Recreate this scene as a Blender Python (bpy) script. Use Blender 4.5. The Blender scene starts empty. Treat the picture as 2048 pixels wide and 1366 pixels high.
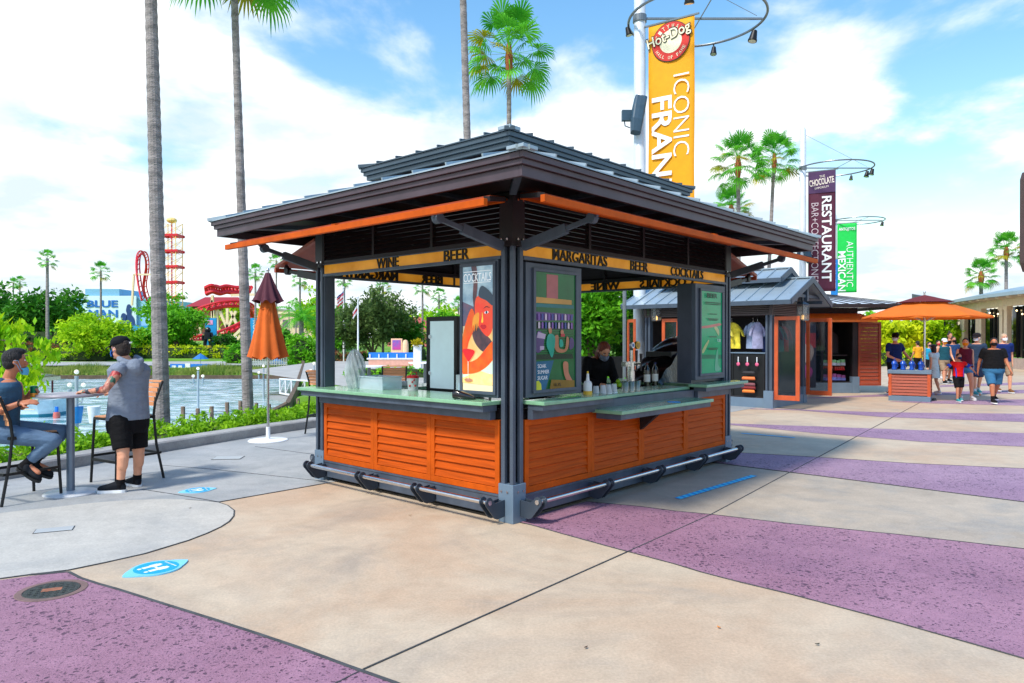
import bpy, bmesh, math, random
import numpy as np
from mathutils import Vector, Matrix
R_ = math.radians
S = bpy.context.scene
COL = S.collection
rnd = random.Random(7)

# ---------------------------------------------------------------- camera
CAM_H = 1.6; F_PX = 1430.2; PITCH = -0.0042
cd = bpy.data.cameras.new('camera'); cam = bpy.data.objects.new('camera', cd); COL.objects.link(cam)
cam.location = (0, 0, CAM_H); cam.rotation_euler = (math.pi/2 + PITCH, R_(0.0), 0)
cd.sensor_width = 36; cd.lens = 36*F_PX/2048; cd.clip_start = 0.05; cd.clip_end = 3000
S.camera = cam
# ---------------------------------------------------------------- world: sky and clouds
SUN_AZ = R_(222)      # compass-like: direction the light comes from, measured from +Y clockwise
SUN_EL = R_(52)
w = bpy.data.worlds.new('World'); S.world = w; w.use_nodes = True
nt = w.node_tree; nt.nodes.clear()
def N(t, **k):
    n = nt.nodes.new(t)
    for a, b in k.items(): setattr(n, a, b)
    return n
def L(a, b): nt.links.new(a, b)
out = N('ShaderNodeOutputWorld')
sky = N('ShaderNodeTexSky', sky_type='NISHITA'); sky.sun_disc = False
sky.sun_elevation = SUN_EL; sky.sun_rotation = SUN_AZ; sky.air_density = 1.6; sky.dust_density = 0.4; sky.ozone_density = 2.5
bg1 = N('ShaderNodeBackground'); bg1.inputs[1].default_value = 0.15
hs = N('ShaderNodeHueSaturation'); hs.inputs['Saturation'].default_value = 1.3
L(sky.outputs[0], hs.inputs['Color']); L(hs.outputs[0], bg1.inputs[0])
bg2 = N('ShaderNodeBackground'); bg2.inputs[0].default_value = (0.93, 0.97, 1.0, 1); bg2.inputs[1].default_value = 0.92
tc = N('ShaderNodeTexCoord'); sp = N('ShaderNodeSeparateXYZ'); L(tc.outputs['Generated'], sp.inputs[0])
def M_(op, a, b=None, c=None):
    n = N('ShaderNodeMath', operation=op)
    for i, v in enumerate((a, b, c)):
        if v is None: continue
        if isinstance(v, (int, float)): n.inputs[i].default_value = v
        else: L(v, n.inputs[i])
    return n.outputs[0]
zz = M_('ADD', M_('MAXIMUM', sp.outputs[2], 0.0), 0.22)
cx = M_('DIVIDE', sp.outputs[0], zz); cy = M_('DIVIDE', sp.outputs[1], zz)
cmb = N('ShaderNodeCombineXYZ'); L(cx, cmb.inputs[0]); L(cy, cmb.inputs[1])
n1 = N('ShaderNodeTexNoise'); n1.inputs['Scale'].default_value = 1.5; n1.inputs['Detail'].default_value = 9; n1.inputs['Roughness'].default_value = 0.56; n1.inputs['Distortion'].default_value = 0.25
mp = N('ShaderNodeMapping'); mp.inputs['Location'].default_value = (3.1, 1.7, 0); L(cmb.outputs[0], mp.inputs[0]); L(mp.outputs[0], n1.inputs[0])
# more cloud low down and to the left, open blue high ahead and high right
hor = M_('MULTIPLY', M_('SUBTRACT', 0.36, sp.outputs[2]), 0.62)
lft = M_('MULTIPLY', sp.outputs[0], -0.13)
dens = M_('ADD', M_('ADD', n1.outputs[0], hor), lft)
rm = N('ShaderNodeValToRGB'); rm.color_ramp.elements[0].position = 0.44; rm.color_ramp.elements[1].position = 0.60
rm.color_ramp.interpolation = 'EASE'
L(dens, rm.inputs[0])
n2 = N('ShaderNodeTexNoise'); n2.inputs['Scale'].default_value = 3.0; n2.inputs['Detail'].default_value = 6; L(mp.outputs[0], n2.inputs[0])
rc = N('ShaderNodeValToRGB'); rc.color_ramp.elements[0].position = 0.38; rc.color_ramp.elements[0].color = (0.60, 0.70, 0.79, 1)
rc.color_ramp.elements[1].position = 0.6; rc.color_ramp.elements[1].color = (0.97, 0.985, 1.0, 1); L(n2.outputs[0], rc.inputs[0]); L(rc.outputs[0], bg2.inputs[0])
mx = N('ShaderNodeMixShader'); L(rm.outputs[0], mx.inputs[0]); L(bg1.outputs[0], mx.inputs[1]); L(bg2.outputs[0], mx.inputs[2]); L(mx.outputs[0], out.inputs[0])
# ---------------------------------------------------------------- sun
sd = bpy.data.lights.new('sun', 'SUN'); sd.energy = 2.9; sd.angle = R_(8); sd.color = (1.0, 0.93, 0.82)
sun = bpy.data.objects.new('sun', sd); COL.objects.link(sun)
sdir = Vector((math.sin(SUN_AZ)*math.cos(SUN_EL), math.cos(SUN_AZ)*math.cos(SUN_EL), math.sin(SUN_EL)))
sun.rotation_euler = sdir.to_track_quat('Z', 'Y').to_euler(); sun.location = sdir*60
S.view_settings.view_transform = 'Standard'; S.view_settings.look = 'None'; S.view_settings.gamma = 1
S.view_settings.exposure = 0.60
S.cycles.max_bounces = 6; S.cycles.transparent_max_bounces = 12; S.cycles.caustics_reflective = False; S.cycles.caustics_refractive = False
S.cycles.use_denoising = True

# ---------------------------------------------------------------- measuring helpers
def ray(px, py):
    u, v = px-1024, py-683
    r = -0.0013; u, v = u*math.cos(r)-v*math.sin(r), u*math.sin(r)+v*math.cos(r)
    return Vector((u, F_PX*math.cos(PITCH)+v*math.sin(PITCH), F_PX*math.sin(PITCH)-v*math.cos(PITCH)))
def G(px, py, z=0.0):
    d = ray(px, py); t = (z-CAM_H)/d.z; return Vector((d.x*t, d.y*t, z))
def at(px, py, dep):
    d = ray(px, py); t = dep/d.y; return Vector((d.x*t, dep, CAM_H+d.z*t))
def zat(py, dep): return CAM_H + (677-py)*dep/F_PX
def xat(px, dep): return (px-1024)*dep/F_PX

# ---------------------------------------------------------------- materials
def lin(r, g, b):
    f = lambda c: (c/255/12.92) if c/255 <= 0.04045 else ((c/255+0.055)/1.055)**2.4
    return (f(r), f(g), f(b))
MATS = {}
def mat(name, col, rough=0.6, metal=0.0, var=0.12, scale=6.0, bump=0.0, bscale=None, stretch=(1,1,1), spec=0.5, emit=0.0, alpha=1.0, trans=0.0, coat=0.0, col2=None, transl=0.0):
    if name in MATS: return MATS[name]
    m = bpy.data.materials.new(name); m.use_nodes = True; t = m.node_tree; b = t.nodes['Principled BSDF']
    b.inputs['Roughness'].default_value = rough; b.inputs['Metallic'].default_value = metal
    b.inputs['Specular IOR Level'].default_value = spec; b.inputs['Coat Weight'].default_value = coat
    if trans: b.inputs['Transmission Weight'].default_value = trans
    if alpha < 1: b.inputs['Alpha'].default_value = alpha
    tcn = t.nodes.new('ShaderNodeTexCoord'); mp_ = t.nodes.new('ShaderNodeMapping'); mp_.inputs['Scale'].default_value = stretch
    t.links.new(tcn.outputs['Object'], mp_.inputs[0])
    nz = t.nodes.new('ShaderNodeTexNoise'); nz.inputs['Scale'].default_value = scale; nz.inputs['Detail'].default_value = 5; nz.inputs['Roughness'].default_value = 0.6
    t.links.new(mp_.outputs[0], nz.inputs[0])
    rp = t.nodes.new('ShaderNodeValToRGB'); e = rp.color_ramp.elements; e[0].position = 0.32; e[1].position = 0.68
    lo = tuple(c*(1-var) for c in col); hi = col2 if col2 else tuple(min(1, c*(1+var)) for c in col)
    e[0].color = (*lo, 1); e[1].color = (*hi, 1)
    t.links.new(nz.outputs[0], rp.inputs[0]); t.links.new(rp.outputs[0], b.inputs['Base Color'])
    if emit:
        t.links.new(rp.outputs[0], b.inputs['Emission Color']); b.inputs['Emission Strength'].default_value = emit
    if bump:
        n3 = t.nodes.new('ShaderNodeTexNoise'); n3.inputs['Scale'].default_value = bscale or scale*4; n3.inputs['Detail'].default_value = 4
        t.links.new(mp_.outputs[0], n3.inputs[0])
        bp = t.nodes.new('ShaderNodeBump'); bp.inputs['Strength'].default_value = bump; bp.inputs['Distance'].default_value = 0.02
        t.links.new(n3.outputs[0], bp.inputs['Height']); t.links.new(bp.outputs[0], b.inputs['Normal'])
    if transl:
        tl = t.nodes.new('ShaderNodeBsdfTranslucent'); t.links.new(rp.outputs[0], tl.inputs[0])
        ms = t.nodes.new('ShaderNodeMixShader'); ms.inputs[0].default_value = transl
        o = [n for n in t.nodes if n.type == 'OUTPUT_MATERIAL'][0]
        t.links.new(b.outputs[0], ms.inputs[1]); t.links.new(tl.outputs[0], ms.inputs[2]); t.links.new(ms.outputs[0], o.inputs[0])
    MATS[name] = m; return m
def plain(name, rgb, rough=0.55, **k): return mat(name, lin(*rgb), rough, **k)

# ---------------------------------------------------------------- mesh builder
class MB:
    def __init__(s): s.v = []; s.f = []; s.m = []; s.cur = 0; s.T = None
    def _a(s, vs, fs, mi=None):
        o = len(s.v)
        if s.T is not None: vs = [tuple(s.T @ Vector(p)) for p in vs]
        s.v.extend([tuple(p) for p in vs]); s.f.extend([tuple(i+o for i in f) for f in fs]); s.m.extend([s.cur if mi is None else mi]*len(fs)); return s
    def box(s, x0, x1, y0, y1, z0, z1):
        if x0 > x1: x0, x1 = x1, x0
        if y0 > y1: y0, y1 = y1, y0
        if z0 > z1: z0, z1 = z1, z0
        return s._a([(x0,y0,z0),(x1,y0,z0),(x1,y1,z0),(x0,y1,z0),(x0,y0,z1),(x1,y0,z1),(x1,y1,z1),(x0,y1,z1)],
            [(0,3,2,1),(4,5,6,7),(0,1,5,4),(1,2,6,5),(2,3,7,6),(3,0,4,7)])
    def poly(s, pts): return s._a(pts, [tuple(range(len(pts)))])
    def prism(s, pts, d):
        n = len(pts); d = Vector(d); a = [Vector(p) for p in pts]; b = [p+d for p in a]
        return s._a(a+b, [tuple(reversed(range(n))), tuple(range(n, 2*n))]+[(i, (i+1) % n, n+(i+1) % n, n+i) for i in range(n)])
    def ring(s, c, ax, r, n, ref=None):
        ax = Vector(ax).normalized(); ref = Vector((0,0,1)) if abs(ax.z) < 0.95 else Vector((1,0,0))
        u = ax.cross(ref).normalized(); v = ax.cross(u)
        return [Vector(c)+(u*math.cos(2*math.pi*i/n)+v*math.sin(2*math.pi*i/n))*r for i in range(n)]
    def cyl(s, p0, p1, r0, r1=None, n=12):
        r1 = r0 if r1 is None else r1; p0 = Vector(p0); p1 = Vector(p1); ax = p1-p0
        a = s.ring(p0, ax, r0, n); b = s.ring(p1, ax, r1, n)
        return s._a(a+b, [(i, n+i, n+(i+1) % n, (i+1) % n) for i in range(n)]+[tuple(range(n)), tuple(reversed(range(n, 2*n)))])
    def tube(s, pts, r, n=8, closed=False):
        pts = [Vector(p) for p in pts]; m = len(pts); rr = r if isinstance(r, (list, tuple)) else [r]*m; vs = []
        up = None
        for i, p in enumerate(pts):
            if closed: d = pts[(i+1) % m]-pts[i-1]
            else: d = pts[min(i+1, m-1)]-pts[max(i-1, 0)]
            d.normalize()
            if up is None:
                ref = Vector((0,0,1)) if abs(d.z) < 0.95 else Vector((1,0,0)); up = (ref-d*ref.dot(d)).normalized()
            else: up = (up-d*up.dot(d)).normalized()
            q = d.cross(up)
            vs += [p+(up*math.cos(2*math.pi*k/n)+q*math.sin(2*math.pi*k/n))*rr[i] for k in range(n)]
        fs = []
        for i in range(m if closed else m-1):
            a = i*n; b = ((i+1) % m)*n
            fs += [(a+k, a+(k+1) % n, b+(k+1) % n, b+k) for k in range(n)]
        if not closed: fs += [tuple(reversed(range(n))), tuple(range((m-1)*n, m*n))]
        return s._a(vs, fs)
    def bar(s, p0, p1, wd, ht):
        p0 = Vector(p0); p1 = Vector(p1); d = (p1-p0).normalized(); ref = Vector((0,0,1)) if abs(d.z) < 0.98 else Vector((0,1,0))
        u = d.cross(ref).normalized()*wd/2; v = u.cross(d).normalized()*ht/2
        a = [p0-u-v, p0+u-v, p0+u+v, p0-u+v]; b = [q+(p1-p0) for q in a]
        return s._a(a+b, [(0,1,2,3), (7,6,5,4), (0,4,5,1), (1,5,6,2), (2,6,7,3), (3,7,4,0)])
    def lathe(s, prof, c=(0,0,0), n=20, a0=0, a1=2*math.pi, cap=True):
        c = Vector(c); full = abs(a1-a0-2*math.pi) < 1e-6; m = n if full else n+1; vs = []
        for r, z in prof:
            for k in range(m):
                a = a0+(a1-a0)*k/n; vs.append(c+Vector((r*math.cos(a), r*math.sin(a), z)))
        fs = []
        for i in range(len(prof)-1):
            for k in range(n):
                k2 = (k+1) % m; fs.append((i*m+k, i*m+k2, (i+1)*m+k2, (i+1)*m+k))
        if cap and full: fs += [tuple(reversed(range(m))), tuple(range((len(prof)-1)*m, len(prof)*m))]
        return s._a(vs, fs)
    def ell(s, c, r, n=12, m=8):
        if isinstance(r, (int, float)): r = (r, r, r)
        c = Vector(c); vs = [c-Vector((0,0,r[2]))]
        for i in range(1, m):
            t = math.pi*i/m-math.pi/2
            for k in range(n):
                a = 2*math.pi*k/n; vs.append(c+Vector((r[0]*math.cos(t)*math.cos(a), r[1]*math.cos(t)*math.sin(a), r[2]*math.sin(t))))
        vs.append(c+Vector((0,0,r[2]))); fs = []
        for k in range(n): fs.append((0, 1+(k+1) % n, 1+k)); fs.append((len(vs)-1, 1+(m-2)*n+k, 1+(m-2)*n+(k+1) % n))
        for i in range(m-2):
            for k in range(n): a = 1+i*n; fs.append((a+k, a+(k+1) % n, a+n+(k+1) % n, a+n+k))
        return s._a(vs, fs)
    def loft(s, rings, n=16, right=(1,0,0), fwd=(0,1,0), pw=1.0):
        right = Vector(right); fwd = Vector(fwd); vs = []
        for c, a, b in rings:
            for k in range(n):
                t = 2*math.pi*k/n; ct, st = math.cos(t), math.sin(t)
                ct = math.copysign(abs(ct)**pw, ct); st = math.copysign(abs(st)**pw, st)
                vs.append(Vector(c)+right*a*ct+fwd*b*st)
        fs = [(i*n+k, i*n+(k+1) % n, (i+1)*n+(k+1) % n, (i+1)*n+k) for i in range(len(rings)-1) for k in range(n)]
        fs += [tuple(reversed(range(n))), tuple(range((len(rings)-1)*n, len(rings)*n))]
        return s._a(vs, fs)
    def grid(s, fn, nu, nv):
        vs = [fn(i/nu, j/nv) for j in range(nv+1) for i in range(nu+1)]
        return s._a(vs, [(j*(nu+1)+i, j*(nu+1)+i+1, (j+1)*(nu+1)+i+1, (j+1)*(nu+1)+i) for j in range(nv) for i in range(nu)])
    def mesh(s, name, m, smooth=False, bevel=0):
        me = bpy.data.meshes.new(name); me.from_pydata([tuple(p) for p in s.v], [], s.f)
        for q in (m if isinstance(m, (list, tuple)) else [m]): me.materials.append(q)
        me.polygons.foreach_set('material_index', s.m)
        if smooth: me.polygons.foreach_set('use_smooth', [True]*len(s.f))
        me.update(); return me
    def build(s, name, m, parent=None, smooth=False, bevel=0, loc=None):
        o = bpy.data.objects.new(name, s.mesh(name, m, smooth)); COL.objects.link(o)
        if parent: o.parent = parent
        if loc is not None: o.location = loc
        if bevel:
            md = o.modifiers.new('bevel', 'BEVEL'); md.width = bevel; md.segments = 2; md.limit_method = 'ANGLE'; md.angle_limit = R_(40)
        if smooth:
            md = o.modifiers.new('split', 'EDGE_SPLIT'); md.split_angle = R_(40)
        return o
def tag(o, label, cat, group=None, kind=None):
    if label: o['label'] = label
    if cat: o['category'] = cat
    if group: o['group'] = group
    if kind: o['kind'] = kind
    return o
def empty(name, loc, rz=0, label=None, cat=None, group=None):
    o = bpy.data.objects.new(name, None); COL.objects.link(o); o.location = loc; o.rotation_euler = (0, 0, rz); o.empty_display_size = 0.2
    return tag(o, label, cat, group)
def copy_tree(o, parent=None):
    c = o.copy(); COL.objects.link(c)
    if parent: c.parent = parent
    for ch in [q for q in KIDS(o)]: copy_tree(ch, c)
    return c
def KIDS(o): return list(o.children)
def struct(o, label=None): o['kind'] = 'structure'; return o

def text(name, s, M, w, h, m, parent, depth=0.01, bold=0.0, align=None, lab=None):
    c = bpy.data.curves.new('t', 'FONT'); c.body = s; c.size = 1; c.extrude = 0.5; c.offset = bold; c.resolution_u = 3
    if align: c.align_x = align
    o = bpy.data.objects.new('t', c); me = bpy.data.meshes.new_from_object(o)
    vs = np.array([v.co[:] for v in me.vertices]); lo, hi = vs.min(0), vs.max(0)
    sx = w/(hi[0]-lo[0]) if w else None; sy = h/(hi[1]-lo[1])
    if sx is None: sx = sy
    T = M @ Matrix.Diagonal((sx, sy, depth, 1)) @ Matrix.Translation((-lo[0], -lo[1], 0))
    me.transform(T); me.materials.clear(); me.materials.append(m); me.name = name
    bpy.data.objects.remove(o); bpy.data.curves.remove(c)
    ob = bpy.data.objects.new(name, me); COL.objects.link(ob)
    if parent: ob.parent = parent
    return ob
def frame(org, xdir, ydir):
    x = Vector(xdir).normalized(); y = Vector(ydir).normalized(); z = x.cross(y)
    return Matrix(((x.x, y.x, z.x, org[0]), (x.y, y.y, z.y, org[1]), (x.z, y.z, z.z, org[2]), (0,0,0,1)))

# common materials
M_metal = mat('slate_blue_metal', lin(74, 86, 102), 0.45, 0.15, var=0.22, scale=5, bump=0.08, stretch=(1, 1, .35))
M_metal2 = mat('pale_slate_metal', lin(104, 126, 146), 0.45, 0.1, var=0.08, scale=3, bump=0.05)
M_dark = mat('dark_brown_metal', lin(34, 29, 33), 0.5, 0.1, var=0.15, scale=4)
M_fascia = mat('bronze_gutter_metal', lin(76, 64, 72), 0.45, 0.2, var=0.22, scale=3)
M_black = mat('black_iron', lin(24, 26, 28), 0.45, 0.3)
M_steel = mat('brushed_steel', (0.62, 0.62, 0.63), 0.22, 1.0, var=0.08, scale=20, stretch=(1, 1, 1))
M_roof = mat('galvanised_roof', lin(158, 176, 188), 0.35, 0.35, var=0.10, scale=1.5)
M_roofb = mat('blue_grey_roof', lin(72, 88, 100), 0.4, 0.3, var=0.12, scale=1.5)
M_white = mat('white_paint', lin(232, 236, 240), 0.5)
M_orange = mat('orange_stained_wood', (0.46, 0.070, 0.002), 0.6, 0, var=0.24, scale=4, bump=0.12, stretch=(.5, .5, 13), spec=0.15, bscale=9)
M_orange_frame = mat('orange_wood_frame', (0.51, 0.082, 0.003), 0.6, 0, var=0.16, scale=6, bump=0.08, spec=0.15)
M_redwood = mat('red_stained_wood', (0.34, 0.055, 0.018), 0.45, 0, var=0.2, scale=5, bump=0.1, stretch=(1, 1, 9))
M_green = mat('sea_glass_counter', lin(128, 178, 142), 0.25, 0, var=0.10, scale=14, coat=0.3)
# ================================================================ THE GROUND
def ground_mat(name, base, c2, c3, pits=0.0, pitcol=None, rough=0.62, s1=0.55, s2=4.0, bump=0.15):
    m = bpy.data.materials.new(name); m.use_nodes = True; t = m.node_tree; b = t.nodes['Principled BSDF']; ln = t.links.new
    b.inputs['Roughness'].default_value = rough; b.inputs['Specular IOR Level'].default_value = 0.35
    tcn = t.nodes.new('ShaderNodeTexCoord')
    def nz(s, d, r=0.6, dist=0):
        n = t.nodes.new('ShaderNodeTexNoise'); n.inputs['Scale'].default_value = s; n.inputs['Detail'].default_value = d; n.inputs['Roughness'].default_value = r; n.inputs['Distortion'].default_value = dist
        ln(tcn.outputs['Object'], n.inputs[0]); return n
    def ramp(a, p0, p1, c0, c1):
        r = t.nodes.new('ShaderNodeValToRGB'); r.color_ramp.elements[0].position = p0; r.color_ramp.elements[1].position = p1
        r.color_ramp.elements[0].color = (*c0, 1); r.color_ramp.elements[1].color = (*c1, 1); ln(a, r.inputs[0]); return r
    def mix(f, a, b_, mode='MIX'):
        x = t.nodes.new('ShaderNodeMixRGB'); x.blend_type = mode
        if isinstance(f, float): x.inputs[0].default_value = f
        else: ln(f, x.inputs[0])
        ln(a, x.inputs[1]); ln(b_, x.inputs[2]); return x.outputs[0]
    A = ramp(nz(s1, 7, 0.62, 0.6).outputs[0], 0.42, 0.58, base, c2)
    f2 = ramp(nz(s1*1.1, 8, 0.7, 0.8).outputs[0], 0.50, 0.68, (0,0,0), (1,1,1))
    c3n = t.nodes.new('ShaderNodeRGB'); c3n.outputs[0].default_value = (*c3, 1)
    f2s = t.nodes.new('ShaderNodeMath'); f2s.operation = 'MULTIPLY'; f2s.inputs[1].default_value = 0.85; ln(f2.outputs[0], f2s.inputs[0])
    B = mix(f2s.outputs[0], A.outputs[0], c3n.outputs[0])
    fine = ramp(nz(60, 3, 0.7).outputs[0], 0.3, 0.7, (0.86,)*3, (1.1,)*3)
    C = mix(1.0, B, fine.outputs[0], 'MULTIPLY')
    mid = ramp(nz(s2, 8, 0.75, 0.5).outputs[0], 0.3, 0.72, (0.84,)*3, (1.08,)*3)
    C = mix(1.0, C, mid.outputs[0], 'MULTIPLY')
    hgt = nz(90, 3).outputs[0]
    if pits:
        dist = nz(11, 3); mp_ = t.nodes.new('ShaderNodeMixRGB'); mp_.inputs[0].default_value = 0.08; ln(tcn.outputs['Object'], mp_.inputs[1]); ln(dist.outputs['Color'], mp_.inputs[2])
        # a pit is where the distance to the cell's point is under a size that changes from place to place and cell to cell
        def layer(sc_, lo, hi):
            vo = t.nodes.new('ShaderNodeTexVoronoi'); vo.inputs['Scale'].default_value = sc_; ln(mp_.outputs[0], vo.inputs['Vector'])
            sz = ramp(nz(1.6, 4).outputs[0], 0.33, 0.70, (lo,)*3, (hi,)*3)
            sc = t.nodes.new('ShaderNodeSeparateColor'); ln(vo.outputs['Color'], sc.inputs[0])
            k = t.nodes.new('ShaderNodeMath'); k.operation = 'MULTIPLY'; ln(sc.outputs[0], k.inputs[0]); ln(sz.outputs[0], k.inputs[1])
            lt = t.nodes.new('ShaderNodeMath'); lt.operation = 'SUBTRACT'; ln(k.outputs[0], lt.inputs[0]); ln(vo.outputs['Distance'], lt.inputs[1])
            return ramp(lt.outputs[0], 0.0, 0.05, (0,0,0), (1,1,1))
        pa = layer(30, 0.24, 0.58); pb = layer(76, 0.36, 0.58)
        pm = t.nodes.new('ShaderNodeMixRGB'); pm.blend_type = 'LIGHTEN'; pm.inputs[0].default_value = 0.8; ln(pa.outputs[0], pm.inputs[1]); ln(pb.outputs[0], pm.inputs[2])
        pr = t.nodes.new('ShaderNodeRGB'); pr.outputs[0].default_value = (*pitcol, 1)
        pf = t.nodes.new('ShaderNodeMath'); pf.operation = 'MULTIPLY'; pf.inputs[1].default_value = pits; ln(pm.outputs[0], pf.inputs[0])
        C = mix(pf.outputs[0], C, pr.outputs[0])
        hs_ = t.nodes.new('ShaderNodeMath'); hs_.operation = 'MULTIPLY_ADD'; ln(pm.outputs[0], hs_.inputs[0]); hs_.inputs[1].default_value = -2.0; ln(hgt, hs_.inputs[2]); hgt = hs_.outputs[0]
    ln(C, b.inputs['Base Color'])
    bp = t.nodes.new('ShaderNodeBump'); bp.inputs['Strength'].default_value = bump; bp.inputs['Distance'].default_value = 0.01
    ln(hgt, bp.inputs['Height']); ln(bp.outputs[0], b.inputs['Normal'])
    return m
M_tan = ground_mat('tan_concrete', (0.55, 0.405, 0.28), (0.58, 0.47, 0.345), (0.41, 0.345, 0.275), bump=0.1)
M_tan2 = ground_mat('tan_concrete_grey', (0.43, 0.36, 0.285), (0.50, 0.42, 0.33), (0.33, 0.32, 0.30), bump=0.1, s1=0.7)
M_purple = ground_mat('mauve_pitted_concrete', (0.33, 0.165, 0.235), (0.39, 0.205, 0.285), (0.29, 0.15, 0.225), pits=0.85, pitcol=(0.07, 0.035, 0.065), bump=0.5, s2=9)
M_lav = ground_mat('lavender_pitted_concrete', (0.35, 0.215, 0.315), (0.41, 0.265, 0.37), (0.31, 0.19, 0.295), pits=0.85, pitcol=(0.06, 0.035, 0.075), bump=0.5, s2=9)
M_greyc = ground_mat('grey_broom_concrete', (0.35, 0.365, 0.37), (0.42, 0.43, 0.43), (0.28, 0.305, 0.32), bump=0.2, s1=0.8)
M_pale = ground_mat('pale_smooth_concrete', (0.49, 0.475, 0.435), (0.54, 0.52, 0.47), (0.42, 0.42, 0.40), bump=0.08)
M_kerb = ground_mat('kerb_concrete', (0.34, 0.33, 0.325), (0.42, 0.41, 0.40), (0.28, 0.27, 0.27), bump=0.3, s1=1.5)
M_joint = mat('joint_sealant', (0.06, 0.065, 0.07), 0.8, var=0.3, scale=8)
M_road = ground_mat('far_road_asphalt', (0.40, 0.40, 0.41), (0.46, 0.46, 0.46), (0.35, 0.35, 0.36))
M_lawn = mat('lawn_green', lin(104, 150, 40), 0.9, var=0.35, scale=0.6, bump=0.4, bscale=9)

CURB = [G(-260, 1010), G(-90, 975), G(90, 945), G(250, 916), G(400, 891), G(520, 871), G(630, 855), G(715, 838), G(790, 818), G(850, 792), G(895, 772)]
CX = [(p.x, p.y) for p in CURB]
CX = [(CX[0][0]-2.2, CX[0][1]-5.5)] + CX + [(-1.0, 34), (-1.5, 46)]
LR = [(-30, 2), (-9.0, 3), (-7.6, 8), (-6.9, 10.7), (-6.0, 12.8), (-5.2, 15), (-5.6, 18), (-7.2, 24), (-14.5, 50), (-15.2, 52)]
def lake_x(y):
    for a, b in zip(LR[:-1], LR[1:]):
        if a[1] <= y <= b[1]: t = (y-a[1])/(b[1]-a[1]); return a[0]+t*(b[0]-a[0])
    return -1e9
def ss(a, b, v): t = max(0, min(1, (v-a)/(b-a))); return t*t*(3-2*t)
def interp(tab, v):
    if v <= tab[0][0]: return tab[0][1]
    for a, b in zip(tab[:-1], tab[1:]):
        if v <= b[0]: return a[1]+(v-a[0])/(b[0]-a[0])*(b[1]-a[1])
    return tab[-1][1]
PROF = [(51.5, -2.4), (52.5, -1.0), (57, -0.75), (64, -0.62), (70, -0.15), (78, 0.5), (90, 1.1), (130, 1.6), (220, 2.0), (400, 2.0)]
def hgt(x, y):
    if y < 51.5 and x < lake_x(y): return -2.4
    z0 = -0.035
    if y > 51 and x < -6: wgt = 1-ss(-14, -6, x); return interp(PROF, y)*wgt+(z0+0.9*ss(60, 100, y))*(1-wgt)
    if y > 60: return z0+0.9*ss(60, 100, y)
    return z0
xs = [-1500, -900, -500, -300, -200, -150, -110, -85, -70]+[-60+i*1.0 for i in range(72)]+[12+i*3 for i in range(1, 20)]+[85, 110, 150, 220, 350, 600, 1000, 1500]
ys = [-60, -30, -10]+[i*1.0 for i in range(0, 104)]+[110, 120, 135, 160, 200, 260, 350, 500, 800, 1300, 2200]
g = MB(); nx, ny = len(xs), len(ys)
g.v = [(x, y, hgt(x, y)) for y in ys for x in xs]; g.f = [(j*nx+i, j*nx+i+1, (j+1)*nx+i+1, (j+1)*nx+i) for j in range(ny-1) for i in range(nx-1)]; g.m = [0]*len(g.f)
struct(g.build('ground', M_lawn, smooth=False))

# water
def water_mat():
    m = bpy.data.materials.new('lake_water'); m.use_nodes = True; t = m.node_tree; b = t.nodes['Principled BSDF']; ln = t.links.new
    b.inputs['Roughness'].default_value = 0.08; b.inputs['Specular IOR Level'].default_value = 0.8; b.inputs['IOR'].default_value = 1.33
    tcn = t.nodes.new('ShaderNodeTexCoord'); mp_ = t.nodes.new('ShaderNodeMapping'); mp_.inputs['Scale'].default_value = (0.75, 1.5, 1); ln(tcn.outputs['Object'], mp_.inputs[0])
    n = t.nodes.new('ShaderNodeTexNoise'); n.inputs['Scale'].default_value = 0.9; n.inputs['Detail'].default_value = 5; n.inputs['Distortion'].default_value = 1.2; ln(mp_.outputs[0], n.inputs[0])
    r = t.nodes.new('ShaderNodeValToRGB'); r.color_ramp.elements[0].position = 0.38; r.color_ramp.elements[1].position = 0.58
    r.color_ramp.elements[0].color = (0.03, 0.25, 0.28, 1); r.color_ramp.elements[1].color = (0.62, 0.80, 0.90, 1); ln(n.outputs[0], r.inputs[0]); ln(r.outputs[0], b.inputs['Base Color'])  # pale ramp end paints white sky reflection into the base colour
    n2 = t.nodes.new('ShaderNodeTexNoise'); n2.inputs['Scale'].default_value = 1.3; n2.inputs['Detail'].default_value = 6; n2.inputs['Distortion'].default_value = 0.6; ln(mp_.outputs[0], n2.inputs[0])
    bp = t.nodes.new('ShaderNodeBump'); bp.inputs['Strength'].default_value = 0.8; bp.inputs['Distance'].default_value = 0.25; ln(n2.outputs[0], bp.inputs['Height']); ln(bp.outputs[0], b.inputs['Normal'])
    return m
WZ = -1.3
wt = MB().poly([(-400, -20, WZ), (-4.2, -20, WZ), (-4.2, 16, WZ), (-5, 24, WZ), (-13, 51.4, WZ), (-400, 51.4, WZ)])
struct(wt.build('water', water_mat()))

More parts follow.
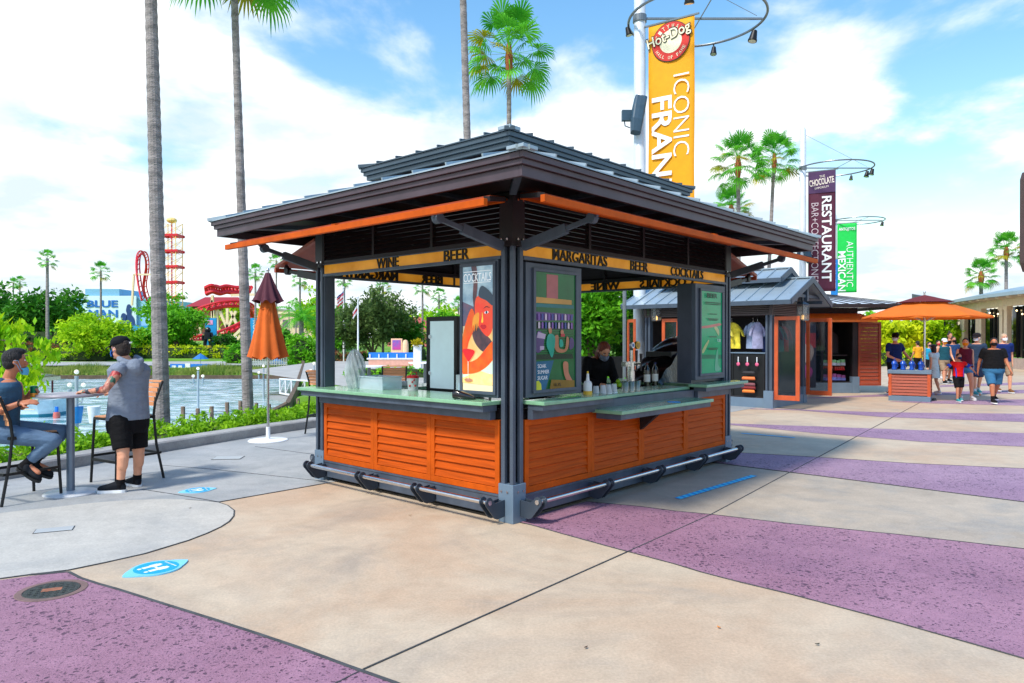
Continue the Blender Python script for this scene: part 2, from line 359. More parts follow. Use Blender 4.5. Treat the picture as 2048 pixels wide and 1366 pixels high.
# plaza: one sheet, then coloured slabs each a few mm above
pl = MB().poly([(x, y, 0) for x, y in CX]+[(14, 46, 0), (60, 46, 0), (60, -12, 0), (-12, -12, 0)])
struct(pl.build('plaza', M_tan))
def slab(name, pts, m, z):
    b = MB(); P = [G(*p) if len(p) == 2 else Vector((p[0], p[1], 0)) for p in pts]
    b.poly([(p.x, p.y, z) for p in P]); return struct(b.build(name, m))
def ext(a, b, d):   # pixel points a->b on the ground, extended d metres beyond b
    A = G(*a); B = G(*b); e = (B-A).normalized()*d; q = B+e; return (q.x, q.y, 0)
lineA, lineB = (437, 1004), (649, 967)
farL = ext(lineA, lineB, 13)
edge = [(p[0], p[1], 0) for p in CX[1:-3] if p[1] < 17]
gp = [G(*lineA)[:], farL, (-1.0, 19.0, 0)] + list(reversed([(p[0]+0.0, p[1], 0) for p in CX[0:9]])) + [(-9.5, -6, 0), (-6.5, -6, 0), G(-250, 1200)[:], G(-100, 1080)[:], G(0, 1040)[:], G(103, 1030)[:], G(205, 1030)[:], G(325, 1020)[:]]
slab('grey_pavement', gp, M_greyc, 0.004)
arc = [(-260, 1190), (0, 1157), (60, 1149), (137, 1140), (205, 1126), (290, 1107), (376, 1081), (415, 1066), (441, 1054), (458, 1043), (467, 1032), (468, 1021), (455, 1011), (437, 1005), (410, 1002), (370, 999), (325, 998), (265, 1000), (205, 1004), (150, 1009), (103, 1015), (50, 1020), (0, 1026), (-120, 1046), (-300, 1090)]
slab('pale_pavement', arc, M_pale, 0.006)
p1 = [(137, 1144), (160, 1156), (200, 1169), (239, 1180), (342, 1213), (434, 1242), (513, 1268), (598, 1297), (697, 1334), (792, 1368), (900, 1412), (1010, 1470)]
slab('mauve_pavement', [(-260, 1194), (0, 1160), (60, 1152)]+p1+[(0.6, -2, 0), (-9, -2, 0)], M_purple, 0.004)
u2 = [(1172, 1004), (1280, 1014), (1348, 1023), (1420, 1030), (1580, 1049), (1796, 1071), (2048, 1100)]
l2 = [(1040, 1046), (1060, 1050), (1130, 1070), (1213, 1093), (1348, 1129), (1400, 1145), (1480, 1166), (1580, 1190), (1700, 1222), (1804, 1250), (1930, 1286), (2048, 1320)]
slab('mauve_band', u2+[ext(u2[-2], u2[-1], 5), ext(l2[-2], l2[-1], 5)]+list(reversed(l2))+[(1030, 1042)], M_purple, 0.004)
def band(name, u, l, e=14, m=None):
    return slab(name, u+[ext(u[-2], u[-1], e), ext(l[-2], l[-1], e)]+list(reversed(l)), m or M_lav, 0.004)
band('lavender_band', [(1300, 897), (1464, 905.7), (1638, 916), (1824.6, 928.5), (2048, 939)], [(1300, 909), (1431, 926), (1597, 947), (1762, 968), (2048, 1005)])
band('lavender_band', [(1380, 845), (1460, 847.7), (1638, 854), (1845, 862), (2048, 868)], [(1380, 843.5+2), (1464, 851), (1638, 868), (1845, 885), (2048, 895)])
band('lavender_band', [(1500, 818), (1555, 818.6), (1762, 825.7), (2048, 829)], [(1500, 819), (1597, 821.5), (1762, 835), (2048, 845.6)])
band('lavender_band', [(1780, 804), (1860, 803), (2048, 800)], [(1780, 804.5), (1860, 808), (2048, 813)])
band('lavender_band', [(1600, 797), (1860, 786), (2048, 781)], [(1600, 798), (1860, 792), (2048, 788)], 16)
band('lavender_band', [(1880, 772), (1960, 769), (2048, 766)], [(1880, 775), (1960, 773), (2048, 771)], 16)
slab('grey_tan_pavement', u2[2:]+[ext(u2[-2], u2[-1], 5), ext((1762, 970), (2048, 1007), 9)]+[(2048, 1006.5), (1762, 969.5), (1597, 948.5), (1431, 927.5), (1290, 911), (1150, 960), (1172, 1002)][0:7], M_tan2, 0.0025)

# joints
J = MB()
def joint(pts, wd, z=0.0072, n=1):
    P = [G(*p) if not isinstance(p, Vector) else p for p in pts]
    for i in range(len(P)-1):
        a, b = P[i], P[i+1]; d = (b-a).normalized(); q = Vector((-d.y, d.x, 0))*wd/2; a = a-d*0.0015; b = b+d*0.0015
        zz_ = z+0.0004*(i % 2)
        J.prism([(a+q).xy[:]+(zz_,), (a-q).xy[:]+(zz_,), (b-q).xy[:]+(zz_,), (b+q).xy[:]+(zz_,)][::-1], (0, 0, -0.009-0.0004*(i % 2)))
joint([(-200, 1183)]+arc[1:16], 0.010)
joint([(60, 1149)]+p1, 0.021)
joint([(727, 1339), (1420, 1031), (1850, 801)], 0.008)
joint([(727, 1339), (560, 1425)], 0.006)
joint(u2, 0.010); joint([(1050, 1048)]+l2, 0.003)
joint([(437, 1004), (649, 967)], 0.012)
joint([(1300, 909), (1431, 927), (1597, 948), (1762, 969), (2048, 1006)], 0.008)
joint([(1464, 905.7), (1638, 916), (1824.6, 928.5), (2048, 939)], 0.008)
joint([(285, 979), (345, 988), (437, 1004)], 0.010); joint([(510, 893), (650, 912)], 0.008); joint([(320, 930), (420, 938), (640, 962)], 0.006)
struct(J.build('paving_joints', M_joint))

# kerb along the planting bed
kb = MB(); hh = 0.15; wd = 0.30
C0 = [Vector((x, y, 0)) for x, y in CX[0:-1]]
prof = [(0, 0), (0, hh-0.02), (-0.02, hh), (-wd, hh), (-wd, -0.1)]
rows = []
for i, p in enumerate(C0):
    d = (C0[min(i+1, len(C0)-1)]-C0[max(i-1, 0)]).normalized(); q = Vector((d.y, -d.x, 0))
    rows.append([p+q*0.02+q*a+Vector((0, 0, b)) for a, b in prof])
vs = [v for r_ in rows for v in r_]; n = len(prof)
kb._a(vs, [(i*n+k, i*n+k+1, (i+1)*n+k+1, (i+1)*n+k) for i in range(len(rows)-1) for k in range(n-1)])
struct(kb.build('kerb', M_kerb))
# bulkhead below the bed, and the far sea wall
M_timber = mat('dark_timber', lin(92, 74, 56), 0.8, var=0.3, scale=4)
sw = MB()
for a, b in zip(LR[2:-1], LR[3:]): sw.bar((a[0]-0.05, a[1], -0.75), (b[0]-0.05, b[1], -0.75), 0.12, 1.5)
struct(sw.build('bulkhead', M_timber))
sw = MB().box(-200, -15, 51.3, 51.55, -1.6, -1.04)
struct(sw.build('sea_wall', M_timber))
# far road
rd = MB(); pts = [(-140, 58.5), (-40, 58.0), (-22, 58.5), (-12, 60), (0, 60)]
for (x0, y0), (x1, y1) in zip(pts[:-1], pts[1:]):
    n = max(1, int(abs(x1-x0)/4))
    for k in range(n):
        a = x0+(x1-x0)*k/n; b = x0+(x1-x0)*(k+1)/n; ya = y0+(y1-y0)*k/n; yb = y0+(y1-y0)*(k+1)/n
        for dy in range(0, 6, 1):
            rd.poly([(a, ya+dy, hgt(a, ya+dy)+0.14), (b, yb+dy, hgt(b, yb+dy)+0.14), (b, yb+dy+1, hgt(b, yb+dy+1)+0.14), (a, ya+dy+1, hgt(a, ya+dy+1)+0.14)])
struct(rd.build('far_road', M_road))

# floor decals, tape, covers
M_cyan = mat('floor_sticker_blue', lin(60, 214, 255), 0.6, var=0.05)
M_lcyan = mat('floor_sticker_pale', lin(120, 205, 240), 0.45, var=0.05)
M_dcyan = mat('floor_sticker_deep_blue', lin(0, 160, 240), 0.6, var=0.05)
def sticker(c, tipdir, r, label):
    t = empty('floor_sticker', c, math.atan2(tipdir.y, tipdir.x), label, 'floor sticker', 'blue distancing floor stickers')
    def disc(rx, ry, z, m, nm, tip=0):
        b = MB(); pts = []
        for k in range(48):
            a = 2*math.pi*k/48; x = rx*math.cos(a); y = ry*math.sin(a)
            if tip and abs(math.sin(a)) < 0.62: x = math.copysign(abs(x)+tip*(1-abs(math.sin(a))/0.62)**1.0, x)
            pts.append((x, y))
        b.prism([(x, y, 0.001) for x, y in pts], (0, 0, z-0.001)); return b.build(nm, m, t)
    disc(r*1.16, r*1.12, 0.0105, M_lcyan, 'sticker_border', r*0.42)
    disc(r, r, 0.0115, M_dcyan, 'sticker_face')
    b = MB()
    for sy in (-1, 1):
        y = sy*r*0.33
        b.box(-0.50*r, 0.42*r, y-0.13*r, y+0.13*r, 0.0118, 0.0125); b.box(-0.1*r, 0.30*r, y-0.20*r, y-0.14*r, 0.0118, 0.0125); b.box(-0.1*r, 0.30*r, y+0.14*r, y+0.20*r, 0.0118, 0.0125)
        b.prism([(0.55*r*1.0+0.10*r*math.cos(a*math.pi/6)-1.2*r, y+0.10*r*math.sin(a*math.pi/6), 0.0118) for a in range(12)], (0, 0, 0.0007))
    b.box(-0.06*r, 0.06*r, -0.1*r, 0.1*r, 0.0118, 0.0125)
    b.build('figure_icon', M_white, t)
    b = MB()
    for k in range(9):
        b.box(r*0.66, r*0.74, -0.52*r+k*0.12*r, -0.52*r+k*0.12*r+0.07*r, 0.0118, 0.0125)
    b.build('sticker_lettering', M_white, t)
for c, a, b_, lab in (((312, 1137), (250, 1152), (372, 1121), 'round blue distancing sticker with pointed tips on the tan slab'),
                 ((395, 981), (358, 985), (430, 977), 'pale worn blue sticker on grey concrete beside the tan slab edge')):
    C = G(*c); A = G(*a); B = G(*b_); sticker(C, B-A, (B-A).length*0.34, lab)
def tape(a, b, wd, lab, n=16):
    A, B = G(*a), G(*b); t = empty('floor_tape', A, math.atan2((B-A).y, (B-A).x), lab, 'floor tape', 'blue striped tape strips on the plaza')
    ln_ = (B-A).length; m = MB()
    m.box(0, ln_, -wd/2, wd/2, 0.0088, 0.0096); m.build('tape_strip', M_dcyan, t); m = MB()
    for k in range(n):
        x = ln_*k/n; s_ = ln_/n*0.55; m.prism([(x, -wd/2, 0.0097), (x+s_, -wd/2, 0.0097), (x+s_+wd*0.5 if k < n-1 else ln_, wd/2, 0.0097), (x+wd*0.5, wd/2, 0.0097)], (0, 0, 0.0006))
    m.build('tape_stripes', M_cyan, t)
tape((1355, 999), (1508, 953), 0.075, 'bright blue striped tape strip lying on tan concrete near the kiosk foot rail')
tape((1482, 868), (1589, 877), 0.05, 'faint blue tape strip beside the far lavender band', 22)
M_iron = mat('cast_iron_cover', lin(70, 74, 70), 0.5, 0.5, var=0.3, scale=25, bump=0.5)
c = G(103, 1181); t = empty('manhole_cover', c, 0.4, 'round grey iron cover with a rusty centre in the mauve paving', 'manhole cover')
MB().lathe([(0.0001, 0.009), (0.155, 0.009), (0.158, 0.006)], n=40).build('cover_plate', M_iron, t)
MB().lathe([(0.160, 0.0055), (0.160, 0.0085), (0.196, 0.0085), (0.2, 0.0055)], n=40, cap=False).build('cover_ring', mat('worn_ring_concrete', lin(120, 96, 92), 0.8, var=0.2), t)
b = MB()
for i in range(-3, 4):
    for j in range(-3, 4):
        if i*i+j*j < 12 and (abs(i) > 1 or abs(j) > 0): b.box(i*0.038-0.008, i*0.038+0.008, j*0.038-0.008, j*0.038+0.008, 0.0092, 0.0115)
b.build('cover_studs', M_iron, t)
MB().box(-0.055, 0.055, -0.03, 0.03, 0.0092, 0.011).build('rusty_badge', mat('rust_badge', lin(150, 96, 72), 0.8, var=0.25, scale=30), t)
for (cc, w_, h_, rz, lab) in (((108, 1060), 0.27, 0.14, 0.42, 'small rectangular pale access plate in the smooth round concrete'), ((456, 916), 0.36, 0.24, 0.12, 'rectangular white access plate in the grey pavement before the umbrella base')):
    c = G(*cc); t = empty('access_plate', c, rz, lab, 'access plate')
    MB().box(-w_/2, w_/2, -h_/2, h_/2, 0.0085, 0.011).build('plate', mat('pale_plate', lin(172, 178, 180), 0.7, var=0.05), t)
    b = MB(); e = 0.006
    for x0, x1, y0, y1 in ((-w_/2-e, w_/2+e, -h_/2-e, -h_/2), (-w_/2-e, w_/2+e, h_/2, h_/2+e), (-w_/2-e, -w_/2, -h_/2, h_/2), (w_/2, w_/2+e, -h_/2, h_/2)): b.box(x0, x1, y0, y1, 0.0086, 0.0098)
    b.build('plate_gap', M_joint, t)
# ================================================================ PLANTS
def leafmat(name, rgb, rgb2, sc=1.2, tr=0.35):
    return mat(name, lin(*rgb), 0.65, var=0.0, col2=lin(*rgb2), scale=sc, transl=tr, spec=0.25)
ML_dark = leafmat('leaf_dark', (34, 96, 22), (84, 156, 34), 0.9)
ML_mid = leafmat('leaf_mid', (54, 140, 18), (140, 212, 40), 0.9)
ML_lime = leafmat('leaf_lime', (112, 178, 10), (206, 236, 34), 0.7)
ML_yel = leafmat('leaf_yellow_green', (150, 190, 10), (240, 240, 30), 0.6)
ML_olive = leafmat('leaf_olive', (52, 84, 40), (110, 134, 66), 0.6)
ML_near = leafmat('leaf_near_lime', (92, 178, 8), (208, 232, 30), 2.5, 0.45)
ML_red = leafmat('leaf_rust_hedge', (110, 66, 40), (164, 110, 66), 1.0)
ML_gold = leafmat('leaf_gold', (170, 160, 10), (232, 214, 30), 1.0)
ML_palm = leafmat('palm_leaf', (40, 150, 34), (130, 214, 60), 1.2, 0.45)
ML_palmy = leafmat('palm_leaf_yellow', (120, 140, 24), (196, 176, 40), 1.5, 0.3)
ML_coast = leafmat('shore_grass', (92, 138, 44), (170, 176, 92), 0.5, 0.3)
M_bark = mat('bark', lin(104, 88, 74), 0.9, var=0.3, scale=8, bump=0.5)
M_palmbark = mat('palm_bark', lin(140, 132, 130), 0.9, var=0.38, scale=5, bump=1.0, bscale=14, stretch=(1, 1, 2.5))
def leafcloud(name, blobs, n, size, m, seed=1, parent=None, droop=0.0, aspect=1.6, flat=0.25, stems=None):
    """leaves in clumps spread through a set of ellipsoids (centre, radii)"""
    r = np.random.default_rng(seed); vol = np.array([b[1][0]*b[1][1]*b[1][2] for b in blobs])**0.67; vol /= vol.sum()
    per = 26; nc = max(3, n//per); which = r.choice(len(blobs), nc, p=vol); C = []
    for wi in which:
        c, rad = blobs[wi]; d = r.normal(size=3); d /= np.linalg.norm(d); rr = (0.45+0.6*r.random()**0.6); C.append(np.array(c)+d*rad*rr)
    C = np.array(C); rb = np.array([min(blobs[wi][1]) for wi in which]); P = np.repeat(C, per, 0)+r.normal(size=(nc*per, 3))*(np.repeat(rb, per)*0.13+size*0.7)[:, None]*[1, 1, 0.7]
    k = len(P); nrm = r.normal(size=(k, 3))+[0, -0.15, 0.6+flat]; nrm /= np.linalg.norm(nrm, axis=1)[:, None]
    t = np.cross(nrm, r.normal(size=(k, 3))); t /= np.linalg.norm(t, axis=1)[:, None]
    if droop: t[:, 2] -= droop; t /= np.linalg.norm(t, axis=1)[:, None]
    b = np.cross(nrm, t); b /= np.linalg.norm(b, axis=1)[:, None]
    s = (size*(0.6+0.8*r.random(k)))[:, None]; l = s*aspect/1.6
    V = np.empty((k, 4, 3)); V[:, 0] = P-t*l; V[:, 1] = P+b*s*0.42; V[:, 2] = P+t*l; V[:, 3] = P-b*s*0.42
    me = bpy.data.meshes.new(name); me.vertices.add(k*4); me.vertices.foreach_set('co', V.ravel()); me.loops.add(k*4); me.loops.foreach_set('vertex_index', np.arange(k*4, dtype=np.int32))
    me.polygons.add(k); me.polygons.foreach_set('loop_start', np.arange(0, k*4, 4, dtype=np.int32)); me.polygons.foreach_set('loop_total', np.full(k, 4, dtype=np.int32))
    me.materials.append(m); me.update(); me.validate()
    o = bpy.data.objects.new(name, me); COL.objects.link(o)
    if parent: o.parent = parent
    return o
def tree(name, label, cat, x, y, z0, hgt_, wid, m, n, leaf, seed, group=None, trunk=None, tr=0.12, nb=7, low=0.25, dep=None, droop=0, stems=1):
    """z0 ground, crown fills from low*height to top; wid = full crown width"""
    t = empty(name, (x, y, z0), 0, label, cat, group); r = random.Random(seed); B = []
    ch = hgt_*(1-low); cz = hgt_*low+ch/2; R = wid/2; D = dep/2 if dep else R
    for k in range(nb):
        a = 2*math.pi*k/nb+r.random(); q = 0.35+0.35*r.random(); rz = (0.26+0.16*r.random())*ch
        B.append(((R*q*math.cos(a), D*q*math.sin(a), cz+(r.random()-0.5)*ch*0.55), (R*0.52*(0.75+r.random()*0.4), D*0.52, rz)))
    B.append(((0, 0, cz), (R*0.6, D*0.6, ch*0.42)))
    leafcloud('crown', B, n, leaf, m, seed, t, droop)
    if trunk is not False:
        b = MB()
        for s_ in range(stems):
            ox = (s_-(stems-1)/2)*tr*2.5
            b.tube([(ox*0.3, 0, -0.3), (ox*0.6, 0.02, hgt_*low*0.6), (ox+0.05, 0, cz)], [tr, tr*0.8, tr*0.4], 8)
            for k in range(5):
                q = B[(k+s_) % nb][0]; b.tube([(ox*0.6, 0, hgt_*low*0.7), (q[0]*0.5, q[1]*0.5, (hgt_*low+q[2])/2), q], [tr*0.55, tr*0.35, tr*0.12], 6)
        b.build('trunk', M_bark, t, smooth=True)
    return t
# --- fan palms
def palm_crown_mesh(seed, nf=34, rad=1.0, yellow=0.12, seg=20, droop=1.0, ):
    r = random.Random(seed); V = []; F = []; MI = []
    for f in range(nf):
        az = f*2.39996+r.random()*0.4; u = (f+0.5)/nf; el = R_(82-118*u**0.9+r.uniform(-8, 8)); pl_ = rad*(0.52+0.16*r.random())
        dirv = Vector((math.cos(az)*math.cos(el), math.sin(az)*math.cos(el), math.sin(el)))
        base = Vector((0, 0, -0.22*rad*u)); tip = base+dirv*pl_+Vector((0, 0, -0.09*rad*u))
        side = dirv.cross(Vector((0, 0, 1)));  side = side.normalized() if side.length > 0.05 else Vector((1, 0, 0))
        nrm = side.cross(dirv).normalized()
        mi = 1 if (r.random() < yellow and u > 0.35) else 0
        o = len(V); pw = 0.012*rad; V += [base+side*pw, base-side*pw, tip-side*pw*0.7, tip+side*pw*0.7]; F.append((o, o+1, o+2, o+3)); MI.append(mi)
        bl = rad*(0.36+0.10*r.random())
        roll = r.uniform(-0.5, 0.5); s2 = (side*math.cos(roll)+nrm*math.sin(roll)).normalized(); n2 = s2.cross(dirv).normalized()
        for k in range(seg):
            a = R_(-118+236*(k+0.5)/seg); d = (dirv*math.cos(a)+s2*math.sin(a)).normalized(); q = n2.cross(d).normalized(); ln = bl*(0.72+0.28*math.cos(a*0.6))*(0.9+0.2*r.random())
            wv = ln*(0.9/seg+.012); fold = n2*0.05*ln*(1 if k % 2 else -1)
            p1 = tip+d*ln*0.42+fold*0.6; p2 = tip+d*ln*0.76+Vector((0, 0, -0.13*ln*droop*(0.4+u)))+fold*0.3; p3 = tip+d*ln*0.93+Vector((0, 0, -(0.22+0.30*r.random())*ln*droop*(0.4+u)))
            o = len(V); V += [tip, p1+q*wv, p1-q*wv, p2+q*wv*0.7, p2-q*wv*0.7, p3]; F += [(o, o+1, o+2), (o+1, o+3, o+4, o+2), (o+3, o+5, o+4)]; MI += [mi]*3
    b = MB(); b.v = [tuple(v) for v in V]; b.f = F; b.m = MI
    # old leaf bases round the heart
    me = b.mesh('crown', [ML_palm, ML_palmy]); return me
CROWNS = [palm_crown_mesh(s, nf=36, seg=24) for s in (3, 8, 15)]
CROWNS_FAR = [palm_crown_mesh(s, nf=24, seg=12) for s in (21, 22, 23)]
M_heart = mat('palm_heart', lin(150, 84, 44), 0.9, var=0.3, scale=12)
def fan_palm(label, base, top, r0, r1, crown, rad, rz=0, rings=True, group=None, bend=0.0, name='fan_palm', heart=True):
    t = empty(name, base, 0, label, 'palm tree', group); base = Vector(base); d = Vector(top)-base; H = d.length
    n = max(8, int(H/0.11)) if rings else 12; pts = []; rr = []
    for i in range(n+1):
        u = i/n; p = d*u+Vector((bend*math.sin(u*math.pi), 0, 0)); pts.append(p)
        q = r0+(r1-r0)*min(1, u*1.25)
        if rings: q *= 1+0.035*(1 if i % 2 else -1)*min(1, max(0, (H*u-1.2)))
        rr.append(q)
    MB().tube(pts, rr, 14 if rings else 7).build('trunk', M_palmbark, t, smooth=not rings)
    if crown is not None:
        o = bpy.data.objects.new('crown', crown); COL.objects.link(o); o.parent = t; o.location = d; o.rotation_euler = (0, 0, rz); o.scale = (rad, rad, rad)
        if heart and rings: MB().lathe([(r1*1.0, -0.62*rad), (r1*1.5, -0.4*rad), (r1*1.7, -0.2*rad), (r1*0.8, 0.1*rad)], d, 10).build('palm_heart', M_heart, t, smooth=True)
    return t
def palm_px(label, px, pytop, dep, crown_px, zb=None, wpx=8, far=True, group=None, rz=None, lean=0, pxb=None, k=0, bend=0):
    rad = crown_px*dep/F_PX; zt = zat(pytop, dep); xb = xat(pxb if pxb else px-lean, dep); zb = hgt(xb, dep) if zb is None else zb
    r = wpx/2*dep/F_PX
    return fan_palm(label, (xb, dep, zb-0.1), (xat(px, dep), dep, zt), r*1.1, r*0.85, (CROWNS_FAR if far else CROWNS)[k % 3], rad, rz if rz is not None else rnd.random()*6, rings=not far, group=group, bend=bend)
GP = 'tall fan palms'
# the two big trunks by the lake
b0 = G(330, 880, -0.03)
fan_palm('thickest palm trunk, left of the two by the lake, crown out of sight', (xat(324, 13.2), 13.2, -0.1), (xat(292, 13.2), 13.2, 12.2), 0.142, 0.094, CROWNS[0], 1.15, 0.4, group=GP)
fan_palm('slimmer of the two big lakeside palms, drooping fronds at the top', (xat(497, 14.2), 14.2, -0.1), (xat(466, 14.2), 14.2, 9.55), 0.108, 0.068, CROWNS[1], 1.45, 1.0, group=GP)
fan_palm('bare grey palm trunk rising behind the kiosk roof, left of the full crown', (xat(950, 17.5), 17.5, -0.1), (xat(920, 17.5), 17.5, 12.6), 0.10, 0.082, CROWNS[2], 1.3, 2.0, group=GP)
palm_px('bright full crowned fan palm standing just above the kiosk roof peak', 1018, 96, 24, 98, wpx=11, far=False, group=GP, k=1, rz=0.7)
palm_px('left of the three fan palms behind the plaza banners, with the widest crown', 1476, 318, 30, 64, wpx=9, far=False, group=GP, k=2, pxb=1478)
palm_px('fan palm with yellowing fronds beside the purple banner pole', 1548, 312, 33, 56, wpx=7.5, far=False, group=GP, k=0, pxb=1528)
palm_px('short fan palm below the other two, just over the kiosk eave', 1462, 412, 34, 48, wpx=9, far=False, group=GP, k=1)
palm_px('lower fan palm above the curved restaurant roof', 1962, 546, 44, 36, wpx=8, group=GP, k=0, far=False)
palm_px('taller fan palm above the curved restaurant roof by the picture edge', 2012, 496, 46, 40, wpx=7, group=GP, k=1, far=False)
palm_px('tall slim palm left of the blue building, over the dark trees', 95, 517, 72, 22, wpx=6.5, group=GP, k=0)
palm_px('slim palm in front of the blue building sign', 202, 541, 90, 23, wpx=4.5, group=GP, k=1)
palm_px('leftmost small far palm at the picture edge', 27, 566, 100, 14, wpx=3, group=GP, k=2)
palm_px('small far palm second from the left edge', 40, 563, 104, 14, wpx=3, group=GP, k=0)
palm_px('far palm left of the folded orange umbrella', 511, 543, 70, 20, wpx=4.5, group=GP, k=1)
palm_px('far palm just above the folded orange umbrella', 553, 521, 75, 19, wpx=4, group=GP, k=2)
palm_px('far palm between the folded umbrella and the kiosk post', 600, 556, 70, 20, wpx=5, group=GP, k=0)
palm_px('palm beside the striped flag, inside the kiosk opening', 688, 556, 58, 20, wpx=6, group=GP, k=1)
palm_px('palm in the middle of the kiosk opening, before the big dark tree', 766, 572, 56, 20, wpx=5, group=GP, k=2)
palm_px('pale palm right of the big dark tree, crown cut by the amber sign', 845, 571, 60, 22, wpx=4.5, group=GP, k=0)
palm_px('palm directly above the frosted fridge door', 878, 590, 62, 19, wpx=4, group=GP, k=1)
palm_px('palm half hidden by the cocktails poster', 917, 608, 70, 18, wpx=4, group=GP, k=2)
palm_px('small palm over the pink wall by the kiosk post, left one', 592, 604, 85, 11, wpx=3, group=GP, k=2)
palm_px('small palm over the pink wall by the kiosk post, right one', 578, 610, 90, 9, wpx=2.5, group=GP, k=0)
# feather palm
def feather_palm(label, x, y, z0, h, rad, seed=4):
    t = empty('date_palm', (x, y, z0), 0, label, 'palm tree'); r = random.Random(seed); b = MB()
    for f in range(22):
        az = f*2.4; el = R_(75-75*(f/22)); pts = []
        p = Vector((0, 0, h)); d = Vector((math.cos(az)*math.cos(el), math.sin(az)*math.cos(el), math.sin(el)))
        for k in range(9):
            q = d.cross(Vector((0, 0, 1))).normalized(); p2 = p+d*rad/8
            for s_ in (-1, 1):
                for j in range(2):
                    o_ = p+(p2-p)*j/2; e = o_+q*s_*rad*0.26*(1-abs(k-3.5)/7)+d*rad*0.10-Vector((0, 0, rad*0.10)); b._a([o_, o_+d*rad*0.05, e], [(0, 1, 2)])
            p = p2; d = (d+Vector((0, 0, -0.20))).normalized()
    b.build('crown', ML_palm, t); MB().cyl((0, 0, -0.2), (0, 0, h), rad*0.09, rad*0.08, 10).build('trunk', M_palmbark, t); return t
feather_palm('dark feathery date palm right of the folded umbrella', xat(603, 60), 60, hgt(xat(603, 60), 60), 1.9+2.0, 2.3)

# --- trees: (label, name, cx px, top py, bottom py, width px, depth, mat, n leaves, leaf size)
TR = [
 ('dense dark tree behind the near lime tree at the left edge', 'broadleaf_tree', -30, 568, 700, 130, 82, ML_dark, 4200, .34),
 ('dark rounded tree behind the leftmost tall palm', 'broadleaf_tree', 75, 592, 705, 170, 80, ML_dark, 5200, .32),
 ('mid green tree left of the blue building', 'broadleaf_tree', 140, 622, 705, 90, 84, ML_mid, 3600, .30),
 ('dark tree hiding the foot of the blue building sign', 'broadleaf_tree', 262, 668, 708, 80, 90, ML_dark, 3000, .30),
 ('rounded yellow green tree on several stems by the lawn', 'broadleaf_tree', 197, 627, 714, 140, 66, ML_lime, 6500, .20),
 ('bright green tree directly behind the thick palm trunk', 'broadleaf_tree', 352, 625, 712, 100, 72, ML_mid, 4500, .22),
 ('small red tinged tree left of the thick palm trunk', 'broadleaf_tree', 290, 655, 712, 55, 74, ML_mid, 1800, .22),
 ('tree behind the red coaster track, right of the slim palm', 'broadleaf_tree', 475, 610, 700, 70, 120, ML_lime, 1600, .42),
 ('pale olive tree left of the red coaster supports', 'broadleaf_tree', 330, 600, 660, 90, 150, ML_mid, 1600, .5),
 ('small dark tree behind the folded umbrella', 'broadleaf_tree', 565, 655, 720, 40, 66, ML_dark, 1500, .24),
 ('bright green tree beside the left kiosk post', 'broadleaf_tree', 640, 592, 705, 80, 75, ML_lime, 3000, .27),
 ('tall green tree just inside the kiosk opening', 'broadleaf_tree', 672, 600, 712, 56, 64, ML_mid, 2600, .26),
 ('big dark oak filling the kiosk opening', 'oak_tree', 745, 585, 716, 150, 54, ML_olive, 9000, .17),
 ('second dark oak merged into the right of the big one', 'oak_tree', 800, 612, 716, 90, 57, ML_dark, 4200, .18),
 ('pale distant tree behind the pink building roof', 'broadleaf_tree', 868, 618, 690, 110, 130, ML_lime, 1800, .42),
 ('green tree behind the frosted fridge', 'broadleaf_tree', 900, 625, 715, 80, 60, ML_mid, 2600, .24),
 ('olive tree beside the restaurant columns, behind the walking crowd', 'broadleaf_tree', 1895, 632, 722, 130, 62, ML_mid, 4600, .22),
 ('golden green spreading tree behind the navy shirted man', 'broadleaf_tree', 1785, 634, 712, 130, 46, ML_yel, 5200, .20),
 ('lime green tree under the orange umbrella rim', 'broadleaf_tree', 1868, 640, 716, 90, 48, ML_lime, 3600, .19),
 ('far green trees between the third stall and the umbrella', 'broadleaf_tree', 1745, 625, 700, 60, 60, ML_mid, 1800, .24),
 ('tall leafy tree behind the bartender', 'broadleaf_tree', 1185, 540, 772, 130, 21, ML_mid, 9000, .095),
 ('leafy tree left of the white pole, behind the beer taps', 'broadleaf_tree', 1255, 560, 775, 110, 23, ML_dark, 6500, .095),
 ('green tree behind the gabled stall glass doors', 'broadleaf_tree', 1330, 590, 760, 130, 28, ML_mid, 5200, .12),
 ('low dark green shrub mass behind the menu board', 'broadleaf_tree', 1100, 600, 770, 110, 24, ML_dark, 2500, .12),
]
for i, (lab, nm, cx_, t_, b_, w_, dep, m_, n_, lf) in enumerate(TR):
    x = xat(cx_, dep); z0 = hgt(x, dep); top = zat(t_, dep); 
    tree(nm, lab, 'tree', x, dep, z0, top-z0, w_*dep/F_PX, m_, n_, lf, 100+i, group='trees beyond the plaza', tr=0.14 if dep > 40 else 0.09, low=0.22 if dep < 40 or lf < .3 else 0.12, stems=4 if 'several stems' in lab else 1)
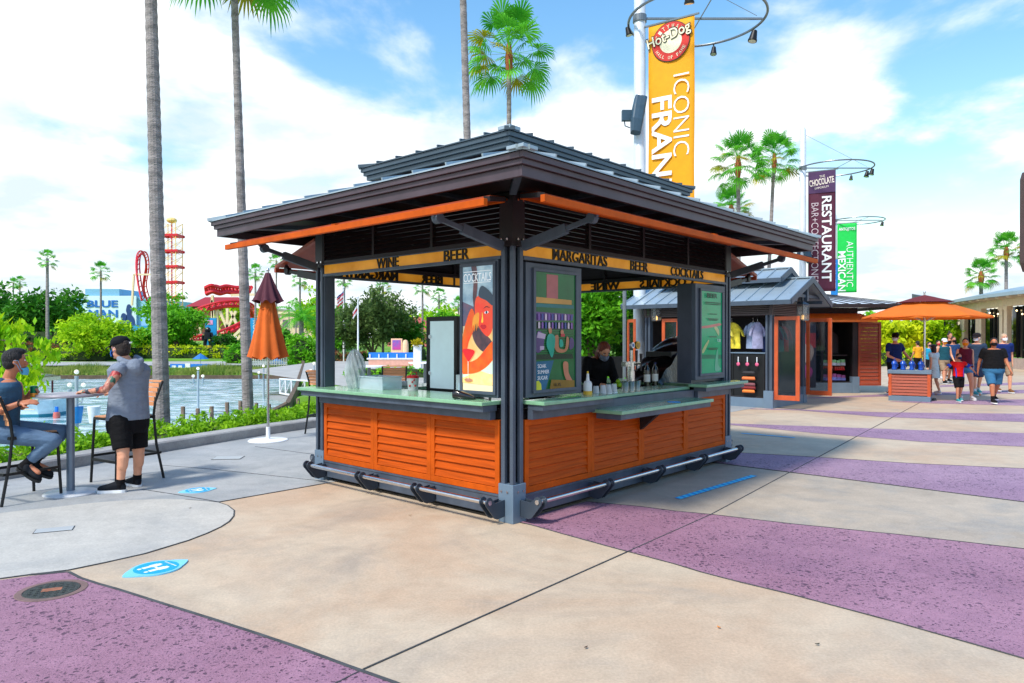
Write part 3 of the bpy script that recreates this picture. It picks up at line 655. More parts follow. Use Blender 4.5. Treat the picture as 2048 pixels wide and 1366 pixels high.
# near lime tree with hanging leaves at the left edge
t = empty('broadleaf_tree', (-10.9, 13.5, -0.1), 0, 'near lime green tree with large drooping leaves at the left edge', 'tree', 'trees beyond the plaza')
B = [((-0.6, 0, 2.3), (1.0, 1.0, .30)), ((0.7, .2, 1.85), (.75, .8, .28)), ((0.2, 0, 1.45), (.9, .8, .25)), ((1.25, .1, 1.12), (.62, .6, .22)), ((0.5, 0, 2.05), (.5, .6, .3)), ((1.55, 0, .78), (.40, .45, .2)), ((-.6, 0, 1.2), (1.0, .8, .4)), ((1.9, 0.1, 1.35), (.35, .45, .13)), ((1.75, 0, 1.6), (.3, .4, .1)), ((0.4, 0, .9), (.5, .5, .2)), ((-.5, 0, 3.0), (.6, .7, .25))]
leafcloud('crown', B, 5200, .082, ML_near, 5, t, droop=1.3)
b = MB(); b.tube([(-1.6, 0, 0), (-1.2, 0, 1.2), (-.6, 0, 2.6)], [.1, .08, .04], 8)
for q, _ in B: b.tube([(-1.1, 0, 1.3), ((q[0]-1)/2, q[1]/2, q[2]+0.2), q], [.04, .025, .01], 6)
b.build('trunk', M_bark, t, smooth=True)
# --- hedges / bushes (boxes and balls of leaves)
def hedge(label, name, pts, wd, h, m, n, leaf, seed, cat='hedge', group=None, zf=None):
    """clipped hedge along ground points"""
    P = [Vector(p) for p in pts]; c = P[0].copy(); t = empty(name, c, 0, label, cat, group); B = []
    for a, b in zip(P[:-1], P[1:]):
        k = max(1, int((b-a).length/(wd*0.5)))
        for i in range(k):
            q = a+(b-a)*(i+0.5)/k; z = (hgt(q.x, q.y) if zf is None else zf)
            B.append(((q.x-c.x, q.y-c.y, z-c.z+h*0.5), (wd*0.5, wd*0.5, h*0.46)))
    leafcloud('foliage', B, n, leaf, m, seed, t)
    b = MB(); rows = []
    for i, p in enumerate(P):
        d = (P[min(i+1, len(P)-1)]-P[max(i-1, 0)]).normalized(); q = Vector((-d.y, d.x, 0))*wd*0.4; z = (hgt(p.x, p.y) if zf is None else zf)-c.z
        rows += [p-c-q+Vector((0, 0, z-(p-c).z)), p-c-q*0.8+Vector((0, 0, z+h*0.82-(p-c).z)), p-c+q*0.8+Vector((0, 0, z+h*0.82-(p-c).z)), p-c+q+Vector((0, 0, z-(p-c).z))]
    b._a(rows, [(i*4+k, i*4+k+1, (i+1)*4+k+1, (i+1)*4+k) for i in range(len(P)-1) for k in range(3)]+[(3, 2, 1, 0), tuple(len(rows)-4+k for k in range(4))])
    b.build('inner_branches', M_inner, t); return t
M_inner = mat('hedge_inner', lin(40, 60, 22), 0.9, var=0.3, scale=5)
def gp_(px, dep): x = xat(px, dep); return (x, dep, hgt(x, dep))
hedge('long rust coloured clipped hedge behind the lawn mound', 'hedge', [gp_(-60, 72), gp_(60, 72), gp_(140, 72), gp_(225, 71)], 1.5, 1.15, ML_red, 4200, .14, 31)
hedge('dark hedge row in front of the dark trees at the left', 'hedge', [gp_(-60, 76), gp_(60, 76), gp_(150, 76)], 2.5, 2.4, ML_dark, 3000, .25, 32)
hedge('low light green clipped mound on the far lawn', 'hedge', [gp_(95, 67), gp_(140, 67), gp_(225, 67)], 3.2, .95, ML_lime, 4200, .13, 33)
hedge('yellow green clipped hedge between the palms across the lake', 'hedge', [gp_(225, 69), gp_(300, 69), gp_(380, 69), gp_(455, 69)], 2.2, 1.15, ML_yel, 5200, .14, 34)
hedge('low golden hedge right of the slim palm across the lake', 'hedge', [gp_(495, 66), gp_(560, 66), gp_(625, 66)], 1.6, .62, ML_gold, 2600, .12, 35)
hedge('rust coloured hedge seen inside the kiosk opening', 'hedge', [gp_(630, 58), gp_(670, 58), gp_(730, 58)], 1.5, 1.2, ML_red, 2200, .13, 36, )
hedge('low golden hedge strip inside the kiosk opening', 'hedge', [gp_(640, 53), gp_(690, 53), gp_(720, 53)], 1.0, .45, ML_gold, 900, .10, 37)
hedge('dark green hedge behind the blue barrier wall', 'hedge', [gp_(725, 56), gp_(800, 56), gp_(850, 56)], 1.5, 1.0, ML_dark, 1500, .14, 38)
hedge('lime hedge behind the walking crowd', 'hedge', [gp_(1720, 42), gp_(1800, 42), gp_(1880, 42), gp_(1930, 42)], 1.6, .95, ML_lime, 4200, .12, 39)
hedge('low green hedge between the kiosk and the pink wall', 'hedge', [gp_(700, 30), gp_(780, 30), gp_(905, 30)], .9, .42, ML_mid, 2400, .08, 41)
hedge('dark shrubs under the trees behind the bartender', 'hedge', [gp_(1150, 17), gp_(1200, 17), gp_(1262, 17)], .9, .75, ML_mid, 2200, .07, 40)
def bush(label, px, top, dep, wpx, m, n, leaf, seed, bot=None, name='round_bush'):
    x = xat(px, dep); z0 = hgt(x, dep); h = zat(top, dep)-z0; w2 = wpx*dep/F_PX/2
    t = empty(name, (x, dep, z0), 0, label, 'bush'); leafcloud('foliage', [((0, 0, h*0.5), (w2*0.92, w2*0.92, h*0.5)), ((w2*0.3, 0, h*0.35), (w2*0.6, w2*0.6, h*0.35)), ((-w2*0.3, 0, h*0.35), (w2*0.6, w2*0.6, h*0.35))], n, leaf, m, seed, t)
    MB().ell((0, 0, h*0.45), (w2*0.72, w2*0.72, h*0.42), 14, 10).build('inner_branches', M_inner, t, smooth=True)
bush('big round clipped bush between folded umbrella and kiosk', 603, 671, 56, 60, ML_mid, 4200, .15, 51)
bush('rounded green bush hiding the slim palm foot across the lake', 478, 690, 62, 56, ML_mid, 3200, .16, 52)
bush('small dark bush beside the blue music banner', 560, 690, 64, 40, ML_dark, 1600, .17, 53)
bush('green shrub left of the dark sculpture', 370, 680, 74, 60, ML_mid, 2200, .2, 54)
bush('green shrub right of the dark sculpture', 450, 668, 76, 40, ML_dark, 1600, .2, 55)
bush('dark rounded shrub under the thick palm', 300, 692, 72, 50, ML_dark, 1500, .18, 56)
bush('small green bush right of the white planter', 895, 712, 45, 40, ML_lime, 900, .13, 57)
# planting bed behind the kerb: nobody could count its plants
bed = []
r = random.Random(9)
for i in range(len(CX)-4):
    a = Vector((*CX[i], 0)); b = Vector((*CX[i+1], 0)); d = (b-a); L_ = d.length; d.normalize(); q = Vector((-d.y, d.x, 0))
    k = max(2, int(L_/0.13))
    for j in range(k):
        p = a+d*L_*(j+r.random())/k+q*(0.42+r.random()*1.0)
        bed.append(((p.x, p.y, 0.06+r.random()*0.05), (0.20, 0.20, 0.13+0.16*r.random())))
o = leafcloud('ground_cover', bed, 52000, .042, leafmat('ground_cover_leaf', (96, 160, 20), (170, 216, 40), 3.0, .4), 60); tag(o, None, None, kind='stuff')
bs = MB()
for i in range(len(CX)-3):
    a = CX[i]; b = CX[i+1]; d = Vector((b[0]-a[0], b[1]-a[1], 0)).normalized(); q = Vector((-d.y, d.x, 0))
    bs.poly([(a[0]+q.x*.24, a[1]+q.y*.24, .04), (b[0]+q.x*.24, b[1]+q.y*.24, .0405), (b[0]+q.x*1.7, b[1]+q.y*1.7, .0405), (a[0]+q.x*1.7, a[1]+q.y*1.7, .04)])
struct(bs.build('planting_soil', mat('bed_soil', lin(74, 84, 34), 0.95, var=0.4, scale=6)))
# tall grasses on the far shore
def grass_blades(name, boxes, n, h, wd, m, seed):
    r = np.random.default_rng(seed); V = []; 
    for (x0, x1, y0, y1) in boxes:
        k = int(n*(x1-x0)/sum(b[1]-b[0] for b in boxes)); x = r.uniform(x0, x1, k); y = r.uniform(y0, y1, k); z = np.array([hgt(a, b) for a, b in zip(x, y)])
        hh_ = h*(0.5+r.random(k))*(0.7+0.5*np.sin(x*0.9)*np.sin(x*0.37+1)); a = r.uniform(0, 6.28, k); lx = r.normal(size=k)*0.3*h; ly = r.normal(size=k)*0.3*h
        v = np.empty((k, 3, 3)); v[:, 0] = np.stack([x-wd*np.cos(a), y-wd*np.sin(a), z-0.05], 1); v[:, 1] = np.stack([x+wd*np.cos(a), y+wd*np.sin(a), z-0.05], 1); v[:, 2] = np.stack([x+lx, y+ly, z+hh_], 1); V.append(v)
    V = np.concatenate(V); k = len(V); me = bpy.data.meshes.new(name); me.vertices.add(k*3); me.vertices.foreach_set('co', V.ravel()); me.loops.add(k*3); me.loops.foreach_set('vertex_index', np.arange(k*3, dtype=np.int32))
    me.polygons.add(k); me.polygons.foreach_set('loop_start', np.arange(0, k*3, 3, dtype=np.int32)); me.polygons.foreach_set('loop_total', np.full(k, 3, dtype=np.int32)); me.materials.append(m); me.update()
    o = bpy.data.objects.new(name, me); COL.objects.link(o); return tag(o, None, None, kind='stuff')
grass_blades('shore_grass', [(-48, -15, 52.2, 56.5)], 18000, .36, .035, ML_coast, 3)
# ================================================================ THE MAIN KIOSK (local x along the right face, y along the left face)
KR = 0.8428; KL, KW = 4.30, 3.02
K = empty('drinks_kiosk', (0.0079, 6.1437, 0), KR, 'large open drinks kiosk with orange louvred panels, green counters and a two tier metal roof', 'kiosk')
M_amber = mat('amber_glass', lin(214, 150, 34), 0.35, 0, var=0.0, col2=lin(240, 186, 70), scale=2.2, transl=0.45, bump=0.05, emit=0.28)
M_lett = mat('black_lettering', lin(22, 18, 16), 0.5)
M_board = mat('board_backing', lin(62, 70, 86), 0.4, 0.1)
def kw(x, y, z=0):  # kiosk local -> world
    c, s = math.cos(KR), math.sin(KR); return Vector((0.0079+x*c-y*s, 6.1437+x*s+y*c, z))
# four faces: transform mapping (a along face, b outward, z)
def face(i):
    # a runs along the face, b points outward
    if i == 0: return Matrix(((0, -1, 0, 0), (1, 0, 0, 0), (0, 0, 1, 0), (0, 0, 0, 1)))          # left face  x=0: a->+y, b->-x
    if i == 1: return Matrix(((1, 0, 0, 0), (0, -1, 0, 0), (0, 0, 1, 0), (0, 0, 0, 1)))          # right face y=0: a->+x, b->-y
    if i == 2: return Matrix(((0, 1, 0, KL), (1, 0, 0, 0), (0, 0, 1, 0), (0, 0, 0, 1)))         # x=KL: a->+y, b->+x
    if i == 3: return Matrix(((1, 0, 0, 0), (0, 1, 0, KW), (0, 0, 1, 0), (0, 0, 0, 1)))         # y=KW: a->+x, b->+y
FL = [KW, KL, KW, KL]
def fb(i): b = MB(); b.T = face(i); return b
# corner posts
for cx_, cy_ in ((0, 0), (0, 1), (1, 0), (1, 1)):
    sx = 1 if cx_ == 0 else -1; sy = 1 if cy_ == 0 else -1; X = cx_*KL; Y = cy_*KW
    def bx(b, x0, x1, y0, y1, z0, z1): b.box(X+sx*x0, X+sx*x1, Y+sy*y0, Y+sy*y1, z0, z1)
    b = MB()
    bx(b, 0.006, 0.044, 0.006, 0.044, 0.33, 2.40)         # outer corner tube
    bx(b, 0.004, 0.040, 0.10, 0.142, 0.33, 2.40); bx(b, 0.10, 0.142, 0.004, 0.040, 0.33, 2.40)
    bx(b, 0.142, 0.160, 0.020, 0.160, 0.33, 2.40); bx(b, 0.020, 0.1415, 0.1425, 0.160, 0.33, 2.40)
    p = b.build('corner_post', M_metal, K, bevel=0.004)
    b = MB(); bx(b, 0.055, 0.095, 0.055, 0.095, 0.33, 2.40); b.build('post_gap_shade', M_dark, p)  # dark filler stands in for the shade in the gaps between tubes
    b = MB(); bx(b, -0.004, 0.168, -0.004, 0.168, 0.0, 0.335); b.build('base_block', M_metal2, p, bevel=0.004)
    b = MB(); bx(b, 0.002, 0.150, 0.002, 0.150, 2.401, 2.86); b.build('post_casing', M_dark, p, bevel=0.004)
# each face: plinth, panels, header louvres, band, awning, arms, foot rail
nb = [3, 4, 3, 4]
def louvre_panel(i, a0, a1, z0, z1, mslat, mfr, slats, name='louvre_panel', st=0.055):
    b = fb(i); b.box(a0, a1, -0.05, -0.006, z0, z0+st); b.box(a0, a1, -0.05, -0.006, z1-st, z1)
    b.box(a0, a0+st, -0.05, -0.0065, z0+st, z1-st); b.box(a1-st, a1, -0.05, -0.0065, z0+st, z1-st)
    p = b.build(name, mfr, K, bevel=0.003)
    b = fb(i); h = (z1-z0-2*st)/slats
    for k in range(slats):
        z = z0+st+k*h; b._a([(a0+st, -0.010, z+0.006), (a1-st, -0.010, z+0.006), (a1-st, -0.030, z+h), (a0+st, -0.030, z+h), (a0+st, -0.030, z-0.004), (a1-st, -0.030, z-0.004), (a1-st, -0.048, z+h-0.002), (a0+st, -0.048, z+h-0.002)],
             [(0,1,2,3), (7,6,5,4), (0,4,5,1), (1,5,6,2), (2,6,7,3), (3,7,4,0)])
    b.build('slats', mslat, p); return p
for i in range(4):
    Lf = FL[i]
    b = fb(i); b.box(0.17, Lf-0.17, -0.10, -0.012, 0.05, 0.222); b.box(0.17, Lf-0.17, -0.09, -0.004, 0.212, 0.232)
    b.build('plinth', M_metal, K, bevel=0.003)
    b = fb(i); b.box(0.17, Lf-0.17, -0.16, -0.11, 0.0, 0.05); b.build('toe_recess', M_black, K)
    n = nb[i]; e0 = 0.165; e1 = Lf-0.165
    if i == 1: cuts = [e0, 1.165, 2.10, 3.09, e1]
    elif i == 3: cuts = [e0+(e1-e0)*k/n for k in range(n+1)]
    else: cuts = [e0, 1.065, 1.945, e1]
    for k in range(n):
        louvre_panel(i, cuts[k]+0.0008, cuts[k+1]-0.0008, 0.235, 0.885, M_orange, M_orange_frame, 7)
    b = fb(i); b.box(0.16, Lf-0.16, -0.75, -0.052, 0.06, 0.98) if False else b.box(0.16, Lf-0.16, -0.07, -0.051, 0.06, 0.98); b.build('inner_lining', M_dark, K)
    # header louvres
    b = fb(i); b.box(0.15, Lf-0.15, -0.06, -0.008, 2.435, 2.475); b.box(0.15, Lf-0.15, -0.06, -0.008, 2.80, 2.86)
    ms = [0.15+(Lf-0.3)*k/n for k in range(n+1)]
    for m_ in ms: b.box(m_-0.018, m_+0.018, -0.058, -0.009, 2.475, 2.80)
    hd = b.build('header_frame', M_dark, K, bevel=0.002)
    b = fb(i)
    for k in range(7):
        z = 2.482+k*0.0455; b._a([(0.15, -0.012, z), (Lf-0.15, -0.012, z), (Lf-0.15, -0.045, z+0.042), (0.15, -0.045, z+0.042)], [(0,1,2,3)])
        b._a([(0.15, -0.018, z-0.003), (Lf-0.15, -0.018, z-0.003), (Lf-0.15, -0.051, z+0.039), (0.15, -0.051, z+0.039)], [(3,2,1,0)])
    b.build('header_louvres', M_dark, hd)
    # amber band, framed
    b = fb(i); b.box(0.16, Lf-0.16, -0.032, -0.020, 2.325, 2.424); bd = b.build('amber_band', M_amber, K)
    b = fb(i); b.box(0.15, Lf-0.15, -0.05, -0.004, 2.296, 2.325); b.box(0.15, Lf-0.15, -0.05, -0.004, 2.424, 2.4348)
    for m_ in ([] if i in (0, 1) else ms[1:-1]): b.box(m_-0.012, m_+0.012, -0.05, -0.006, 2.325, 2.424)
    b.build('band_frame', M_metal, bd, bevel=0.002)
    words = {0: [('WINE', 1.90, 1.55), ('BEER', 0.88, 0.55)], 1: [('MARGARITAS', 0.565, 1.445), ('BEER', 1.885, 2.235), ('COCKTAILS', 2.74, 3.53)],
             3: [('MARGARITAS', 1.16, 0.25), ('BEER', 1.92, 1.56), ('COCKTAILS', 3.6, 2.7)], 2: [('COCKTAILS', 0.52, 1.35), ('WINE', 1.7, 2.2)]}[i]
    for s_, a0, a1 in words:
        T = face(i); o_ = T @ Vector((a0, -0.036, 2.323)); xd = (T.to_3x3() @ Vector((1 if a1 > a0 else -1, 0, 0)))
        text('band_lettering', s_, frame(o_, xd, (0, 0, 1)), abs(a1-a0), 0.106, M_lett, bd, depth=0.06, bold=0.006)
for i in range(4):
    for a_ in (0.06, 0.13, FL[i]-0.06, FL[i]-0.13):
        for z_ in (0.27, 2.46, 2.80): b = fb(i); b.cyl((a_, 0.0, z_), (a_, 0.010, z_), 0.011, n=8); b.build('bolt', M_steel, K)
# awnings, propped open, mitred at the corners
def awning(i, h0, h1, zh, o0, o1, q, zo, nslat=9):
    b = fb(i); A = Vector((h0, 0.03, zh)); B = Vector((h1, 0.03, zh)); C = Vector((o1, q, zo)); D = Vector((o0, q, zo))
    up = Vector((0, 0, 0.02))
    b.bar(D-up*1.2, C-up*1.2, 0.04, 0.052); b.bar(A, B, 0.04, 0.05)
    m1 = A+(B-A)*0.5; m2 = D+(C-D)*0.5; b.bar(m1+(m2-m1)*.04, m2-(m2-m1)*.04, 0.05, 0.04)
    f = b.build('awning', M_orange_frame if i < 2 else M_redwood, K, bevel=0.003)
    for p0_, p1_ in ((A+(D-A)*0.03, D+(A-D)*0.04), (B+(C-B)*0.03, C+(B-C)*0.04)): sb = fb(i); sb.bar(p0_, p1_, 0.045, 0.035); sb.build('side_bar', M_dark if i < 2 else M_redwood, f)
    b = fb(i)
    for k in range(1, nslat+1):
        t_ = k/(nslat+1); p = A+(D-A)*t_; r_ = B+(C-B)*t_; dn = Vector((0, 0, 0.018))
        b._a([p-Vector((0, 0.035, 0))+dn, r_-Vector((0, 0.035, 0))+dn, r_+Vector((0, 0.035, 0))-dn, p+Vector((0, 0.035, 0))-dn,
              p-Vector((0, 0.035, 0))+dn*1.8, r_-Vector((0, 0.035, 0))+dn*1.8, r_+Vector((0, 0.035, 0))-dn*0.2, p+Vector((0, 0.035, 0))-dn*0.2], [(3,2,1,0), (4,5,6,7), (0,1,5,4), (2,3,7,6)])
    b.build('awning_slats', M_redwood, f)
def arm(i, a, zb, q, zt, mt=None):
    b = fb(i); A = Vector((a, 0.03, zb)); B = Vector((a, q, zt)); d = (B-A); 
    b.bar(A, A+d*0.60, 0.05, 0.085); b.bar(A+d*0.58, A+d*0.93, 0.03, 0.042); b.cyl(B-d*0.08+Vector((-0.03, 0, 0)), B-d*0.08+Vector((0.03, 0, 0)), 0.045, n=12)
    b.bar(B-d*0.10+Vector((0, 0, 0.0)), B-d*0.02+Vector((0, 0.01, 0.05)), 0.028, 0.07)
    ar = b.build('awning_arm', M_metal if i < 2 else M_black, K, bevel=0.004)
    b = fb(i); b.bar(A+d*0.10+Vector((0.027, 0, 0)), A+d*0.33+Vector((0.027, 0, 0)), 0.003, 0.022); b.build('arm_slot', M_black, ar)
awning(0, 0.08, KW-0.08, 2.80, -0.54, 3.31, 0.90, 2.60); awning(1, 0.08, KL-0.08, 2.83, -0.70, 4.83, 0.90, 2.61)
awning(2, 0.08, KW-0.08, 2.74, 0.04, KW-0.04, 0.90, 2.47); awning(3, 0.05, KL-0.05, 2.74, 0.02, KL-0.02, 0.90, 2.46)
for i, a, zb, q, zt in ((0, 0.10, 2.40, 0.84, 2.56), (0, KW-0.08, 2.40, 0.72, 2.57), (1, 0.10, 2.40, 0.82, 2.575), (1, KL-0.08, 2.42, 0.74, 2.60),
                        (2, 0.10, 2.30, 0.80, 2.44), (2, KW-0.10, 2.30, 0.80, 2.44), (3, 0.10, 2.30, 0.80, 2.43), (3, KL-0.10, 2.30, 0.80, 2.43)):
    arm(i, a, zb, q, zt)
# foot rails
M_brk = mat('rail_bracket_metal', lin(60, 72, 86), 0.4, 0.3)
for i, stops in ((0, (0.13, 1.03, 1.90, 2.84)), (1, (0.13, 1.16, 2.15, 3.13, 4.10)), (2, (0.13, 1.5, 2.9)), (3, (0.13, 1.5, 2.8, 4.1))):
    b = fb(i); b.cyl((stops[0]-0.05, 0.20, 0.205), (stops[-1]+0.03, 0.20, 0.205), 0.021, n=16); rl = b.build('foot_rail', M_steel, K, smooth=True)
    for s_ in stops:
        b = fb(i)
        for e in (-0.042, 0.030):
            pr = [(s_+e, 0.002, 0.20), (s_+e, 0.002, 0.055), (s_+e, 0.10, 0.045), (s_+e, 0.135, 0.06)]
            for k in range(9): an = -0.5+k*0.42; pr.append((s_+e, 0.20+0.045*math.cos(an), 0.205+0.045*math.sin(an)))
            pr.append((s_+e, 0.12, 0.19))
            b.prism(pr, (0.012, 0, 0))
        b.box(s_-0.042, s_+0.042, 0.001, 0.012, 0.06, 0.19)
        b.build('rail_bracket', M_brk, rl, bevel=0.002)
# counters
def counter(poly_pts, zt, th=0.034, nm='counter_top'):
    b = MB(); b.prism([(x, y, zt-th) for x, y in poly_pts], (0, 0, th)); c = b.build(nm, M_green, K, bevel=0.006); return c
def soffit(poly_pts, z0, z1, c):
    b = MB(); b.prism([(x, y, z0) for x, y in poly_pts], (0, 0, z1-z0)); return b.build('counter_support', M_metal, c, bevel=0.003)
# left face counter
c = counter([(-0.21, 0.17), (0.0, 0.171), (0.42, 0.171), (0.42, KW-0.172), (0.0, KW-0.172), (-0.02, KW-0.171), (-0.02, KW+0.03), (-0.21, KW+0.03)], 1.055)
soffit([(-0.18, 0.185), (-0.004, 0.185), (-0.004, KW-0.18), (-0.18, KW+0.0)], 0.965, 1.019, c); soffit([(-0.075, 0.2), (-0.003, 0.2), (-0.003, KW-0.2), (-0.075, KW-0.2)], 0.888, 0.9645, c)
# right face: high shelf left, mid ledge, low shelf, high shelf right
c = counter([(0.172, -0.205), (1.31, -0.205), (1.31, 0.04), (0.172, 0.04)], 1.055); soffit([(0.19, -0.175), (1.27, -0.175), (1.27, -0.004), (0.19, -0.004)], 0.972, 1.019, c); soffit([(0.19, -0.06), (1.16, -0.06), (1.16, -0.003), (0.19, -0.003)], 0.888, 0.9715, c)
c = counter([(3.20, -0.205), (4.36, -0.205), (4.36, -0.012), (KL-0.172, -0.012), (KL-0.172, 0.04), (3.20, 0.04)], 1.055); soffit([(3.24, -0.175), (4.30, -0.175), (4.30, -0.013), (3.24, -0.013)], 0.972, 1.019, c); soffit([(3.26, -0.06), (4.10, -0.06), (4.10, -0.012), (3.26, -0.012)], 0.888, 0.9715, c)
c = counter([(1.165, 0.0415), (3.25, 0.0415), (3.25, 0.46), (1.165, 0.46)], 1.022); 
b = MB().box(1.17, 3.24, -0.02, 0.06, 0.888, 0.986); b.build('ledge_front', M_metal, c, bevel=0.003)
c = counter([(1.135, -0.37), (3.04, -0.37), (3.04, -0.022), (1.135, -0.022)], 0.912, 0.036, 'serving_shelf'); soffit([(1.16, -0.34), (3.02, -0.34), (3.02, -0.055), (1.16, -0.055)], 0.822, 0.8755, c)
b = MB(); 
for xx in (2.08,): b.prism([(xx-0.03, -0.005, 0.62), (xx-0.03, -0.24, 0.8215), (xx-0.03, -0.005, 0.8215)], (0.06, 0, 0))
b.build('shelf_bracket', M_dark, c)
MB().lathe([(0.0001, 0.9125), (0.075, 0.9125), (0.075, 0.9145), (0.0001, 0.9145)], (2.35, -0.24, 0), 24).build('shelf_sticker', M_dcyan, c)
# inside counters on the back sides, floor, ceiling
MB().box(0.17, KL-0.17, KW-0.55, KW-0.075, 0.98, 1.02).build('back_counter', M_green, K, bevel=0.005)
MB().box(KL-0.55, KL-0.075, 0.17, KW-0.56, 0.98, 1.0195).build('side_counter', M_green, K, bevel=0.005)
MB().box(0.1, KL-0.1, 0.1, KW-0.1, 0.02, 0.06).build('floor_deck', M_dark, K)
MB().box(0.06, KL-0.06, 0.06, KW-0.06, 2.862, 2.90).build('ceiling', M_dark, K)
MB().box(0.45, KL-0.6, 0.45, 0.50, 0.1, 0.97).build('counter_back_panel', M_dark, K)
# roof: lower tier with stepped gutter, standing seams, upper tier
def roof_tier(o, ze, depth, inner, zi, nseam, mroof, mf, nm):
    x0, x1, y0, y1 = -o, KL+o, -o, KW+o
    b = MB(); steps = [(0.0, 0.0, -0.045), (0.022, -0.045, -0.085), (0.048, -0.085, -depth)]
    for ins, zt, zb in steps:
        X0, X1, Y0, Y1 = x0+ins, x1-ins, y0+ins, y1-ins; t_ = 0.03
        b.box(X0, X1, Y0, Y0+t_, ze+zb, ze+zt-0.001); b.box(X0, X1, Y1-t_, Y1, ze+zb, ze+zt-0.001); b.box(X0, X0+t_, Y0+t_, Y1-t_, ze+zb, ze+zt-0.001); b.box(X1-t_, X1, Y0+t_, Y1-t_, ze+zb, ze+zt-0.001)
    fa = b.build(nm+'_gutter', mf, K, bevel=0.003)
    b = MB(); X0, X1, Y0, Y1 = x0-0.015, x1+0.015, y0-0.015, y1+0.015; i = inner+o
    O = [(X0, Y0, ze), (X1, Y0, ze), (X1, Y1, ze), (X0, Y1, ze)]; I = [(x0+i, y0+i, zi), (x1-i, y0+i, zi), (x1-i, y1-i, zi), (x0+i, y1-i, zi)]
    b._a(O+I+[(p[0], p[1], p[2]+0.012) for p in O]+[(p[0], p[1], p[2]+0.012) for p in I], [(0,4,5,1), (1,5,6,2), (2,6,7,3), (3,7,4,0), (8,9,13,12), (9,10,14,13), (10,11,15,14), (11,8,12,15), (0,1,9,8), (1,2,10,9), (2,3,11,10), (3,0,8,11)])
    rf = b.build(nm+'_roof', mroof, K)
    b = MB(); sl = (zi-ze)/(i+0.015)
    for (p, q, n) in ((0, 1, nseam[1]), (1, 2, nseam[0]), (2, 3, nseam[1]), (3, 0, nseam[0])):
        A = Vector(O[p]); B = Vector(O[q]); d = (B-A).normalized(); inn = Vector((-d.y, d.x, 0)); L_ = (B-A).length
        for k in range(1, n):
            s_ = L_*k/n; run = min(i, s_, L_-s_); P = A+d*s_; b.bar(P+Vector((0, 0, 0.022)), P+inn*run+Vector((0, 0, 0.022+sl*run)), 0.016, 0.028)
    for p in range(4): b.bar(Vector(O[p])+Vector((0, 0, 0.018)), Vector(I[p])+Vector((0, 0, 0.018)), 0.10, 0.034)
    b.build('seams', mroof, rf)
    b = MB(); sx_ = o-0.08
    return fa
roof_tier(0.82, 2.915, 0.165, 0.60, 3.30, (12, 16), M_roof, M_fascia, 'lower')
roof_tier(-0.365, 3.54, 0.135, 1.30, 3.66, (7, 11), M_roofb, M_roofb, 'upper')
b = MB(); b.T = None; b.box(0.62, KL-0.62, 0.62, KW-0.62, 3.28, 3.44); b.box(0.45, KL-0.45, 0.45, KW-0.45, 3.41, 3.425); b.build('roof_vent_box', M_dark, K)
MB().box(1.28, KL-1.28, 1.28, KW-1.28, 3.655, 3.70).build('ridge_cap', M_roof, K)
b = MB(); b.box(0.93-.95, 0.93-.85, .93-.95, .93-.85, 3.55, 3.575) if False else b.box(-0.86, -0.70, -0.86, -0.70, 2.925, 2.952); b.build('hip_cap', M_roof, K, bevel=0.004); MB().box(0.345, 0.50, 0.345, 0.50, 3.555, 3.59).build('hip_cap', M_roof, K, bevel=0.004)
# eave underside: outer ring dark boards, rafters
b = MB(); z = 2.86; o = 0.77
for x0, x1, y0, y1 in ((-o, KL+o, -o, 0.001), (-o, KL+o, KW-0.001, KW+o), (-o, 0.0, 0.001, KW-0.001), (KL, KL+o, 0.001, KW-0.001)): b.box(x0, x1, y0, y1, z+0.012, z+0.028)
ev = b.build('eave_soffit', M_dark, K)
b = MB()
for k in range(1, 6):
    y = KW*k/6; b.bar((-o, y, z-0.005), (0, y, z-0.005), 0.05, 0.035); b.bar((KL, y, z-0.005), (KL+o, y, z-0.005), 0.05, 0.035)
for k in range(1, 8):
    x = KL*k/8; b.bar((x, -o, z-0.005), (x, 0, z-0.005), 0.05, 0.035); b.bar((x, KW, z-0.005), (x, KW+o, z-0.005), 0.05, 0.035)
for cx_, cy_ in ((0, 0), (0, KW), (KL, 0), (KL, KW)): b.bar((cx_, cy_, z-0.008), (cx_+(-o if cx_ == 0 else o), cy_+(-o if cy_ == 0 else o), z-0.008), 0.06, 0.04)
b.build('rafters', M_metal, ev)

# ---- posters and menu boards (parts of the kiosk)
M_sill = mat('dark_line_art', lin(40, 44, 60), 0.4)
def board(i, a0, a1, z0, z1, b0, b1, fr, mback, mfr=M_metal, inset=0.0):
    b = fb(i); b.box(a0, a1, b0, b1-0.012, z0, z1); p = b.build('menu_board', mfr, K, bevel=0.004)
    b = fb(i)
    for q in ((a0+fr[0]-.03, a1-fr[0]+.03, z0+fr[1]-.03, z0+fr[1]), (a0+fr[0]-.03, a1-fr[0]+.03, z1-fr[2], z1-fr[2]+.03), (a0+fr[0]-.03, a0+fr[0], z0+fr[1], z1-fr[2]), (a1-fr[0], a1-fr[0]+.03, z0+fr[1], z1-fr[2])):
        b.box(q[0], q[1], b1-0.0125, b1+0.012, q[2], q[3])
    b.build('board_frame', mfr, p, bevel=0.003)
    b = fb(i); b.box(a0+fr[0], a1-fr[0], b1-0.0115, b1-0.002, z0+fr[1], z1-fr[2]); s_ = b.build('board_screen', mback, p)
    return p, s_
def shape(i, b1, lay, poly, m, parent, nm='artwork'):
    b = fb(i); z = b1-0.002+0.0012*lay; b.prism([(a, z, h) for a, h in poly], (0, 0.0008, 0)); return b.build(nm, m, parent)
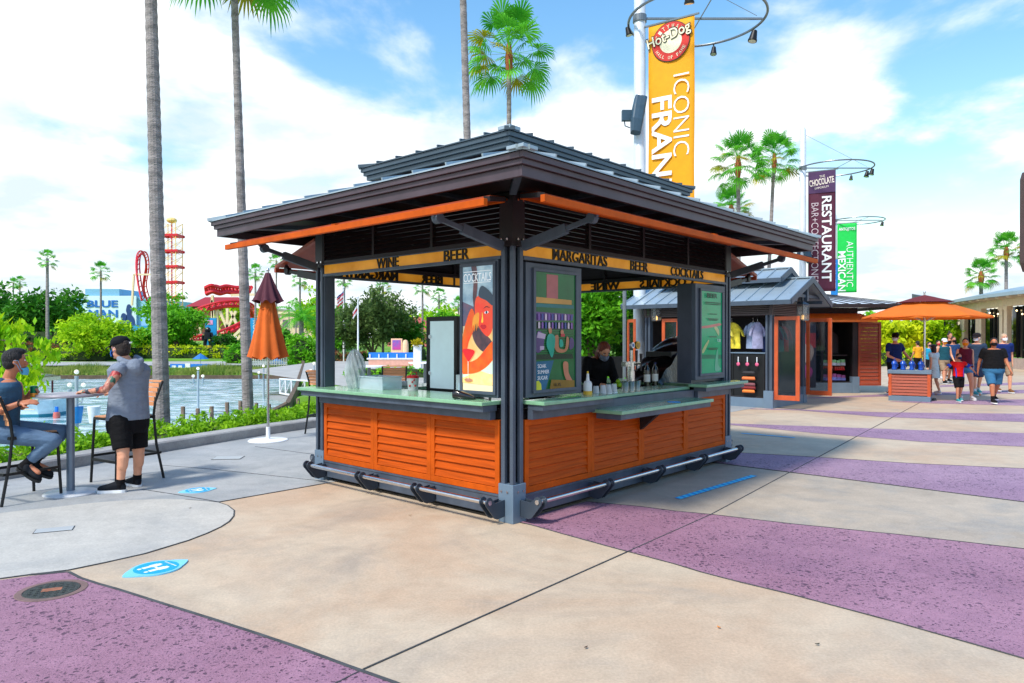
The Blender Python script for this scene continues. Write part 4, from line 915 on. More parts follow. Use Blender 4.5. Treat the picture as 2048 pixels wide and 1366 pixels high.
def curve(pts, n=6):  # Catmull-Rom closed
    P = [Vector((*p, 0)) for p in pts]; out = []
    for k in range(len(P)):
        p0, p1, p2, p3 = P[k-1], P[k], P[(k+1) % len(P)], P[(k+2) % len(P)]
        for j in range(n):
            t_ = j/n; q = 0.5*((2*p1)+(p2-p0)*t_+(2*p0-5*p1+4*p2-p3)*t_*t_+(3*p1-p0-3*p2+p3)*t_**3); out.append((q.x, q.y))
    return out
FIRE = {'poster_arm': (255, 70, 20), 'poster_cheek': (255, 60, 40), 'poster_glow': (255, 220, 70), 'poster_hand': (255, 190, 60), 'poster_sand': (250, 196, 110), 'poster_sky': (176, 204, 216), 'poster_hair': (110, 70, 74), 'poster_dusk': (120, 90, 110)}
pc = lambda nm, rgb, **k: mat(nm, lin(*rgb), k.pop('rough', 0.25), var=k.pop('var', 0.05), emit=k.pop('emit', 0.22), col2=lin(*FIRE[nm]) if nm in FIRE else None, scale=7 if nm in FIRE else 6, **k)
# poster on the left face (a runs away from the near corner, so the picture's left is larger a)
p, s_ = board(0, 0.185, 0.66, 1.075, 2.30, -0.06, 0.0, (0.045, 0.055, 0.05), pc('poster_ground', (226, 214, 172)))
def PS(pts): # poster coordinates u 0..1 left->right, v 0..1 bottom->top
    return [(0.615-u*0.385, 1.13+v*1.12) for u, v in pts]
art = [
 ('poster_sky', (112, 152, 178), [(0, 0.58), (1, 0.60), (1, 1), (0, 1)], 0), ('poster_dusk', (70, 92, 122), [(0, 0.52), (1, 0.55), (1, 0.70), (0.5, 0.66), (0, 0.72)], 0),
 ('poster_sand', (240, 220, 160), [(0, 0.06), (1, 0.05), (1, 0.50), (0, 0.46)], 0), ('poster_foam', (196, 222, 200), [(0, 0.10), (0.5, 0.16), (1, 0.14), (1, 0.24), (0.5, 0.20), (0, 0.19)], 1)]
lay = 1
for nm, rgb, pts, cv in art: shape(0, 0.0, lay, PS(curve(pts) if cv else pts), pc(nm, rgb), s_); lay += 1
for nm, rgb, pts in (
 ('poster_hair', (52, 46, 62), [(0.30, 1.0), (0.46, 1.0), (0.50, 0.85), (0.46, 0.68), (0.62, 0.5), (0.95, 0.40), (1.0, 0.30), (0.8, 0.30), (0.55, 0.34), (0.36, 0.42), (0.32, 0.52), (0.40, 0.60), (0.35, 0.75), (0.37, 0.9)]),
 ('poster_arm', (240, 112, 20), [(0.30, 0.66), (0.42, 0.60), (0.40, 0.50), (0.20, 0.38), (0.16, 0.24), (0.5, 0.26), (1.0, 0.40), (1.0, 0.26), (0.6, 0.16), (0.1, 0.13), (0.0, 0.16), (0.0, 0.40), (0.12, 0.55)]),
 ('poster_cheek', (246, 96, 56), [(0.45, 0.74), (0.65, 0.76), (0.98, 0.70), (1.0, 0.52), (0.86, 0.44), (0.70, 0.46), (0.50, 0.54), (0.42, 0.62)]),
 ('poster_glow', (255, 168, 40), [(0.655, 0.63), (0.68, 0.60), (0.69, 0.555), (0.655, 0.545), (0.63, 0.555), (0.65, 0.59)]),
 ('poster_hand', (250, 130, 34), [(0.36, 0.58), (0.46, 0.62), (0.55, 0.625), (0.56, 0.59), (0.52, 0.50), (0.49, 0.55), (0.47, 0.48), (0.44, 0.54), (0.41, 0.475), (0.38, 0.53), (0.34, 0.50)]),
 ('poster_lips', (206, 20, 36), [(0.60, 0.515), (0.65, 0.532), (0.69, 0.527), (0.75, 0.530), (0.80, 0.51), (0.70, 0.492)]),
 ('poster_eye', (236, 236, 240), [(0.73, 0.624), (0.80, 0.640), (0.87, 0.628), (0.80, 0.615)]),
 ('poster_pupil', (30, 30, 50), [(0.78, 0.638), (0.82, 0.637), (0.82, 0.617), (0.78, 0.618)]),
 ('poster_brow', (60, 30, 40), [(0.70, 0.655), (0.80, 0.676), (0.92, 0.66), (0.80, 0.668)]),
 ('poster_hat', (46, 66, 84), [(0.55, 0.76), (0.66, 0.84), (1.0, 0.76), (1.0, 0.68), (0.8, 0.72)]),
 ('poster_drink', (226, 24, 36), [(0.02, 0.33), (0.42, 0.32), (0.24, 0.235), (0.20, 0.235)]),
 ('poster_base', (176, 120, 96), [(0.08, 0.085), (0.20, 0.10), (0.36, 0.085), (0.20, 0.07)])):
    shape(0, 0.0, lay, PS(curve(pts, 5)), pc(nm, rgb), s_); lay += 0.5
shape(0, 0.0, lay, PS([(0.20, 0.235), (0.22, 0.235), (0.215, 0.09), (0.205, 0.09)]), pc('poster_stem', (244, 236, 214)), s_)
for v in (0.955, 0.865): shape(0, 0.0, lay, PS([(0.06, v), (0.94, v), (0.94, v+0.005), (0.06, v+0.005)]), pc('poster_white', (236, 242, 246)), s_)
text('poster_lettering', 'COCKTAILS', frame(face(0) @ Vector((0.595, 0.008, 2.112)), (0, -1, 0), (0, 0, 1)), 0.345, 0.075, pc('poster_white', (236, 242, 246)), s_, depth=0.002)
# big menu board on the right face: dim glass over a busy picture
def glassy(nm, rgb, **k): return mat(nm, lin(*[c*0.72 for c in rgb]), 0.12, var=k.get('var', 0.25), scale=k.get('scale', 3), spec=0.3, emit=0.30)
p, s_ = board(1, 0.185, 1.01, 1.075, 2.275, -0.06, 0.0, (0.115, 0.065, 0.075), glassy('screen_green', (24, 104, 58), scale=4))
def MS(pts): return [(0.30+u*0.595, 1.14+v*1.06) for u, v in pts]
def mset(lst, mk=glassy):
    global lay
    lay = 1
    for nm, rgb, pts, cv in lst: shape(1, 0.0, lay, MS(curve(pts, 5) if cv else pts), mk(nm, rgb), s_); lay += 0.6
mset([('screen_pink', (170, 92, 100), [(0.27, 0.78), (0.55, 0.78), (0.55, 0.985), (0.27, 0.985)], 0),
 ('screen_amber', (196, 150, 70), [(0.0, 0.735), (0.90, 0.735), (0.90, 0.775), (0.0, 0.785)], 0),
 ('screen_teal', (20, 108, 116), [(0.0, 0.70), (0.96, 0.70), (0.96, 0.73), (0.0, 0.73)], 0),
 ('screen_violet', (92, 70, 130), [(0.0, 0.58), (0.92, 0.60), (0.95, 0.65), (0.0, 0.66)], 0),
 ('screen_violet', (92, 70, 130), [(0.02, 0.32), (0.16, 0.34), (0.2, 0.44), (0.1, 0.5), (0.02, 0.46)], 1),
 ('screen_violet', (92, 70, 130), [(0.84, 0.34), (0.95, 0.36), (0.95, 0.42), (0.86, 0.44)], 1),
 ('screen_lilac', (186, 170, 206), [(0.03, 0.44), (0.22, 0.43), (0.24, 0.47), (0.06, 0.49)], 0),
 ('screen_lilac', (186, 170, 206), [(0.10, 0.335), (0.20, 0.34), (0.20, 0.37), (0.10, 0.37)], 0),
 ('screen_dark', (24, 50, 44), [(0.0, 0.51), (0.94, 0.51), (0.94, 0.575), (0.0, 0.575)], 0),
 ('screen_dark', (24, 50, 44), [(0.0, 0.255), (0.94, 0.255), (0.90, 0.30), (0.0, 0.30)], 0),
 ('screen_skin', (190, 128, 100), [(0.44, 0.44), (0.54, 0.46), (0.56, 0.36), (0.64, 0.34), (0.72, 0.35), (0.76, 0.45), (0.82, 0.42), (0.78, 0.34), (0.66, 0.31), (0.48, 0.33)], 1),
 ('screen_skin', (190, 128, 100), [(0.30, 0.52), (0.36, 0.53), (0.38, 0.49), (0.33, 0.47)], 1),
 ('screen_skin', (190, 128, 100), [(0.60, 0.50), (0.66, 0.51), (0.68, 0.47), (0.62, 0.46)], 1),
 ('screen_aqua', (36, 168, 150), [(0.28, 0.46), (0.38, 0.475), (0.46, 0.44), (0.44, 0.34), (0.38, 0.27), (0.30, 0.33), (0.25, 0.38)], 1),
 ('screen_aqua', (36, 168, 150), [(0.57, 0.42), (0.64, 0.42), (0.66, 0.37), (0.58, 0.36)], 1),
 ('screen_red', (190, 50, 70), [(0.60, 0.475), (0.70, 0.475), (0.70, 0.45), (0.60, 0.45)], 0),
 ('screen_skin', (190, 128, 100), [(0.66, 0.22), (0.78, 0.22), (0.80, 0.13), (0.92, 0.04), (0.84, 0.02), (0.70, 0.10)], 1),
 ('screen_blue', (24, 100, 140), [(0.0, 0.0), (0.22, 0.0), (0.42, 0.245), (0.0, 0.24)], 0),
 ('screen_gold', (136, 110, 34), [(0.32, 0.0), (0.95, 0.0), (0.95, 0.06), (0.36, 0.08)], 0),
 ('screen_lime', (200, 214, 60), [(0.0, 0.0), (0.12, 0.0), (0.11, 0.05), (0.05, 0.08), (0.0, 0.075)], 0)])
for k in range(22):
    u_, v_ = 0.04+0.075*(k % 11)*1.08, (0.592 if k < 11 else 0.52); shape(1, 0.0, 13.2, MS([(u_, v_), (u_+.045, v_), (u_+.045, v_+.045), (u_+.02, v_+.058), (u_, v_+.045)]), glassy(('bottle_violet', 'bottle_blue', 'bottle_pale')[k*7 % 3], ((120, 80, 170), (50, 70, 150), (200, 190, 210))[k*7 % 3]), s_, 'bottle_picture')
for k in range(10): shape(1, 0.0, 0.5, MS([(0.0, 0.31+k*0.02), (0.95, 0.31+k*0.02), (0.95, 0.315+k*0.02), (0.0, 0.315+k*0.02)]), glassy('screen_dark', (24, 50, 44)), s_)
for s2, v, w_ in (('SOAK', 0.185, 0.12), ('SUMMER', 0.135, 0.16), ('SUGAR', 0.085, 0.14)):
    text('screen_lettering', s2, frame(face(1) @ Vector((0.315, 0.016, 1.14+v*1.06)), (1, 0, 0), (0, 0, 1)), w_, 0.034, M_white, s_, depth=0.002)
text('screen_lettering', '10.75', frame(face(1) @ Vector((0.55, 0.016, 1.16)), (1, 0, 0), (0, 0, 1)), 0.10, 0.03, M_lett, s_, depth=0.002)
# beer board, deep pier
b = fb(1); b.box(3.335, KL-0.162, -0.26, -0.07, 1.057, 2.27); b.build('board_pier', M_board, K, bevel=0.004)
p, s_ = board(1, 3.335, KL-0.165, 1.095, 2.27, -0.068, 0.0, (0.115, 0.075, 0.085), glassy('screen_emerald', (0, 176, 124), var=0.12))
def MS(pts): return [(3.45+u*0.57, 1.17+v*1.015) for u, v in pts]
mset([('screen_emerald_dark', (0, 120, 96), [(0.0, 0.18), (1, 0.17), (1, 0.22), (0, 0.23)], 0), ('screen_rose', (196, 110, 110), [(0.02, 0.57), (0.35, 0.585), (0.6, 0.60), (0.9, 0.615), (0.95, 0.59), (0.5, 0.56), (0.02, 0.545)], 1),
 ('screen_pale', (190, 206, 150), [(0.62, 0.56), (0.74, 0.57), (0.86, 0.52), (0.84, 0.46), (0.74, 0.50)], 1), ('screen_pale', (190, 206, 150), [(0.05, 0.28), (0.32, 0.40), (0.36, 0.38), (0.12, 0.25)], 1),
 ('screen_mint', (90, 180, 150), [(0.65, 0.03), (0.72, 0.25), (0.80, 0.28), (0.82, 0.10), (0.95, 0.04)], 1)])
text('screen_lettering', 'BEER', frame(face(1) @ Vector((3.45+0.13, 0.016, 2.105)), (1, 0, 0), (0, 0, 1)), 0.28, 0.055, M_lett, s_, depth=0.002, bold=0.02)
for k, (v, w_) in enumerate([(0.86, .42), (0.84, .42), (0.72, .2), (0.66, .28), (0.645, .22), (0.50, .0), (0.44, .2), (0.35, .0), (0.30, .26), (0.285, .22)]):
    if w_: b = fb(1); b.box(3.45+0.285-w_*0.5+0.02, 3.45+0.285+w_*0.5+0.02, 0.012, 0.0135, 1.17+v*1.015, 1.17+v*1.015+0.009); b.build('print_line', M_lett, s_)
text('screen_lettering', '7.50', frame(face(1) @ Vector((3.85, 0.016, 1.56)), (1, 0, 0), (0, 0, 1)), 0.10, 0.035, M_white, s_, depth=0.002)
# ================================================================ THE OTHER STALLS
M_glass = mat('clear_glass', lin(200, 214, 220), 0.04, alpha=0.28, var=0.02, spec=0.8)
M_dglass = mat('dark_glass', lin(34, 44, 52), 0.06, alpha=0.42, var=0.1, spec=0.9)
M_redor = mat('red_orange_door_wood', (0.52, 0.085, 0.02), 0.4, var=0.15, scale=5, coat=0.2)
def lantern(label, loc, h, hang=0.3):
    t = empty('lantern', loc, 0.4, label, 'lantern', 'hanging lanterns on the stalls'); w_ = h*0.24
    b = MB()
    for sx in (-1, 1):
        for sy in (-1, 1): b.box(sx*w_-0.008, sx*w_+0.008, sy*w_-0.008, sy*w_+0.008, 0, h)
    for z in (0, h*0.30, h*0.9):
        for s_ in (-1, 1): b.box(-w_, w_, s_*w_-0.006, s_*w_+0.006, z, z+0.014); b.box(s_*w_-0.006, s_*w_+0.006, -w_, w_, z, z+0.014)
    b._a([(-w_*1.2, -w_*1.2, h), (w_*1.2, -w_*1.2, h), (w_*1.2, w_*1.2, h), (-w_*1.2, w_*1.2, h), (0, 0, h*1.25)], [(3,2,1,0), (0,1,4), (1,2,4), (2,3,4), (3,0,4)]); b.box(-w_, w_, -w_, w_, -0.014, -0.001)
    b.cyl((0, 0, h*1.2), (0, 0, h*1.25+hang), 0.008, n=6); b.build('lantern_frame', mat('pewter', lin(120, 122, 126), 0.35, 0.6), t)
    MB().box(-w_*0.86, w_*0.86, -w_*0.86, w_*0.86, 0.01, h*0.88).build('lantern_glass', M_glass, t)
    MB().lathe([(0.022, 0.0), (0.022, h*0.35), (0.001, h*0.36)], n=10).build('candle', mat('warm_candle', (1.0, 0.55, 0.16), 0.5, emit=2.2, var=0.02), t)
    return t
def door_leaf(p0, p1, z0, z1, parent, th=0.05, nm='glass_door', glass=None, mid=False, mfr=None):
    p0 = Vector((*p0, 0)); p1 = Vector((*p1, 0)); d = (p1-p0); L_ = d.length; d.normalize(); st = 0.085
    M = frame((p0.x, p0.y, 0), d, (0, 0, 1)); b = MB(); b.T = M; h = th/2   # frame: x along, y up
    b.box(0, st, z0, z1, -h, h); b.box(L_-st, L_, z0, z1, -h, h); b.box(st, L_-st, z1-st, z1, -h*0.95, h*0.95); b.box(st, L_-st, z0, z0+st*1.3, -h*0.95, h*0.95)
    o = b.build(nm, mfr or M_redor, parent, bevel=0.004); b = MB(); b.T = M; b.box(st, L_-st, z0+st*1.3, z1-st, -0.004, 0.004); b.build('door_pane', glass or M_dglass, o)
    return o
def post4(b, x, y, z0, z1, s_=0.15):
    for sx in (0, 1):
        for sy in (0, 1): b.box(x-s_/2+sx*(s_-0.045), x-s_/2+sx*(s_-0.045)+0.045, y-s_/2+sy*(s_-0.045), y-s_/2+sy*(s_-0.045)+0.045, z0, z1)
def gable_roof(par, x0, x1, y0, y1, ze, zr, ov, nm, nseam, mroof=M_roof, th=0.03):
    """ridge along y"""
    xm = (x0+x1)/2; b = MB(); X0, X1, Y0, Y1 = x0-ov, x1+ov, y0-ov*2, y1+ov*2
    b._a([(X0, Y0, ze), (xm, Y0, zr), (X1, Y0, ze), (X1, Y1, ze), (xm, Y1, zr), (X0, Y1, ze)]+[(X0, Y0, ze-th*2.4), (xm, Y0, zr-th*2.4), (X1, Y0, ze-th*2.4), (X1, Y1, ze-th*2.4), (xm, Y1, zr-th*2.4), (X0, Y1, ze-th*2.4)],
        [(0,1,4,5), (1,2,3,4), (6,11,10,7), (7,10,9,8), (0,6,7,1), (1,7,8,2), (3,9,10,4), (4,10,11,5), (5,11,6,0), (2,8,9,3)])
    r_ = b.build(nm, mroof, par); b = MB()
    for k in range(nseam+1):
        y = Y0+0.01+(Y1-Y0-0.02)*k/nseam
        for xe in (X0, X1): b.bar((xe, y, ze+0.014), (xm, y, zr+0.014), 0.018, 0.03)
    b.bar((xm, Y0, zr+0.02), (xm, Y1, zr+0.02), 0.12, 0.03); b.build('seams', mroof, r_)
    b = MB()
    for y, s_ in ((Y0, -1), (Y1, 1)):
        b.bar((X0, y+s_*0.012, ze-0.04), (xm, y+s_*0.012, zr-0.04), 0.024, 0.13); b.bar((xm, y+s_*0.0125, zr-0.04), (X1, y+s_*0.0125, ze-0.04), 0.024, 0.13)
    b.bar((X0-0.012, Y0, ze-0.05), (X0-0.012, Y1, ze-0.05), 0.02, 0.10); b.bar((X1+0.012, Y0, ze-0.05), (X1+0.012, Y1, ze-0.05), 0.02, 0.10)
    b.build('barge_boards', mat('slate_trim', lin(70, 84, 100), 0.45, 0.2), r_); return r_
# --- gabled merchandise stall
B_ = empty('merchandise_stall', (5.93, 16.34, 0), KR, 'gabled merchandise stall with pale metal roof, glass doors and hanging t-shirts', 'stall')
def bw(x, y, z=0): c, s = math.cos(KR), math.sin(KR); return Vector((5.93+x*c-y*s, 16.34+x*s+y*c, z))
BX, BY = 2.1, 3.3
MB().box(-0.03, BX+0.03, -0.03, BY+0.03, 0, 0.22).box(-.05, .17, -.05, .17, 0.0, .40).box(-.05, .17, BY-.17, BY+.05, 0, .40).box(BX-.17, BX+.05, -.05, .17, 0, .40).build('stall_base', M_metal2, B_, bevel=0.005)
for x in (0.06, BX-0.06):
    for y in (0.06, BY-0.06): b = MB(); post4(b, x, y, 0.40, 2.18); b.box(x-.02, x+.02, y-.02, y+.02, .4, 2.18); b.build('post', M_metal, B_)
MB().box(-0.005, 0.03, 1.60, 1.66, 0.22, 2.1).build('mullion_post', M_dark, B_)
b = MB(); b.box(-0.02, BX+0.02, -0.02, BY+0.02, 2.14, 2.18); b.box(-0.02, BX+0.02, -0.02, BY+0.02, 2.40, 2.44)
for k in range(5):
    z = 2.19+k*0.042; b.box(-0.018+0.006*(k % 2), BX+0.018, -0.018, BY+0.018, z, z+0.030)
for y in (0, 1.65, BY): b.box(-0.03, 0.0, y-0.04, y+0.04, 2.18, 2.40)
b.build('louvred_header', mat('brown_louvre', lin(66, 56, 58), 0.5, 0.1), B_)
b = MB(); b.box(BX-0.06, BX-0.02, 0.15, BY-0.15, 0.22, 2.14); b.box(0.15, BX-0.1, BY-0.07, BY-0.03, 0.22, 2.14); b.box(0.02, BX-0.1, 0.1, BY-0.1, 0.221, 0.25); b.build('back_walls', mat('stall_dark_wall', lin(38, 34, 38), 0.7), B_)
gable_roof(B_, 0, BX, 0.05, BY-0.05, 2.46, 3.02, 0.30, 'main_roof', 13)
gable_roof(B_, 0.55, BX-0.55, 0.15, BY-0.25, 3.02, 3.28, 0.10, 'cap_roof', 10)
b = MB(); b.box(0.7, BX-0.7, -0.30, 0.3, 2.62, 2.72); b.box(BX/2-0.05, BX/2+0.05, -0.45, -0.30, 2.48, 2.95)
for x in (0.2, BX-0.2): b.box(x-.04, x+.04, -0.5, 0.1, 2.44, 2.52)
b.box(0.1, BX-0.1, -0.42, -0.36, 2.56, 2.63); b.build('gable_beams', mat('slate_trim', lin(70, 84, 100)), B_)
b = MB(); b.cyl((-0.10, 0.2, 2.42), (-0.10, 1.25, 2.42), 0.018, n=8); b.build('light_strip', mat('warm_strip', (1, .78, .5), emit=0.9, var=.01), B_)
# door leaves
def leafB(x0, y0, x1, y1, z0=0.20, z1=2.10, **k): return door_leaf((x0, y0), (x1, y1), z0, z1, B_, **k)
leafB(0.05, -0.05, 0.05, -0.62); leafB(BX-0.02, -0.05, BX-0.02, -0.66)
leafB(-0.03, 2.30, -0.03, 2.80, glass=M_dglass); leafB(-0.35, BY+0.10, -0.03, BY+0.52)
lantern('hanging lantern at the gable end of the merchandise stall', bw(BX/2-0.25, -0.42, 2.03), 0.36, 0.10)
lantern('hanging lantern at the far left eave of the merchandise stall, behind the amber sign', (xat(1313, 18.3), 18.3, 2.06), 0.34, 0.08)
# shirts hung in the opening
def shirt(label, x, y, m, z=1.98, w_=0.30, l_=0.62, rz=0.0, grp='shirts hanging in the merchandise stall'):
    c = bw(x, y, z); t = empty('hanging_shirt', c, KR+math.pi/2+rz, label, 'shirt', grp); b = MB()
    b.loft([((0, 0, -l_), w_*0.74, 0.045), ((0, 0, -l_*0.5), w_*0.70, 0.05), ((0, 0, -0.16), w_*0.72, 0.055), ((0, 0, -0.06), w_*0.60, 0.05), ((0, 0, 0.0), w_*0.26, 0.035)], 16)
    for s_ in (-1, 1): b.loft([((s_*w_*0.55, 0, -0.08), .035, .07), ((s_*w_*0.85, 0, -0.20), .035, .065), ((s_*w_*1.0, 0, -0.32), .03, .06)], 10, right=(1, 0, 0.6))
    b.build('fabric', m, t, smooth=True); b = MB(); b.tube([(-w_*.5, 0, -0.05), (0, 0, 0.03), (w_*.5, 0, -0.05)], .006, 5); b.tube([(0, 0, .03), (0, 0, .07), (.02, 0, .09), (0, 0, .11)], .004, 5); b.build('hanger', M_steel, t); return t
MY = cloth0 = mat('shirt_yellow', lin(232, 220, 90), 0.85, var=.12, scale=7); MLV = mat('shirt_lilac_white', lin(150, 152, 186), 0.85, var=.25, scale=12)
shirt('pale yellow t-shirt, front one of the pair in the stall opening', 0.12, 1.30, MY); shirt('yellow graphic t-shirt behind the front one in the stall opening', 0.28, 1.08, mat('shirt_yellow_deep', lin(220, 204, 60), .85, var=.3, scale=10), w_=.29)
shirt('lilac striped hooded shirt nearest the stall post', 0.22, 0.42, MLV, w_=.17, rz=.5); shirt('second lilac striped shirt behind the first by the stall post', 0.40, 0.60, mat('shirt_lilac_blue', lin(160, 178, 214), .85, var=.2, scale=14), w_=.24)
for k_, (x_, rgb, nm_) in enumerate(((.55, (40, 60, 110), 'navy'), (.85, (90, 40, 100), 'purple'), (1.15, (30, 110, 110), 'teal'), (1.45, (150, 30, 40), 'crimson'), (1.75, (50, 50, 56), 'charcoal'))):
    t_ = shirt(nm_+' shirt hanging in the stall end behind the glass doors', x_, .30, mat('shirt_'+nm_, lin(*rgb), .85, var=.3, scale=12), w_=.22, rz=.9, z=1.9)
# black display counter with goods
D = empty('display_counter', bw(0.06, 0.18, 0.25), KR, 'black display counter with glass top and hanging goods inside the gabled stall', 'display counter')
MB().box(0, 0.5, 0, 0.80, 0, 1.0).box(-0.02, .03, 0, .04, 0, 1.02).box(-.02, .03, .76, .80, 0, 1.02).build('cabinet', M_black, D); MB().box(-0.03, 0.52, -0.02, 0.82, 1.0, 1.025).build('counter_glass', M_metal2, D)
for k, (y, z, m_, lab) in enumerate([(y, z, m_, lab) for z, m_, lab in ((0.80, 'p', 0),) for y in (0.15, 0.38, 0.60)]):
    t = empty('charm', bw(0.0, 0.18+y, 0.25+z), KR, 'pink and white charm hanging on the black display counter, %s of three' % ('right one', 'middle one', 'left one')[k], 'charm', 'charms on the display counter')
    MB().ell((-0.03, 0, -0.05), (.02, .045, .045), 8, 6).build('charm_body', mat('pink_plastic', lin(214, 90, 130), .4), t); MB().cyl((-0.03, 0, 0), (-0.03, 0, .12), .012, n=6).build('charm_strap', M_white, t)
for k, (z, nm, rgb, w_) in enumerate(((0.42, 'orange brimmed', (226, 118, 60), .16), (0.55, 'black', (40, 40, 44), .15), (0.28, 'grey and red', (120, 70, 76), .16), (0.12, 'bright orange', (236, 128, 50), .15), (0.20, 'dark red', (120, 30, 36), .17))):
    t = empty('baseball_cap', bw(-0.02, 0.18+0.34, 0.25+z), KR, nm+' cap stacked on the front of the black display counter', 'cap', 'caps on the display counter')
    MB().loft([((-.03, 0, -.03), .04, w_), ((-.04, 0, .0), .05, w_*1.02), ((-.03, 0, .04), .03, w_*.9)], 12).build('cap_body', mat('cap_'+nm.split()[0], lin(*rgb), .8), t, smooth=True)
for k, (y, z) in enumerate(((2.1, 1.25), (2.35, 1.25))):
    t = empty('plush_toy', bw(0.15, y, z-0.85), 0, ('lime green plush by the stall opening', 'second lime green plush behind the amber lit post')[k], 'toy'); MB().ell((0, 0, .1), (.10, .09, .12), 10, 8).ell((0, -.02, .25), .08, 10, 8).build('plush_body', mat('lime_plush', lin(170, 200, 40), .9), t, smooth=True)
# --- second merchandise stall further on
C_ = empty('souvenir_stall', (8.60, 21.0, 0), 0, 'flat fronted souvenir stall under a wide pale roof with an orange awning', 'stall')
CX2, CY2 = 1.52, 2.4
MB().box(-0.6, CX2+0.04, -0.03, CY2, 0, 0.30).box(CX2-0.14, CX2+0.06, -.06, .14, 0, .48).build('stall_base', M_metal2, C_, bevel=0.005)
for px_, pw_, pz_ in ((CX2-.05, .16, .48), (-.3, .14, .3), (.52, .06, .3)): MB().box(px_-pw_/2, px_+pw_/2, .05-pw_/2, .05+pw_/2, pz_, 2.2).build('post', M_dark, C_)
MB().box(CX2-.03, CX2, .13, 1.5, .3, 2.2).build('side_wall', M_dark, C_)
MB().box(-0.6, CX2, 1.5, 1.56, .3, 2.2).box(-0.6, CX2+.02, -.02, CY2, 2.2, 2.5).box(-.6, CX2, .02, 1.5, .301, .32).build('dark_walls', mat('stall_dark_wall', lin(38, 34, 38)), C_)
b = MB(); X0, X1, Y0, Y1 = -2.6, CX2+1.0, -1.0, CY2+1.0; b._a([(X0, Y0, 2.56), (X1, Y0, 2.56), (X1, Y1, 2.56), (X0, Y1, 2.56), (X0+1.2, Y0+1.9, 2.96), (X1-1.7, Y0+1.9, 2.96), (X1-1.7, Y1-1.9, 2.96), (X0+1.2, Y1-1.9, 2.96)], [(0,1,5,4), (1,2,6,5), (2,3,7,6), (3,0,4,7), (4,5,6,7), (3,2,1,0)])
rf = b.build('wide_roof', mat('pale_roof', lin(214, 224, 232), 0.4, 0.2, var=.06), C_); b = MB()
b.box(X0, X1, Y0-0.04, Y0-0.001, 2.47, 2.57); b.box(X1+.001, X1+.04, Y0, Y1, 2.47, 2.57)
for k in range(16): b.bar((X0+(X1-X0)*k/15, Y0+.01, 2.575), (X0+1.2+(X1-1.7-X0-1.2)*k/15, Y0+1.9, 2.975), .02, .02)
b.build('roof_trim', M_dark, rf)
b = MB(); 
b._a([(-0.75, -0.62, 2.13), (CX2+0.30, -0.62, 2.13), (CX2+0.1, 0.0, 2.34), (-0.75, 0.0, 2.34), (-0.75, -0.62, 2.07), (CX2+0.30, -0.62, 2.07), (CX2+0.1, 0.0, 2.29), (-0.75, 0.0, 2.29)], [(0,1,2,3), (7,6,5,4), (0,4,5,1), (1,5,6,2), (3,2,6,7), (0,3,7,4)])
b.build('orange_awning', mat('awning_orange', lin(246, 120, 30), 0.6), C_)
b = MB(); b.bar((CX2+0.02, 0.04, 2.1), (CX2+0.25, -0.5, 2.1), .04, .05); b.build('awning_arm', M_black, C_)
# open louvred shutter door on the right
def shutter(x0, x1, y, z0, z1):
    b = MB(); b.box(x0, x1, y, y+.05, z0, z0+.07); b.box(x0, x1, y, y+.05, z1-.06, z1); b.box(x0, x0+.05, y, y+.05, z0+.07, z1-.06); b.box(x1-.07, x1, y, y+.05, z0+.07, z1-.06); o = b.build('louvred_shutter', M_redwood, C_, bevel=.003); b = MB(); n = 16; h = (z1-z0-.13)/n
    for k in range(n): z = z0+.07+k*h; b._a([(x0+.05, y+.008, z+.003), (x1-.07, y+.008, z+.003), (x1-.07, y+.034, z+h), (x0+.05, y+.034, z+h)], [(0,1,2,3)])
    b.build('slats', M_redwood, o)
shutter(CX2+0.03, CX2+0.70, -0.05, 0.22, 2.08)
door_leaf((-0.66, -0.62), (-0.32, -0.05), 0.25, 2.15, C_)
# shelves full of goods: each visible block of goods its own thing
b = MB()
for z in (0.75, 1.15, 1.5): b.box(-0.25, 0.48, .35, .9, z, z+.03)
b.box(0.55, CX2-.15, .25, .9, 1.08, 1.12); b.build('shelves', mat('stall_dark_wall', lin(38, 34, 38)), C_)
gd = [('folded pale shirts on the souvenir stall counter', 'folded_shirts', .62, 1.30, .22, .80, .98, (196, 208, 220)), ('dark jacket hanging in the souvenir stall', 'hanging_jacket', .75, 1.2, .3, 1.15, 1.8, (34, 30, 36)), ('red folded pile low in the souvenir stall', 'folded_pile', .98, 1.28, .22, .66, .78, (196, 30, 36)),
      ('row of blue and pink slippers at the foot of the souvenir stall', 'slipper_rack', .62, 1.3, .2, .36, .56, (110, 120, 200)), ('black folded pile beside the red one', 'folded_pile', .62, .94, .22, .66, .78, (30, 30, 36)), ('red round sign board high in the souvenir stall', 'round_board', .02, .36, .34, 1.55, 1.85, (130, 24, 30)),
      ('boxed mugs on the middle shelf of the souvenir stall', 'mug_boxes', -.22, .42, .3, 1.18, 1.34, (150, 110, 140)), ('toy boxes on the lower shelf of the souvenir stall', 'toy_boxes', -.22, .42, .3, .79, 1.0, (160, 120, 90)), ('red book stack at the bottom of the shelves', 'book_stack', -.15, .2, .3, .34, .7, (190, 30, 30)), ('striped postcards on the shelf of the souvenir stall', 'postcards', -.22, .42, .3, 1.0, 1.1, (180, 180, 190))]
